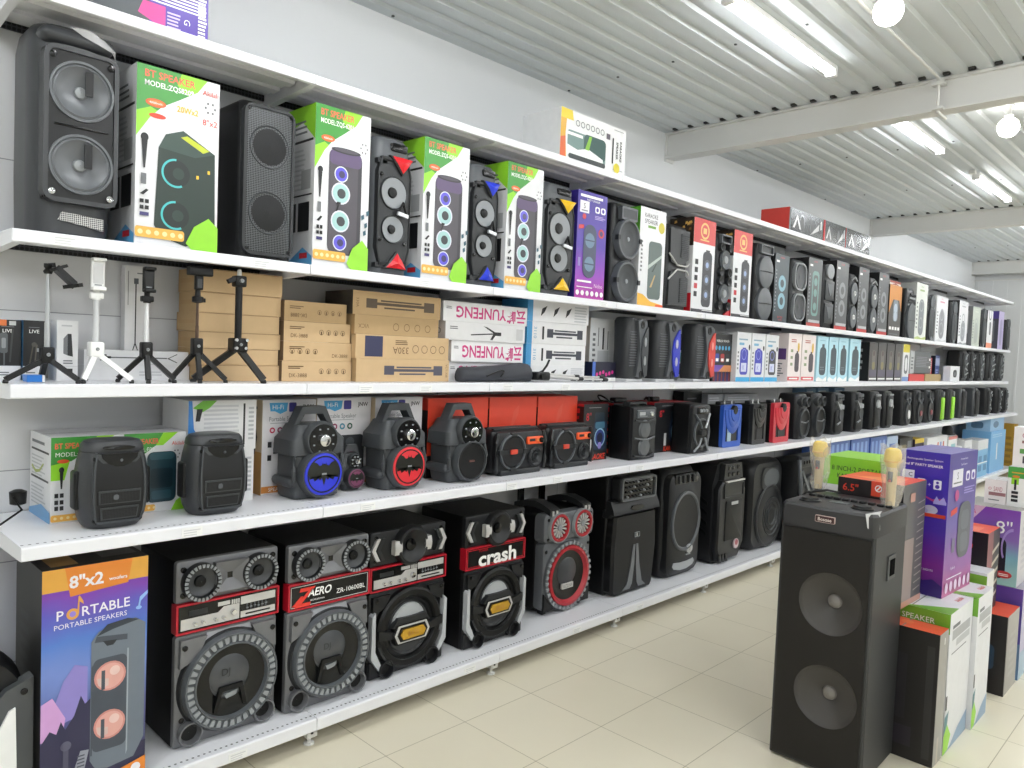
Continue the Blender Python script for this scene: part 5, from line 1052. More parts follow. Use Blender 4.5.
# ================================================================== fourth shelf: tall speakers and their boxes
Y4 = .405
put(tower, 31, 116, 14, Z4, .42, .30, 'big dark grey twin speaker with two pale cones at the left end of its shelf', 'film', hmax=.69)
g = 'green and white speaker boxes'
putc('speaker_box', 134.6, 217, 61.5, Z4, Y4, .26, 'green and white box with a cyan lit speaker printed on it', BTW, lambda f, l, t: bt_box(f, l, t, True), hmax=.66, group=g, side=PAPER)
put(tower, 238, 293, 96, Z4, .41, .29, 'black twin speaker behind one tall mesh grille on the fourth shelf', 'mesh')
for pl, pr, pt, tx in ((312.6, 367.3, 102, 'nearest green box with a four-ring speaker picture, left of red triangle speaker'), (421.3, 466, 136, 'green box with a four-ring speaker picture, between red and blue triangle speakers'), (504.6, 540, 160.6, 'green box with a four-ring speaker picture, between blue and yellow triangle speakers')):
    putc('speaker_box', pl, pr, pt, Z4, Y4, .24, tx, BTW, bt_box, group=g, side=PAPER)
for pl, pr, pt, c, tx in ((372.5, 410, 133, '#d0212b', 'red'), (468, 496.5, 161, '#2438c4', 'blue'), (542, 572.5, 180, '#e0b51c', 'yellow')):
    put(tower, pl, pr, pt, Z4, .415, .24, 'grey twin speaker with two %s triangle lights' % tx, 'tri', c, group='speakers with triangle lights')
putc('speaker_box', 575, 604, 189, Z4, Y4, .2, 'purple and pink party speaker box beside the yellow triangle speaker', gradient('purple_print', [(0, '#b0309a'), (.25, '#8a35b0'), (.55, '#4c2f9f'), (1, '#3f2d92')], 0, .55), purple_box, side=mat('#31257c', .35))
put(tower, 610, 634, 201, Z4, .43, .22, 'black tower speaker with two big bare discs and a square horn', 'twodisc')
putc('speaker_box', 637, 663, 205.5, Z4, Y4, .2, 'white, green and yellow karaoke speaker box on the fourth shelf', BTW, karaoke_white)
put(tower, 665, 686.5, 222.5, Z4, .42, .22, 'black tower speaker with two ribbed grilles meeting at silver trim', 'trapez')
for pl, pr, pt, tx in ((691, 712.6, 216.4, 'nearer red and white box with gold emblem on the fourth shelf'), (731, 749.5, 229, 'farther red and white box with gold emblem on the fourth shelf')):
    putc('speaker_box', pl, pr, pt, Z4, Y4, .19, tx, BTW, gold_red_box, group='red and white boxes with gold emblems')
put(tower, 714.5, 730, 232, Z4, .42, .2, 'black four-lobed tower speaker between the red and white boxes', 'robot')
put(tower, 754.6, 770, 242, Z4, .42, .2, 'tower speaker with two grey oval discs right of farther gold emblem box', 'ovals')
putc('speaker_box', 773, 787, 253, Z4, Y4, .19, 'dark teal box with pale blue speaker outline and red letters', mat('#323f45', .35), dark_box('#323f45', None, '#7fa9b8'), side=mat('#141416', .5))
put(tower, 790, 803.5, 258, Z4, .42, .2, 'tower speaker with two grey ring outlines right of the dark teal box', 'rings')
putc('speaker_box', 806.4, 820, 257, Z4, Y4, .19, 'dark grey box with teal picture and a red foot band', mat('#4b4e50', .35), dark_box('#4b4e50', '#b83e36', '#6f9690', False), side=mat('#141416', .5))
put(tower, 822.3, 832.8, 264, Z4, .42, .2, 'dark tower speaker with two window panels and a pale lamp above', 'windows')
for pl, pr, pt, tx in ((834, 846.2, 260, 'nearest grey twin-disc box with red foot band on the fourth shelf'), (856.6, 866.6, 266.5, 'middle grey twin-disc box with red foot band on the fourth shelf'), (876.6, 886.6, 272, 'farthest grey twin-disc box with red foot band, beside the orange box')):
    putc('speaker_box', pl, pr, pt, Z4, Y4, .19, tx, mat('#56585b', .35), dark_box('#56585b', '#c53a36', '#8b8e92'), side=mat('#141416', .5), group='grey boxes with red foot bands')
for pl, pr, pt, tx in ((848, 855.6, 273, 'nearer twin-disc tower speaker with white rings, between grey boxes'), (868, 875.7, 277, 'farther twin-disc tower speaker with white rings, between grey boxes')):
    put(tower, pl, pr, pt, Z4, .42, .2, tx, 'white', group='tower speakers with white rings')
def orange_box(f, l, t):
    o = mat('#cf8a3c', .35); f.rect(0, .72, 1, 1, o); f.poly([(0, .72), (0, .45), (.3, .72)], o); f.poly([(1, .72), (1, .5), (.8, .72)], o); f.rrect(.34, .3, .74, .72, .12, mat('#7b8794', .3)); f.disc(.54, .55, .14, mat('#b8c4d2', .3)); f.disc(.54, .4, .14, mat('#b8c4d2', .3))
    for k in range(4): f.rect(.08+.23*k, .13, .24+.23*k, .19, TXW)
    f.lines(.1, .04, .9, .08, 1, TXG)
putc('speaker_box', 888, 900, 284, Z4, Y4, .19, 'black box with orange top half beyond the grey red-footed boxes', mat('#3e3c38', .35), orange_box)
xq, wq, hq = spot(888, 900, 284, Z4, Y4)
carton('small_box', 'small red and white box lying on top of the orange and black box', 'box', (xq, Y4+.01, Z4+hq+.0006), wq*.9, .045, .14, mat('#e5e3e1', .35), lambda f, l, t: (f.rect(0, .5, 1, 1, mat('#9a3f2d', .4)), f.poly([(.1, .1), (.5, .5), (.9, .1)], mat('#9a3f2d', .4))))
put(tower, 902, 913, 287, Z4, .42, .2, 'black tower speaker with one big oval disc under a ribbed crest', 'egg')
putc('speaker_box', 914.5, 925.6, 282, Z4, Y4, .19, 'tall pale grey-green box with capsule speaker picture, right of oval disc speaker', mat('#dfe2dd', .4), pale_box('#7d8286', '#9bb27a', '#b9c77d', .72), side=mat('#b2b4b4', .5))
xx = 'capsule tower speaker between the tall pale grey-green box and the pink lettered box'
put(tower, 926.5, 934, 295, Z4, .42, .2, 'black '+xx, 'capsule', group='black capsule tower speakers')
putc('speaker_box', 934.9, 946.3, 295, Z4, Y4, .19, 'white box with pink lettering and grey capsule picture on the fourth shelf', BTW, pale_box('#85858a', '#c98a9c', '#c9c9cb', .7))
put(tower, 947.2, 956, 301, Z4, .42, .2, 'black capsule tower speaker between the pink lettered box and the plain white box', 'capsule', group='black capsule tower speakers')
putc('speaker_box', 957.8, 966.5, 300, Z4, Y4, .19, 'narrow white box with small grey picture beside a grey-green box', BTW, pale_box('#8c8f94', '#a9abb0', '#8c8f94', .55), side=mat('#2a2a2c', .5))
putc('speaker_box', 971.5, 979, 306, Z4, Y4, .19, 'grey-green box in the row of pale boxes near the far end', mat('#b9c0b6', .45), pale_box('#a2a9a2', '#c9cfc4', None, .6), side=mat('#6f7174', .5))
put(tower, 979.8, 985.5, 309, Z4, .42, .2, 'black capsule tower speaker before the orange footed white box', 'capsule', group='black capsule tower speakers')
putc('speaker_box', 986, 991.6, 310, Z4, Y4, .17, 'white box with an orange foot near the far end', BTW, lambda f, l, t: (f.rect(0, 0, 1, .14, mat('#e08a68', .4)), f.ring(.5, .9, .2, .26, TXG), f.rrect(.4, .35, .7, .7, .1, TXG)), side=mat('#3a3a3e', .5))
putc('speaker_box', 997.5, 1002.6, 311, Z4, Y4, .17, 'lilac fronted box with dark violet side near the far end', mat('#b9aed2', .4), lambda f, l, t: (f.rrect(.3, .1, .7, .8, .2, mat('#9a92b4', .4)), l.rect(0, .8, 1, 1, mat('#4a3c86', .4)), l.rrect(.3, .2, .7, .75, .1, TXG)), side=mat('#45444f', .5))
put(tower, 1003.3, 1009, 319, Z4, .42, .2, 'last dark tower speaker at the far end of the fourth shelf', 'capsule', group='black capsule tower speakers')
# ================================================================== third shelf
BLP = mat('#1a1b1d', .4)
def leaning(name, label, px, py0, w, h, d, base, draw, tilt, y, **k):
    x = X_at(px, y, Z3+.03); o = carton(name, label, 'box', (x, y, Z3+d*0), w, h, d, base, draw, tilt=tilt, **k); return o
def stick_box(acc, blue):
    def dr(f, l, t):
        f.rect(0, 0, 1, .24, mat('#dcdde0', .4)); f.lines(.15, .08, .6, .16, 2, TXG); f.text('LIVE', .5, .82, .06, TXW); f.lines(.25, .88, .75, .90, 1, TXG)
        if not blue: f.rect(0, .90, .45, 1, mat('#d0703a', .4)); f.rect(.55, .91, .8, .98, mat('#b9bcbd', .4)); f.rrect(.2, .45, .5, .78, .08, MG); f.rrect(.27, .53, .43, .70, .05, LG); f.rect(.34, .25, .40, .46, MG); f.bar = 0; f.poly([(.55, .3), (.62, .3), (.72, .85), (.64, .85)], mat('#3a3a3c', .4))
        else: f.poly([(.25, .24), (.33, .24), (.5, .62), (.44, .62)], mat('#4a463d', .4)); f.poly([(.5, .24), (.56, .24), (.66, .6), (.58, .6)], mat('#56524a', .4)); f.disc(.5, .6, .12, mat('#4c4a44', .4)); f.rect(.62, .48, .72, .54, LG)
        l.lines(.2, .3, .8, .7, 5, TXG)
    return dr
putc('selfie_stick_box', -6, 21, 319, Z3, .58, .08, 'black selfie stick box with an orange label, at the left end', BLP, stick_box('', False))
putc('selfie_stick_box', 23, 45, 320, Z3, .57, .09, 'black selfie stick box with a blue edge beside the leftmost tripod', BLP, stick_box('', True), side=mat('#2f6a9c', .35))
carton('small_box', 'small bright blue box lying under the leftmost tripod', 'box', (X_at(36, .48, Z3), .48, Z3), X_at(45, .48, Z3)-X_at(27, .48, Z3), .022, .05, mat('#2f7fd6', .35), lambda f, l, t: f.rect(.85, 0, 1, 1, TXW))
putc('phone_holder_box', 57, 78, 320, Z3, .56, .10, 'white box with a grey phone holder picture behind the tripods', mat('#e2e2e3', .4), lambda f, l, t: (f.poly([(.3, .45), (.5, .42), (.5, .78), (.3, .70)], mat('#77797c', .4)), f.poly([(.5, .42), (.76, .40), (.68, .78), (.5, .78)], mat('#2c2d30', .4)), f.lines(.3, .28, .8, .36, 2, TXG), f.rect(.5, .13, .75, .2, TXK), f.rect(0, .235, 1, .24, mat('#b9babd', .4)), f.lines(.2, .9, .8, .95, 1, mat('#bfc0c3', .4))))
def tripod_print(vert):
    def dr(f, l, t):
        if vert: f.rect(.47, .3, .53, .85, TXK); f.poly([(.5, .33), (.28, .2), (.30, .19), (.5, .30), (.72, .19), (.74, .2)], TXK); f.rect(.4, .84, .62, .89, MG); f.lines(.55, .93, .9, .95, 1, TXG); f.rect(.12, .65, .15, .95, TXG); f.lines(.2, .04, .6, .08, 1, TXG)
        else: f.rect(.22, .48, .78, .56, MG); f.rect(.14, .3, .20, .72, MG); f.poly([(.78, .5), (.88, .84), (.885, .8), (.80, .52), (.885, .24), (.88, .2)], TXK); f.rect(.20, .45, .24, .6, TXK); f.rect(.6, .05, .7, .12, mat('#c9cacc', .4))
    return dr
xa, xb = X_at(84, .60, Z3+.03), X_at(191, .60, Z3+.03)
lz = (Z_at(349.5, xa, .60)-Z3)/2
b0 = carton('tripod_box', 'lower white long tripod box lying behind the tripods', 'box', ((xa+xb)/2, .60, Z3), xb-xa, lz-.0006, .10, mat('#dfe0e2', .4), lambda f, l, t: f.lines(.5, .3, .75, .7, 2, mat('#c3c4c8', .4)), group='white long tripod boxes')
b1 = carton('tripod_box', 'upper white long tripod box with a tripod picture lying behind the tripods', 'box', ((xa+xb)/2, .60, Z3+lz), xb-xa, lz, .10, mat('#dfe0e2', .4), tripod_print(False), group='white long tripod boxes')
xa, xb = X_at(124.5, .705, 1.6), X_at(145.5, .705, 1.6)
carton('tripod_box', 'tall upright white tripod box standing against the back panel', 'box', ((xa+xb)/2, .704, Z3), xb-xa, 1.846-Z3, .044, mat('#dcdcdd', .45), tripod_print(True), group='white long tripod boxes')
# brown cartons
yb = .52; xa, xb = X_at(197, yb, 1.6), X_at(281, yb, 1.6); H = 1.848-Z3; ys = [378, 361, 344, 327, 307.5, 286.5, 263]
zl = [Z3+H*(378-p)/(378-263) for p in ys]; nm = ['bottom', 'second from the bottom', 'third from the bottom', 'fourth from the bottom', 'fifth from the bottom', 'topmost']
for i in range(6):
    o = (0, -.006, .004, -.003, .005, .0)[i]
    carton('cardboard_box', 'plain brown long carton, %s of the big stack behind the tripods' % nm[i], 'box', ((xa+xb)/2+o, yb+abs(o), zl[i]+.0004), xb-xa-(.006 if i == 0 else 0), zl[i+1]-zl[i]-.0008, .18, CARD, lambda f, l, t: (f.rect(.02, .96, .98, .985, mat('#957650', .8)), l.rect(.1, .4, .9, .6, mat('#a98a60', .7))), group='plain brown long cartons', side=CARD2)
icon = mat('#6f5638', .6)
def card_icons(u0, n, inv=False, txt='DK-3888'):
    def dr(f, l, t):
        for k in range(n): f.ring(u0+.11*k, .5, .028, .034, icon, 14); f.rect(u0+.11*k-.01, .38, u0+.11*k+.01, .55, icon)
        f.text(txt, .22 if u0 > .4 else .82, .3, .2, icon, .25, rot=PI if inv else 0); f.lines(.08, .62, .3, .8, 2, icon)
    return dr
for i, (pl, pr, pt, pb, dr, tx) in enumerate(((281, 353, 360.5, 379.5, card_icons(.55, 4), 'bottom'), (282, 352.5, 340.8, 360, card_icons(.12, 4), 'second from the bottom'), (283, 353.5, 320.5, 340.4, card_icons(.55, 4), 'third from the bottom'), (280.5, 345, 299.5, 320, card_icons(.55, 4, True), 'topmost'))):
    y = .50; xa, xb = X_at(pl, y, 1.5), X_at(pr, y, 1.5); z0 = Z3 if i == 0 else zt; zt = min(Z_at(pt, xa, y), 1.84)
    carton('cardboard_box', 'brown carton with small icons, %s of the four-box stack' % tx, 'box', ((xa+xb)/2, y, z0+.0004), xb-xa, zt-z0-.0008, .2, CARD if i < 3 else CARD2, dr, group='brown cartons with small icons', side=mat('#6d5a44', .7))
nav = mat('#2f3150', .5); dk = mat('#4a3b28', .5)
def tripod_pic(f, u0, u1, v, c):
    f.rect(u0, v-.06, u1, v+.06, c); f.rect(u0, v-.2, u0+.1*(u1-u0)+.04, v+.2, c); f.rect(u1-.16*(u1-u0), v-.22, u1, v+.22, c); f.rect(u0+.2*(u1-u0), v+.1, u1-.2*(u1-u0), v+.17, c); f.rect(u0+.25*(u1-u0), v-.2, u1-.3*(u1-u0), v-.13, c)
def c330(kind):
    def dr(f, l, t):
        if kind == 0: tripod_pic(f, .28, .92, .5, mat('#4b4a57', .5)); f.text('VCT-330', .97, .5, .12, icon, rot=-PI/2)
        if kind == 1: f.rect(.09, .08, .27, .95, nav); f.text('330A', .46, .36, .3, icon, .18, rot=PI); [f.frame_(.6+.1*k, .5) if False else f.ring(.62+.1*k, .45, .03, .036, icon, 10) for k in range(4)]; f.lines(.4, .62, .55, .85, 3, icon)
        if kind == 2: f.text('VICX', .10, .42, .22, icon, .12, rot=PI); [f.ring(.47+.13*k, .45, .03, .036, icon, 10) for k in range(4)]
        if kind == 3: tripod_pic(f, .14, .92, .5, dk); f.text('330A', .05, .5, .14, icon, rot=-PI/2)
    return dr
y = .47; zt = Z3
for i, (pl, pr, pt, tx, sd) in enumerate(((354, 449, 358, 'bottom', CARD2), (366 if False else 354, 449, 333.6, 'second from the bottom', CARD), (349, 437, 313.5, 'third from the bottom', CARD2), (351, 438.5, 289.5, 'topmost', mat('#38332d', .6)))):
    xa, xb = X_at(pl, y, 1.5), X_at(pr, y, 1.5); z0 = zt; zt = Z_at(pt, xa, y)
    carton('cardboard_box', 'brown tripod carton with dark print, %s of its stack' % tx, 'box', ((xa+xb)/2, y, z0+.0004), xb-xa, zt-z0-.0008, .22, CARD if i < 2 else CARD2, c330(i), group='brown tripod cartons with dark print', side=sd)
MAG = mat('#c62f7a', .4); wb = mat('#e4e4e6', .4)
def yun(kind):
    def dr(f, l, t):
        if kind == 1: f.poly([(.3, .3), (.6, .42), (.62, .5), (.3, .36)], TXK); f.poly([(.45, .85), (.5, .8), (.62, .5), (.58, .48)], TXK); f.poly([(.54, .1), (.57, .1), (.62, .45), (.58, .45)], TXK); f.rect(.6, .35, .68, .55, TXK); f.rect(.88, .15, .97, .8, mat('#c9cacd', .4)); f.lines(.05, .6, .16, .8, 2, TXG)
        else: f.text('\u4e91\u5cf0YUNFENG', .56, .48, .58, MAG, .84, rot=PI, bold=.02, res=2); f.lines(.03, .62, .1, .78, 2, TXG)
        l.text('TRIPOD', .5, .5, .3, TXK, .8)
    return dr
y = .50; zt = Z3+.002
rows = (('lowest', 452, 523, 361.5, 0), ('third', 452, 523.5, 340, 0), ('second', 443, 523.5, 320.5, 1), ('first', 441.5, 525, 300, 0))
zt = Z3
for i, (nmx, pl, pr, pt, kd) in enumerate(rows):
    xa, xb = X_at(pl, y, 1.5), X_at(pr, y, 1.5); z0 = zt; zt = min(Z_at(pt, xa, y), 1.838)
    xa = max(xa, X_at(449, .47, 1.5)+.002) if i < 2 else xa
    tx = ('white tripod box, hidden low behind the grey bag', 'white tripod box with upside-down pink letters, just above the grey bag', 'white tripod box with a black tripod picture, between two pink lettered boxes', 'white tripod box with upside-down pink letters, on top of its stack')[i]
    carton('tripod_box', tx, 'box', ((xa+xb)/2, y+(.03 if i == 0 else 0), z0+.0004), xb-xa, zt-z0-.0008, .2, wb, yun(kd), group='white lettered tripod boxes')
def trip2(kind):
    def dr(f, l, t):
        f.rect(0, 0, .08, 1, mat('#3e8fc4', .35))
        if kind: tripod_pic(f, .32, .93, .5, mat('#3a3c48', .4)); f.text('3110', .13, .5, .2, mat('#6aa0c4', .4), rot=-PI/2); f.rect(.24, .2, .27, .8, TXK)
        else: [f.poly([(.2+.2*k, .25), (.26+.2*k, .45), (.3+.2*k, .75), (.22+.2*k, .6)], TXK) for k in range(3)]; f.lines(.75, .1, .97, .9, 6, mat('#bfc1c6', .4))
    return dr
y = .50; zt = Z3
for i, (pl, pr, pt, kd, tx) in enumerate(((525, 584, 366, 0, 'lowest white blue-edged tripod box, behind the silver tripod legs'), (525, 584, 346, 1, 'blue-edged white tripod box second in its stack, dark folded tripod picture'), (525, 584.5, 325.5, 1, 'blue-edged white tripod box third in its stack, dark folded tripod picture'), (525, 586, 305, 0, 'topmost white blue-edged tripod box with small black figures'))):
    xa, xb = X_at(pl, y, 1.5), X_at(pr, y, 1.5); z0 = zt; zt = Z_at(pt, xb, y)
    carton('tripod_box', tx, 'box', ((xa+xb)/2+.004, y, z0+.0004), xb-xa, zt-z0-.0008, .2, wb, trip2(kd), group='white blue-edged tripod boxes', side=mat('#3e8fc4', .35))
# grey tripod bag and the silver tripod lying down
def bag():
    y0 = .415; xa, xb = X_at(464, y0, Z3), X_at(535, y0, Z3); L = xb-xa; rings = []
    for k, (t, rz_, ry) in enumerate(((0, .020, .026), (.03, .034, .04), (.3, .036, .042), (.6, .040, .045), (.85, .046, .048), (.97, .044, .046), (1, .03, .036))):
        n = 14; rings.append([(xa+L*t, y0+.045+ry*math.cos(2*PI*i/n)*(1+.05*math.sin(i*2.3+k)), Z3+.001+rz_+rz_*max(-1, math.sin(2*PI*i/n)*1.12)*(1 if math.sin(2*PI*i/n) < 0 else 1+.06*math.sin(i*3+k*2))) for i in range(n)])
    r = thing('tripod_bag', 'dark grey fabric tripod bag lying before the white boxes', 'bag', ((xa+xb)/2, y0, Z3)); inv = (xa+xb)/2
    m = MB(); m.loft([[(p[0]-inv, p[1]-y0, p[2]-Z3) for p in q] for q in rings], mat('#3c3e44', .75, bump=.5)); m.build('bag_body', r, 60)
    m = MB(); m.tube([(-L*.2+L*.4*math.sin(t*.7)*.6, .0-.004, .03+.03*math.sin(t)) for t in [k*.45 for k in range(8)]], .004, BLK, 6); m.build('strap', r)
bag()
def lying_tripod():
    y0 = .40; xa, xb = X_at(536, y0, Z3), X_at(606, y0, Z3); L = xb-xa
    r = thing('tripod', 'silver tripod lying on the shelf beside the grey bag', 'tripod', (xa, y0, Z3))
    for i, (yy, zz, e) in enumerate(((.0, .018, .0), (.03, .030, .01), (.05, .016, -.01))):
        def lg(m): m.tube([(L*.16, yy+.01, zz+.012), (L*.6, yy, zz)], .008, ALU, 8); m.tube([(L*.6, yy, zz), (L*(.95+e), yy-.005, zz-.004)], .006, ALU, 8)
        o = part(r, 'leg', lg); MB().tube([(L*(.93+e), yy-.005, zz-.004), (L*(1.0+e), yy-.006, zz-.004)], .011, BLK2, 8).build('rubber_foot', o); MB().tube([(L*.57, yy, zz), (L*.63, yy, zz)], .0115, BLK2, 8).build('leg_clamp', o)
    part(r, 'head', lambda m: (m.rbox(-.01, L*.16, -.012, .055, .010, .055, .012, BLK2), m.tube([(L*.05, .0, .05), (L*.1, -.01, .09), (L*.13, -.01, .12)], .006, BLK, 6), m.lathe(L*.04, .032, [(.02, -.012), (.018, -.026), (.001, -.027)], BLK, 14)))
lying_tripod()
putc('leaflet_box', 589, 615, 317.5, Z3, .60, .08, 'white box with thin grey cable pictures beside the black tube speaker', mat('#e2e3e5', .4), lambda f, l, t: (f.rect(.47, .5, .53, .85, TXK), f.rect(.3, .55, .33, .85, TXG), f.rect(.66, .5, .69, .8, TXG), f.rect(.3, .1, .72, .48, mat('#c4c6ca', .4)), f.lines(.1, .3, .22, .8, 6, TXG)), side=mat('#c9b9a9', .6))
carton('small_box', 'dark box with pink spots below the white cable box', 'box', (X_at(604, .50, Z3), .50, Z3), X_at(616, .50, Z3)-X_at(592, .50, Z3), .115, .08, mat('#1f2033', .4), lambda f, l, t: (f.rect(0, 0, 1, .18, TXW), [f.disc(.2+.13*k, .35+.06*(k % 3), .05, PINK) for k in range(6)], f.rect(.0, .18, .12, 1, mat('#4c6fc2', .4))))
# tube speakers
def tube_speaker(label, loc, w, h, d, col, grp):
    r = thing('tube_speaker', label, 'speaker', loc, 0, grp); cm = mat(col, .35); bm_ = mat('#2d2f32', .5, bump=.15)
    part(r, 'base_pad', lambda m: m.rbox(-w*.46, w*.42, .01, d, 0, h*.045, .004, mat('#c9cacc', .6)), 'pale ribbed base')
    part(r, 'body', lambda m: m.zl([(h*.045, w*.86, d*.9, .04, 0, d*.52), (h*.08, w*.94, d*.96, .05, 0, d*.52), (h*.5, w*.90, d*.92, .05, 0, d*.52), (h*.94, w*.94, d*.96, .05, 0, d*.52), (h*.99, w*.84, d*.86, .05, 0, d*.52), (h, w*.7, d*.7, .04, 0, d*.52)], bm_, 7))
    part(r, 'front_plate', lambda m: m.loft([[(w*a, y, h*b) for a, b in ((-.10, .09), (.18, .05), (.40, .07), (.44, .5), (.40, .94), (.2, .985), (-.1, .95), (-.02, .75), (.06, .5), (-.02, .27))] for y in (-.012, .06)], mat('#4c4f53', .45)))
    part(r, 'colour_panel', lambda m: m.loft([[(w*a, y, h*b) for a, b in ((.28, .08), (.43, .10), (.46, .5), (.43, .86), (.36, .84), (.16, .68), (.10, .5), (.14, .28))] for y in (-.020, -.008)], cm), {'#3a3d41': 'grey', '#2a35b4': 'blue', '#d0453c': 'red'}[col]+' front panel')
    for z in (.62, .33): part(r, 'vent', lambda m: m.loft([[(w*.27+w*.055*math.cos(t*PI/5), y, h*z+h*.075*math.sin(t*PI/5)) for t in range(10)] for y in (-.024, -.012)], mat('#b1aec4' if col == '#2a35b4' else LGHEX[col], .4)))
    for z in (.885, .115): part(r, 'end_driver', lambda m: m.lathe(w*.15, h*z, [(w*.10, -.004), (w*.098, -.0145), (w*.07, -.015), (w*.05, -.0125), (.001, -.0127)], BLK, 20, 1, 1.1))
    part(r, 'grip_ribs', lambda m: [m.rbox(-w*.34, w*.02, .006-.0, .05, h*(.24+.04*k), h*(.262+.04*k), .006, mat('#55585c', .5)) for k in range(14)])
    return r
LGHEX = {'#3a3d41': '#9a9da0', '#d0453c': '#e58f86'}
for pl, pr, pt, c, tx in ((625, 646, 316, '#3a3d41', 'all grey tube speaker standing on a pale base'), (656.5, 678, 318.5, '#2a35b4', 'grey tube speaker with a blue front panel'), (690, 713, 321.5, '#d0453c', 'grey tube speaker with a red front panel')):
    put(tube_speaker, pl, pr, pt, Z3, .41, .14, tx, c, 'tube speakers standing on end')
for pl, pr, pt, tx, c in ((644, 655, 326, 'white and dark box between the grey and blue tube speakers', '#3a4a45'), (673, 686, 325, 'dark blue and green box between the blue and red tube speakers', '#23264a')):
    putc('small_box', pl, pr, pt, Z3, .65, .08, tx, mat('#c9ccce', .4), lambda f, l, t: (f.rect(0, .55, 1, .85, mat(c, .4)), f.rect(0, .1, 1, .3, TXK), f.disc(.5, .42, .2, mat('#6fa58a', .4))))
def wireless(f, l, t):
    f.text('WIRELESS SPEAKER', .5, .85, .05, TXW, .9); [f.disc(.16+.17*k, .70, .055, mat('#4f9fc9', .3)) for k in range(5)]
    for k, c in enumerate(('#3d4a9a', '#a83a3a', '#2f3236')): f.rrect(.12+.28*k, .40, .32+.28*k, .58, .04, mat(c, .4)); f.rect(.15+.28*k, .42, .29+.28*k, .48, TXW)
    f.rect(0, .2, 1, .34, mat('#6a4aa8', .35)); f.poly([(.3, .2), (.6, .34), (1, .34), (1, .2)], mat('#c9824f', .35)); rnd = random.Random(3)
    for k in range(9): a = .05+.1*k; f.poly([(a, 0), (a+.02, .16+.06*rnd.random()), (a+.05, .22), (a+.08, .15), (a+.09, 0)], mat('#2d2b66' if k % 2 else '#7a2f3a', .4))
putc('speaker_box', 712.5, 733, 333, Z3, .46, .2, 'black box with a concert crowd picture right of the red tube speaker', BLP, wireless)
def white_blue(kc):
    def dr(f, l, t):
        f.rect(0, 0, 1, .09, mat('#3ea6d6', .35)); b = mat(kc, .35); f.rrect(.25, .14, .82, .66, .12, b); f.rect(.4, .66, .65, .69, b); f.rect(.34, .2, .72, .38, mat('#d3d6ee', .35)); f.text('K', .52, .29, .1, mat('#7a80c9', .4)); f.ring(.52, .55, .14, .17, mat('#8d94da', .35))
        f.lines(.12, .84, .88, .9, 1, mat('#8aa6b6', .4)); f.rrect(.15, .74, .5, .79, .03, mat('#6fa9c9', .4)); f.disc(.88, .70, .06, TXK, .09); f.lines(.06, .25, .16, .65, 5, TXG)
    return dr
for i, (pl, pr, pt, c, tx) in enumerate(((734, 750, 331.5, '#3b3fae', 'nearest white box with blue speaker picture and blue foot band'), (750.8, 764.2, 333, '#3b3fae', 'middle white box with blue speaker picture and blue foot band'), (765, 777.5, 334.5, '#3a3b42', 'white blue-footed box with a black speaker picture'))):
    putc('speaker_box', pl, pr, pt, Z3, .42, .17, tx, BTW, white_blue(c), group='white boxes with blue foot bands')
def pinkish(f, l, t):
    b = mat('#4a4148', .4); f.rrect(.52, .2, .86, .60, .12, b); f.rect(.64, .6, .76, .64, b); f.rect(.02, .02, .92, .1, mat('#cf4a52', .4)); f.rect(.15, .045, .8, .075, TXW); f.disc(.78, .72, .08, mat('#d9b54a', .4), .16)
    f.lines(.2, .82, .65, .9, 2, mat('#b0594c', .4)); [f.rect(.18, .33+.14*k, .36, .39+.14*k, mat('#8b9a78', .4)) for k in range(3)]; l.rect(.1, .45, .9, .68, mat('#5b3b78', .4)); l.lines(.1, .1, .8, .4, 6, TXG)
pinkb = mat('#e9dedd', .4)
for pl, pr, pt, tx in ((787.5, 800.3, 333, 'nearer cream box with red foot band and small purple-brown speaker picture'), (801.2, 814.5, 334.2, 'farther cream box with red foot band and small purple-brown speaker picture')):
    putc('speaker_box', pl, pr, pt, Z3, .42, .17, tx, pinkb, pinkish, group='cream boxes with red foot bands')
def skyb(f, l, t):
    b = mat('#3d4a52', .35); f.rrect(.22, .14, .84, .76, .2, b); f.rect(.42, .76, .64, .83, b); f.lines(.3, .25, .75, .35, 2, mat('#6c7a82', .4)); f.poly([(0, 0), (1, 0), (1, .12), (.6, .04), (.2, .1), (0, .06)], TXW); f.lines(.2, .9, .8, .94, 1, mat('#8fbfd2', .4))
skym = mat('#b4dcea', .35)
for i, (pl, pr, pt, tx) in enumerate(((816.5, 827, 336, 'nearest'), (828, 837, 336.8, 'second nearest'), (837.8, 847, 337.5, 'third nearest'), (849, 859.5, 338.7, 'farthest'))):
    putc('speaker_box', pl, pr, pt, Z3, .42, .15, 'pale blue box with a dark grey capsule speaker picture, %s of four' % tx, skym, skyb, group='pale blue boxes')
def darkp(f, l, t):
    f.rrect(.35, .3, .75, .8, .15, mat('#716b66', .35)); f.disc(.55, .72, .12, mat('#4f3d3a', .35)); f.rrect(.4, .3, .7, .5, .1, mat('#8a8052', .35)); f.rect(.08, .12, .95, .3, mat('#5a5468', .35)); f.rect(.1, .045, .95, .085, TXW); l.lines(.2, .3, .6, .9, 4, mat('#9a9a9a', .4))
for i, (pl, pr, pt, tx) in enumerate(((868.5, 876.8, 342, 'nearest'), (877.3, 885.4, 342.5, 'second nearest'), (886, 893.6, 343.2, 'third nearest'), (894.2, 901, 344, 'farthest'))):
    putc('speaker_box', pl, pr, pt, Z3, .42, .15, 'dark brown-grey box with a bottle-shaped picture, %s of four' % tx, mat('#3f3b3a', .3), darkp, group='dark boxes with bottle-shaped pictures', side=mat('#111113', .5))
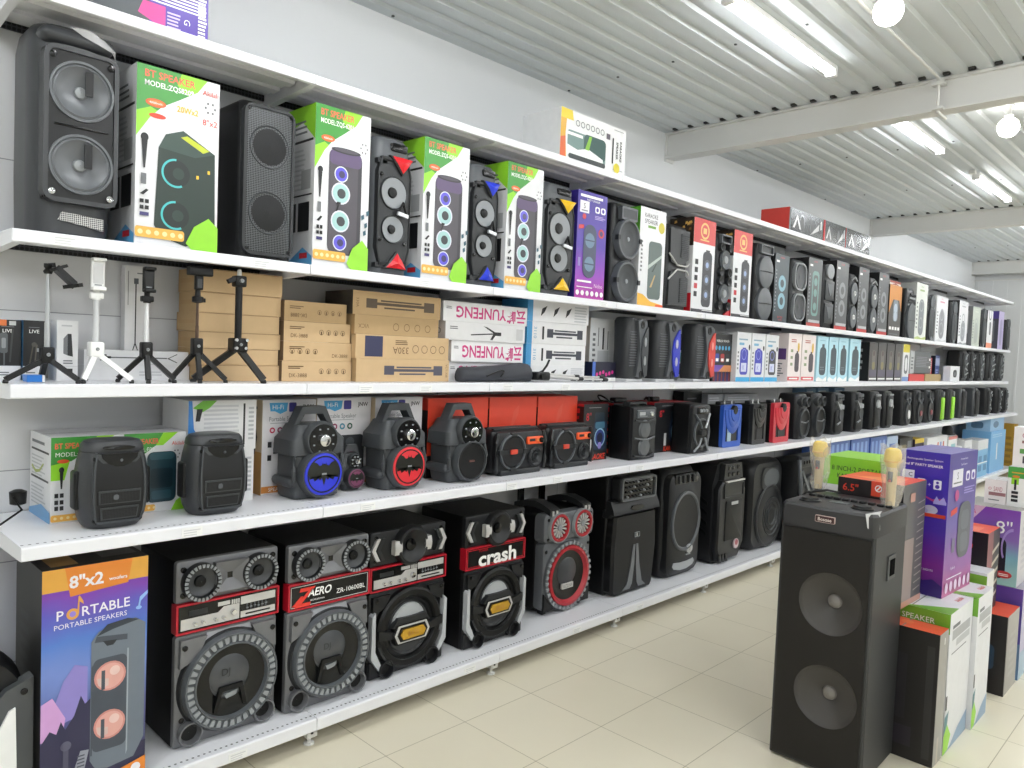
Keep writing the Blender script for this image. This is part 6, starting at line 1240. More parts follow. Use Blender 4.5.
putc('speaker_box', 902.2, 908.8, 344, Z3, .42, .12, 'white box with a yellow top beside the dark bottle-picture boxes', BTW, lambda f, l, t: (f.rect(0, .78, 1, 1, mat('#d6c83a', .4)), f.rrect(.25, .2, .8, .72, .2, TXG), f.rrect(.36, .28, .7, .64, .15, BTW), f.rect(0, 0, 1, .12, mat('#7f9acb', .4))))
def low(name, pl, pr, pt, base, tx, d=.14, dr=None, **k): return putc(name, pl, pr, pt, Z3, .41, d, tx, base, dr, **k)
low('small_box', 909.5, 924.6, 374, mat('#c9403c', .4), 'small flat red box under the grey boxes')
low('small_box', 925.6, 941, 374, mat('#a48d63', .6), 'small flat tan box under the dark grey box')
zq = Z_at(373.6, X_at(917, .41, Z3), .41)+.001
xa, xb, xc = X_at(910, .415, 1.5), X_at(914, .415, 1.5), X_at(930.5, .415, 1.5); hq = Z_at(351, xb, .415)-zq
carton('small_box', 'narrow pale grey box standing on the flat red box', 'box', ((xa+xb)/2, .42, zq), xb-xa-.002, hq, .12, mat('#b7b9bb', .5), lambda f, l, t: f.lines(.2, .2, .8, .8, 4, TXG))
carton('small_box', 'dark grey box with small print standing on the flat red and tan boxes', 'box', ((xb+xc)/2, .42, zq), xc-xb-.002, hq, .12, mat('#5c5e62', .5), lambda f, l, t: (f.lines(.1, .3, .9, .8, 7, mat('#85878c', .5), .4), f.rect(.88, .25, .96, .35, TXW), f.rect(.88, .6, .96, .7, TXW)))
low('speaker_box', 938.5, 945, 358, mat('#b8262e', .35), 'red fronted black box before the white cup-picture box', .14, lambda f, l, t: f.lines(.3, .1, .9, .9, 9, TXW, .4), side=mat('#0f0f10', .5)).location.y = .56
low('speaker_box', 946.5, 950.5, 356, mat('#34427c', .35), 'dark blue and silver box beside the red fronted box', .12, lambda f, l, t: (f.rect(0, .6, 1, .9, mat('#9fa8c9', .4)), f.lines(.2, .1, .8, .5, 4, mat('#9fa8c9', .4))), side=mat('#1b1f33', .5)).location.y = .54
low('small_box', 950.3, 959.6, 366, BTW, 'small white box with a black cup-shaped picture near the far end', .08, lambda f, l, t: (f.rrect(.3, .25, .7, .75, .15, TXK), f.rrect(.4, .35, .6, .6, .08, MG)))
for i, (a, b, pt, tx) in enumerate(((961.5, 967.5, 350, 'first'), (969.5, 974.5, 350.5, 'second'), (977.5, 984.5, 351, 'third'), (988, 994.5, 352, 'fourth'), (997.5, 1003.8, 353, 'last'))):
    o = box_speaker('black and silver tower speaker at the far end of the middle shelf, %s of five' % tx, *((lambda s: ((s[0], .42, Z3), s[1], s[2], .2))(spot(a, b, pt, Z3, .42))), 'spark', None, 'black and silver tower speakers')
# ---------------------------------------------------------------- phone tripods
TB = mat('#111112', .4, spec=.3)
def tripod(label, px, y, feet, hub, pole, polem, legm, head, hubm=None, hubw=.020, legw=.016, poler=.0075, twist=None):
    xc = X_at(px, y, Z3+.1); zz = lambda py: Z_at(py, xc, y)-Z3; s = lambda p: X_at(p, y, Z3+.02)-xc
    r = thing('phone_tripod', label, 'tripod', (xc, y, Z3)); h0, h1 = zz(hub[1]), zz(hub[0])
    hm = hubm or legm
    for fx, dy in feet:
        def lg(m):
            a = Vector((0, dy*.12, h0+.012)); b = Vector((s(fx), dy, .012)); m.bar(a, b, legw, legw*.8, legm)
        o = part(r, 'leg', lg); m = MB(); m.lathez(s(fx), dy, [(legw*.45, 0), (legw*.55, .004), (legw*.4, .012)], RUB, 10); m.build('rubber_foot', o)
    part(r, 'hub', lambda m: (m.rbox(-hubw, hubw, -hubw, hubw, h0-.004, h1, .006, hm), m.lathe(0, (h0+h1)/2, [(.006, -hubw), (.005, -hubw-.004), (.001, -hubw-.004)], LG, 12)))
    zt_, zb_ = zz(pole[0]), h1
    def pl_(m):
        n = 3 if polem is not TB else 1
        for k in range(n):
            a, b = zb_+(zt_-zb_)*k/n, zb_+(zt_-zb_)*(k+1)/n; m.lathez(0, 0, [(poler*(1-.13*k), a-.004), (poler*(1-.13*k), b)], polem, 14)
    part(r, 'pole', pl_)
    head(r, s, zz); return r
def head_tilt(r, s, zz):
    z = zz(270)
    part(r, 'ball_joint', lambda m: (m.lathez(0, 0, [(.011, z-.012), (.014, z-.004), (.008, z+.004), (.012, z+.010), (.012, z+.02)], TB, 14), m.bar((0, 0, z+.014), (.02, -.004, z+.018), .014, .014, TB)))
    a, b = Vector((s(54), -.01, zz(268))), Vector((s(71), -.03, zz(284)))
    part(r, 'phone_clamp', lambda m: (m.bar(a, b, .016, .05, TB), m.bar(b, b+Vector((-.018, -.02, -.004)), .012, .05, TB), m.bar(a, a+Vector((.010, -.02, .004)), .010, .05, TB)))
def head_flat(z0, z1, wpx, mt, jz):
    def f(r, s, zz):
        part(r, 'ball_joint', lambda m: (m.lathez(0, 0, [(.012, zz(jz[0])), (.013, zz(jz[0])+.01), (.009, zz(jz[1])-.006), (.010, zz(jz[1])+.004)], mt, 14), m.rbox(-.02, .02, -.012, .012, zz(jz[0])+.004, zz(jz[0])+.024, .004, mt)))
        w = (s(wpx)-s(0))/2 if False else wpx
        part(r, 'phone_clamp', lambda m: (m.rbox(-w, w, -.016, -.004, zz(z1), zz(z0), .004, mt), m.rbox(-w, w, -.034, -.006, zz(z0)-.008, zz(z0)+.002, .003, mt), m.rbox(-w, w, -.034, -.006, zz(z1)-.002, zz(z1)+.010, .003, mt), m.box(-w*.7, w*.7, -.0175, -.015, zz(z1)+.02, zz(z0)-.014, mat('#0c0c0d' if mt is not WHT else '#cfd0d2', .4)), m.box(-w*.5, w*.5, -.0185, -.016, zz(z1)+.014, zz(z1)+.018, LG)))
    return f
tripod('black tripod with a silver pole and tilted phone clamp, leftmost of the tripods', 47, .44, ((3, -.03), (73, -.055), (50, .10)), (347, 362), (274, 0), SIL, TB, head_tilt, hubw=.019, poler=.0085)
tripod('all white tripod with a white phone clamp', 95.5, .44, ((78.5, -.05), (126.5, -.05), (96, .11)), (342, 356), (299, 0), mat('#cfd1d4', .3, .3), WHT, head_flat(259, 290, .021, WHT, (300, 292)), hubw=.022, poler=.011)
tripod('black tripod with a white pole and an upright black phone clamp', 146, .44, ((121, .03), (170, -.04), (142, -.06)), (342, 357), (301, 0), mat('#d8d9db', .3, .2), TB, head_flat(268, 292, .019, TB, (303, 293)), hubw=.018, poler=.009)
def head_wide(r, s, zz):
    part(r, 'ball_joint', lambda m: (m.lathez(0, 0, [(.010, zz(303)), (.020, zz(302)), (.020, zz(297)), (.010, zz(296)), (.009, zz(289))], TB, 14), m.lathez(.02, 0, [(.009, zz(302)), (.009, zz(298))], BLK, 10)))
    part(r, 'phone_clamp', lambda m: (m.rbox(-.014, .014, -.016, .004, zz(290), zz(270), .004, TB), m.rbox(-.044, .044, -.030, .0, zz(276), zz(267.5), .005, TB), m.box(-.008, .008, -.0175, -.015, zz(288), zz(279), mat('#3f4144', .4))))
tripod('black tripod with a thin dark pole and ball head, left of the tallest tripod', 196.5, .44, ((173, .02), (222, -.03), (193, -.06)), (338, 354), (301, 0), mat('#4a3527', .4), TB, head_wide, hubw=.018, poler=.006)
def head_stand(r, s, zz):
    part(r, 'collar', lambda m: (m.rbox(-.022, .022, -.02, .02, zz(287), zz(276), .006, TB), m.bar((-.02, -.01, zz(279)), (-.05, -.014, zz(283)), .016, .014, TB), m.lathe(0, zz(281), [(.008, -.02), (.007, -.028), (.001, -.028)], LG, 12)))
    part(r, 'tip', lambda m: m.lathez(0, 0, [(.008, zz(277)), (.008, zz(271)), (.005, zz(269.5))], WHT, 12), 'white tip')
    part(r, 'screw', lambda m: [m.lathe(x, zz(p), [(.007, -.030), (.006, -.036), (.001, -.036)], CHR, 10) for x, p in ((-.02, 340), (.02, 340), (-.02, 348), (.016, 348))])
tripod('tallest black tripod stand with thick legs, right end of the tripods', 237.5, .43, ((199, .05), (256, -.06), (261, -.02)), (338, 351), (280, 0), TB, TB, head_stand, hubw=.028, legw=.022, poler=.013)
# ================================================================== second shelf
def put2(fn, pl, pb, pr, pt, z, d, label, *a, hmax=None, **k):
    x, y, w, h = spot2(pl, pb, pr, pt, z)
    if hmax: h = min(h, hmax)
    return fn(label, (x, y, z), w, h, d, *a, **k)
def bt_small(f, l, t):
    gd = mat('#3f8f3a', .35); gl = mat('#8ed12f', .35); amber = mat('#e5ad4d', .4); sky = mat('#6aa0cf', .4)
    f.poly([(0, .66), (0, 1), (.62, 1), (.50, .84), (.28, .72)], gd); f.poly([(.62, 1), (.86, 1), (.62, .84), (.50, .84)], gl); f.poly([(0, .5), (0, .68), (.25, .72), (.18, .5)], gl)
    f.text('BT SPEAKER', .05, .90, .065, mat('#e2604a', .4), .5, 'l', 0, .02); f.text('MODEL:F09', .06, .80, .05, TXW, .42, 'l'); f.disc(.16, .72, .08, mat('#d8562d', .4), .03)
    f.text('Akilali', .86, .86, .05, TXR, .2); [f.rect(.84+.05*math.cos(k*1.05)-.01, .72+.05*math.sin(k*1.05)-.01, .84+.05*math.cos(k*1.05)+.01, .72+.05*math.sin(k*1.05)+.01, TXG) for k in range(6)]
    f.disc(.14, .62, .035, TXK, .045); f.poly([(.115, .60), (.165, .60), (.15, .40), (.13, .40)], TXK)
    for q in (.22, .15, .30): f.rect(.05, q, .10, q+.05, TXK); f.rect(.12, q, .17, q+.05, TXK)
    b = mat('#1d3a44', .3); f.rrect(.36, .12, .84, .76, .1, b); f.rrect(.40, .66, .80, .75, .05, mat('#33565f', .3)); f.rrect(.42, .3, .78, .55, .05, mat('#122730', .3)); f.rrect(.44, .16, .76, .27, .04, mat('#2a4c58', .3))
    f.rrect(0, .02, .5, .1, .03, amber); [f.disc(.06+.085*k, .06, .022, mat('#f0d9a0', .4)) for k in range(6)]; f.poly([(.76, 0), (.84, .12), (1, .2), (1, 0)], gl)
    l.lines(.1, .88, .8, .95, 1, TXG); l.rect(.08, .79, .92, .815, TXK); l.lines(.1, .5, .75, .76, 6, mat('#b9bbbf', .5), .4); l.poly([(.1, .58), (.3, .52), (.5, .55), (.7, .66), (.66, .67), (.48, .58), (.3, .56), (.12, .61)], mat('#9aa84a', .4)); l.rect(.08, .46, .92, .485, TXK); l.lines(.1, .15, .8, .42, 6, mat('#b9bbbf', .5), .4)
    l.poly([(0, 0), (1, 0), (1, .13), (.6, .18), (.0, .06)], sky)
put2(lambda lb, loc, w, h, d: carton('speaker_box', lb, 'box', loc, w, h, d, BTW, bt_small, side=PAPER, group='green and white boxes behind the barrel speakers'), 50, 524.5, 122.5, 438, Z2, .25, 'green and white speaker box behind the nearer barrel speaker')
x, y, w, h = spot2(50, 524.5, 122.5, 438, Z2); xr = X_at(186.5, y, Z2+.1)
carton('speaker_box', 'green and white speaker box behind and between the two barrel speakers', 'box', ((x+w/2+xr)/2+.001, y+.004, Z2), xr-x-w/2-.002, h, .25, BTW, bt_small, side=PAPER, group='green and white boxes behind the barrel speakers')
for pl, pb, pr, pt, tx in ((71, 525, 145, 439.5, 'nearer black barrel speaker at the left end of the second shelf'), (178, 511.5, 242, 433.5, 'farther black barrel speaker before the stacked white boxes')):
    x, y = floor_pt((pl+pr)/2+4, pb+5, Z2); w = X_at(pr, y+.10, Z2+.1)-X_at(pl, y+.10, Z2+.1); h = Z_at(pt, x, y+.06)-Z2
    barrel_speaker(tx, ((X_at(pr, y+.10, Z2+.1)+X_at(pl, y+.10, Z2+.1))/2, y, Z2), w*.97, h, .165, 'black barrel speakers')
def white_stack(up):
    def dr(f, l, t):
        f.rect(.80, .05, .84, .95, TXK) if not up else f.rect(.80, .1, .83, .93, TXK); f.lines(.22, .2, .74, .95, 9, mat('#c9cace', .4), .5, .05); f.lines(.88, .2, .96, .9, 8, mat('#b5b7bb', .4), .5, 0)
        if up: f.poly([(0, 0), (.24, 0), (.2, .2), (.08, .45), (.05, 1), (0, 1)], mat('#3f7fc4', .35)); f.poly([(.06, .86), (.2, 1), (.4, 1), (.3, .86), (.2, .78)], mat('#6fb43a', .35)); f.poly([(.1, .6), (.16, .6), (.2, .84), (.12, .84)], TXK)
    return dr
yb = .48; xa, xb = X_at(187, yb, 1.1), X_at(255, yb, 1.1); zm = Z_at(448.5, xb, yb)
carton('white_box', 'lower white carton behind the farther barrel speaker', 'box', ((xa+xb)/2-.006, yb, Z2), xb-xa, zm-Z2-.0006, .2, mat('#e2e2e3', .4), white_stack(False))
carton('white_box', 'upper white carton with blue wave and green picture, stacked behind the farther barrel speaker', 'box', ((xa+xb)/2, yb, zm), xb-xa, Z_at(401, xa, yb)-zm, .24, mat('#e2e2e3', .4), white_stack(True))
def hifi(f, l, t):
    f.poly([(.12, .97), (.46, .97), (.44, .88), (.32, .85), (.22, .88), (.14, .88)], mat('#4aa3d6', .35)); f.text('Hi-Fi', .28, .925, .05, TXW, .24); f.rrect(.48, .87, .62, .97, .02, mat('#3a3788', .35)); f.text('JNW', .84, .925, .045, TXK, .24, bold=.02)
    f.text('Portable Speaker', .42, .80, .05, mat('#7a7d83', .4), .6); f.lines(.14, .75, .7, .765, 1, mat('#a5a7ab', .4))
    for k, c in enumerate(('#b52a4a', '#8a2f55', '#3a86a0', '#1f5a48')): f.disc(.18+.14*k, .68, .05, mat(c, .35)); f.disc(.18+.14*k, .68, .025, mat('#ded5da', .4))
    f.rrect(.34, .10, .88, .58, .08, mat('#35373b', .4)); f.disc(.61, .30, .15, mat('#5b2f45', .35)); f.disc(.61, .5, .08, MG); f.frm = 0
    [f.rect(.1+.1*(k % 2), .36+.07*k, .17+.1*(k % 2), .42+.07*k, TXK) for k in range(3)]; f.rect(0, .02, 1, .09, mat('#c9803a', .4)); f.text('SPEAKER', .3, .055, .04, TXW, .4)
    l.rect(0, .0, 1, .45, mat('#c99a58', .4)); l.poly([(.4, .35), (.7, .42), (.8, .6), (.72, .72), (.5, .55)], TXK); l.lines(.1, .75, .8, .95, 4, TXG)
yb = .50
for i, (pl, pr, pt, tx) in enumerate(((266.5, 320, 401, 'leftmost white Hi-Fi box behind the blue emblem speaker'), (321, 375, 399, 'middle white Hi-Fi box, between the blue and red emblem speakers'), (376, 423, 398, 'rightmost white Hi-Fi box behind the red emblem speaker'))):
    x, w, h = spot(pl, pr, pt, Z2, yb); carton('speaker_box', tx, 'box', (x, yb, Z2), w, h, .2, mat('#e3e1e4', .4), hifi, group='white Hi-Fi boxes', side=mat('#d9c7a8', .5))
# speakers with carry handles
for pl, pb, pr, pt, c, tx in ((293, 502, 346, 405.5, '#2a36c8', 'grey speaker with carry handle and blue emblem disc'), (383, 492, 427, 402.5, '#d62f38', 'grey speaker with carry handle and red emblem disc'), (449, 484.5, 488, 402.5, None, 'grey speaker with carry handle and plain black disc')):
    x, y = floor_pt(pl, pb, Z2); y = max(y, .248); xl, xr = X_at(pl, y, Z2+.1), X_at(pr, y, Z2+.1); h = min(Z_at(pt, xl, y+.08)-Z2, .41)
    lantern_speaker(tx, ((xl+xr)/2, y, Z2), xr-xl, h, .175, c, 'speakers with carry handles')
yb = .44; xl, xr = X_at(345, yb, 1.0), X_at(361, yb, 1.0)
lantern_speaker('small speaker with purple ring peeking between the blue and red emblem speakers', ((xl+xr)/2, yb, Z2), .105, .20, .05, '#7a3a5c', None)
def redbox(f, l, t):
    f.rect(.0, .0, 1, .28, mat('#1d1517', .4)); f.poly([(.42, .5), (.6, .75), (.62, .9), (.5, .8)], mat('#e2553f', .4)); f.text('SPEAKER', .5, .2, .06, RED, .5, skew=.2)
    l.rect(0, .85, 1, 1, mat('#c8392e', .4))
yb = .50; redm = mat('#e0452d', .4)
for pl, pr, pt, tx in ((426.5, 486.5, 398.5, 'leftmost red box, behind the plain black disc speaker'), (488, 535, 397.5, 'middle red box, behind the nearer radio speaker'), (536.5, 578, 396.8, 'rightmost red box, behind the farther radio speaker')):
    x, w, h = spot(pl, pr, pt, Z2, yb); carton('speaker_box', tx, 'box', (x, yb, Z2), w, h, .2, redm, redbox, group='red boxes on the second shelf', side=mat('#1a1416', .5))
for pl, pb, pr, pt, tx in ((493, 477, 543, 431, 'nearer black radio speaker with orange control panel'), (548, 469.5, 592, 427, 'farther black radio speaker with orange control panel')):
    put2(radio_speaker, pl, pb, pr, pt, Z2, .13, tx, 'black radio speakers')
def eight(f, l, t):
    f.text('8"', .2, .78, .14, RED, .2); f.lines(.2, .93, .8, .95, 1, mat('#9a9a9c', .4)); b = mat('#2b4352', .35); f.rrect(.45, .58, .85, .85, .06, mat('#22313c', .35)); f.rrect(.42, .18, .95, .70, .1, mat('#1c2c44', .35)); f.rrect(.48, .56, .88, .68, .05, mat('#3f6a80', .35))
    f.disc(.68, .40, .2, mat('#2f3f80', .35)); f.disc(.68, .40, .12, mat('#151a33', .35)); f.ring(.68, .40, .19, .22, mat('#8fb5c9', .35)); f.disc(.68, .26, .08, mat('#8c7fc0', .35)); f.rect(.28, .13, .34, .38, mat('#c9c9c9', .4))
    f.text('KARAOKE', .5, .07, .1, TXR, .9, skew=.2, bold=.02); l.rect(0, .96, 1, 1, mat('#b02a32', .4))
    for k in range(5): l.poly([(.72, .2+.13*k), (.84, .22+.13*k), (.84, .27+.13*k), (.72, .26+.13*k)], RED)
    l.rect(.7, .06, .88, .14, TXR); l.rect(.72, .84, .86, .92, RED); t.rect(.05, .05, .95, .95, mat('#b3262e', .4))
darkm = mat('#1c1d20', .35); yb = .45
for pl, pr, pt, tx in ((580, 607, 404.5, 'nearest dark box with red lettering, right of the radio speakers'), (617, 650, 404, 'middle dark box with red lettering, mostly behind the twin cone speaker'), (653, 690, 403, 'farthest dark box with red lettering, between the twin cone and crossed trim speakers')):
    x, w, h = spot(pl, pr, pt, Z2, yb); carton('speaker_box', tx, 'box', (x, yb, Z2), w, h, .22, darkm, eight, group='dark boxes with red lettering', top=mat('#b3262e', .4))
def cable(name, label, pts, r, base=None):
    m = MB(); m.tube(pts, r, BLK, 6); base and base(m); o = m.build(name); return tag(o, label, 'cable')
zt = Z2+h+.006
xc = X_at(612, .47, zt)
cable('power_cable', 'coiled black cable on top of the nearest and middle red-lettered dark boxes', [(xc+.06*math.cos(t)-.02*t/3, .50+.05*math.sin(t), zt+.008+(.04 if 1.5 < t < 4.5 else 0)*math.sin((t-1.5)/3*PI)) for t in [k*.4 for k in range(24)]], .005, lambda m: m.rbox(xc+.05, xc+.17, .48, .53, zt, zt+.03, .008, BLK))
xc = X_at(655, .47, zt)
cable('power_cable', 'black cable with loose ends on the farthest red-lettered dark box', [(xc+.09*math.cos(t*.8), .51+.05*math.sin(t*1.1), zt+.008+.004*k%.02) for k, t in enumerate([q*.4 for q in range(20)])], .005, lambda m: m.rbox(xc-.02, xc+.06, .47, .52, zt, zt+.032, .01, BLK))
put2(box_speaker, 630.5, 461, 654, 407, Z2, .165, 'black shelf speaker with two bare cones behind a slim grille bar', 'twin')
put2(box_speaker, 690, 454.5, 708, 404.5, Z2, .15, 'black shelf speaker with crossed silver trim over one round grille', 'cross')
put2(box_speaker, 720.5, 447.8, 738.5, 405, Z2, .15, 'glossy blue fronted shelf speaker', 'colour', '#2a55b0')
put2(box_speaker, 750, 444.8, 763.5, 404, Z2, .15, 'black fronted shelf speaker between the blue and red fronted ones', 'colour', '#26282a')
put2(box_speaker, 771, 443, 786.5, 403, Z2, .15, 'glossy red fronted shelf speaker', 'colour', '#c4303e')
for pl, pb, pr, pt, kd, c, tx, g in (
    (795.5, 439.5, 808.5, 394, 'eight', None, 'nearer black shelf speaker shaped like two small cones over a big one', 'figure eight shelf speakers'),
    (812, 437, 824, 393.5, 'eight', None, 'farther black shelf speaker shaped like two small cones over a big one', 'figure eight shelf speakers'),
    (831, 434, 843.5, 393, 'plate', None, 'nearer black shelf speaker with silver chevron plate', 'chevron shelf speakers'),
    (850.5, 432.3, 863, 392.5, 'plate', None, 'farther black shelf speaker with silver chevron plate', 'chevron shelf speakers'),
    (870.5, 430.3, 880.5, 391.5, 'chrome', None, 'nearer slim black shelf speaker with chrome bits', 'slim black shelf speakers with chrome bits'),
    (884, 428.5, 892.8, 391.3, 'chrome', None, 'farther slim black shelf speaker with chrome bits', 'slim black shelf speakers with chrome bits'),
    (899.5, 426, 910, 390, 'eyes', '#e6e6e6', 'black shelf speaker with a small white badge near its foot', None),
    (913.5, 425, 922, 389.5, 'eyes', '#8a2f38', 'nearer black shelf speaker with a dark red badge', 'black shelf speakers with dark red badges'),
    (925, 423.2, 932.3, 389.3, 'eyes', '#8a2f38', 'farther black shelf speaker with a dark red badge', 'black shelf speakers with dark red badges'),
    (936, 421.7, 944, 387.3, 'strip', None, 'nearer dark speaker with a lime green front strip', 'speakers with lime strips'),
    (947.5, 420.5, 954, 387, 'strip', None, 'farther dark speaker with a lime green front strip', 'speakers with lime strips'),
    (957.5, 418.8, 966, 386.6, 'plain', '#34373a', 'plain charcoal speaker just right of the lime strip speakers', None),
    (970.5, 417.3, 979, 386.2, 'plain', '#34373a', 'plain charcoal speaker with black corner, second right of the lime strips', None),
    (983, 415.8, 991, 385.6, 'spark', None, 'black speaker with broken chrome trim, third from the far end', 'black speakers with broken chrome trim'),
    (994.5, 414.8, 1001, 385.9, 'spark', None, 'black speaker with broken chrome trim, second from the far end', 'black speakers with broken chrome trim'),
    (1002.8, 414, 1007.5, 386.8, 'spark', None, 'black speaker with broken chrome trim at the very far end', 'black speakers with broken chrome trim')):
    x, y, w, h = spot2(pl, pb, pr, pt, Z2); y = .30; xl, xr = X_at(pl, y, Z2+.1), X_at(pr, y, Z2+.1); h = min(Z_at(pt, xl, y)-Z2, .375); xl = max(xl, xr-.56*h)
    box_speaker(tx, ((xl+xr)/2, y, Z2), xr-xl, h, .20, kd, c, g)
for pl, pr, pt, c, tx in ((702, 719, 394.5, '#9a9ca0', 'grey flat-topped box at the back, behind the blue fronted speaker'), (721, 753, 394, '#a3a5a8', 'long grey box at the back, behind the black fronted speaker'), (802.5, 812, 388.5, '#5f7b94', 'nearest slate blue box behind the figure eight speakers'), (814.5, 825, 388, '#5f7b94', 'middle slate blue box behind the figure eight speakers'), (831, 841, 387.8, '#5f7b94', 'slate blue box behind the nearer chevron speaker')):
    x, w, h = spot(pl, pr, pt, Z2, .62); carton('small_box', tx, 'box', (x, .60, Z2), w, min(h, .41), .13, mat(c, .5), lambda f, l, t: f.lines(.1, .86, .9, .96, 2, mat('#c9cbd0', .5)))
x, w, h = spot(681, 701, 391.5, Z2, .66); carton('small_box', 'black carton at the back, above the farthest red-lettered box', 'box', (x, .65, Z2), w, min(h, .40), .09, BLK, lambda f, l, t: f.lines(.2, .85, .8, .9, 1, TXG))
xl = X_at(-6, .55, Z2); xr = X_at(24, .5, Z2)
cable('power_cable', 'thin black cable with round plug on the left end of the second shelf', [(xl-.1, .45, Z2+.03), (xl, .47, Z2+.02), (xl+.07, .52, Z2+.05), (xr-.02, .56, Z2+.085), (xr, .57, Z2+.085)], .0035, lambda m: m.lathez(xr+.0, .58, [(.012, Z2+.055), (.024, Z2+.06), (.026, Z2+.1), (.012, Z2+.107)], BLK, 16))
# ================================================================== bottom shelf
def portable(f, l, t):
    am = mat('#dca243', .4); orr = mat('#dd8430', .4); W2 = mat('#e9e6ee', .4)
    f.rect(0, .905, 1, 1, am); f.poly([(.20, 1), (.84, 1), (.80, .895), (.25, .875)], orr); f.text('8"x2', .40, .937, .052, W2, .36, bold=.025); f.text('woofers', .70, .925, .016, W2, .2, bold=.02)
    f.text('P', .13, .803, .042, W2, .1, 'l', bold=.01); f.text('RTABLE', .36, .805, .042, W2, .46, 'l', rot=.02, bold=.01); f.disc(.275, .80, .058, mat('#d59a4d', .4)); f.disc(.275, .80, .03, mat('#8f7ac9', .4)); f.poly([(.315, .80), (.333, .80), (.335, .85), (.375, .835), (.37, .85), (.335, .875), (.325, .87)], mat('#d59a4d', .4)); f.text('PORTABLE SPEAKERS', .45, .757, .022, W2, .72, rot=.02)
    f.poly([(.9, .77), (.92, .77), (.93, .80), (1, .83), (1, .845), (.92, .82)], mat('#8fb5e8', .4)); f.disc(.91, .772, .03, mat('#8fb5e8', .4), .02)
    # concert crowd
    cd = mat('#2b2a48', .4); lv = mat('#c99ad0', .4); f.poly([(.1, .40), (.2, .52), (.3, .58), (.42, .56), (.42, .36), (.2, .34)], mat('#8a7fc4', .4)); f.poly([(0, .44), (.1, .46), (.22, .36), (.2, .30), (0, .28)], lv)
    f.poly([(0, .14), (0, .27), (.08, .32), (.14, .30), (.18, .35), (.22, .31), (.3, .36), (.36, .44), (.40, .40), (.46, .42), (.5, .30), (.5, .14)], cd); f.rect(0, .06, 1, .16, cd)
    # the speaker
    b = mat('#6a7480', .35); bd = mat('#434a55', .35)
    f.poly([(.45, .14), (.45, .66), (.52, .70), (.66, .72), (.88, .73), (.98, .70), (.98, .18), (.88, .10), (.62, .085), (.50, .10)], b); f.poly([(.50, .68), (.66, .70), (.92, .72), (.80, .735), (.60, .725)], mat('#2f3640', .35)); f.poly([(.48, .655), (.50, .68), (.80, .665), (.80, .64)], bd); f.poly([(.56, .655), (.70, .65), (.66, .63), (.6, .63)], mat('#22262c', .35)); f.poly([(.455, .55), (.455, .16), (.47, .16), (.47, .56)], bd); f.rrect(.47, .17, .80, .58, .06, bd); f.poly([(.80, .6), (.815, .6), (.815, .14), (.80, .12)], mat('#99a2ac', .35))
    for v in (.495, .28):
        f.disc(.635, v, .155, mat('#c98882', .35)); f.disc(.635, v, .135, mat('#d9a39a', .35)); f.poly([(.51, v-.0), (.62, v-.01), (.62, v-.04), (.56, v-.05), (.52, v-.03)], mat('#cfb5b0', .35)); f.rect(.55, v-.055, .585, v+.03, bd); f.disc(.68, v+.02, .05, mat('#e3c3bd', .35))
    f.poly([(.3, .12), (.40, .115), (.44, .195), (.36, .20)], mat('#8f93a0', .35)); f.lines(.33, .13, .40, .19, 4, mat('#4b4f5c', .4), .4, 0); f.rect(.20, .12, .25, .23, mat('#4a4a5e', .35)); f.disc(.225, .24, .05, mat('#55556a', .35)); f.rect(.19, .105, .26, .12, mat('#4f8fb0', .35))
    f.poly([(.5, .085), (.53, .085), (.40, 0), (.30, 0)], mat('#8f909c', .35)); f.poly([(.56, .08), (.58, .08), (.53, 0), (.5, 0)], mat('#8f909c', .35))
    f.poly([(.45, .035), (1, .09), (1, 0), (.40, 0)], orr); f.disc(.76, .038, .05, W2); f.disc(.90, .048, .05, W2)
    l.lines(.2, .5, .6, .8, 5, mat('#26262a', .5)); t.rect(.1, .1, .35, .5, mat('#9a7438', .4)); t.rect(.6, .2, .95, .5, mat('#4a4a4c', .4))
yb = .262; x, w, h = spot(40.5, 146, 572, Z1, yb, .45)
carton('speaker_box', 'tall box with a purple concert print and PORTABLE lettering on the bottom shelf', 'box', (x, yb, Z1), w, h, .30, gradient('concert_print', [(0, '#27284a'), (.3, '#4a4a80'), (.55, '#6f86c8'), (.68, '#4f78c4'), (.8, '#5a55b4'), (.88, '#7a3fa8'), (1, '#6a3a9a')], 0, h), portable, side=mat('#151515', .5), top=mat('#191919', .5))
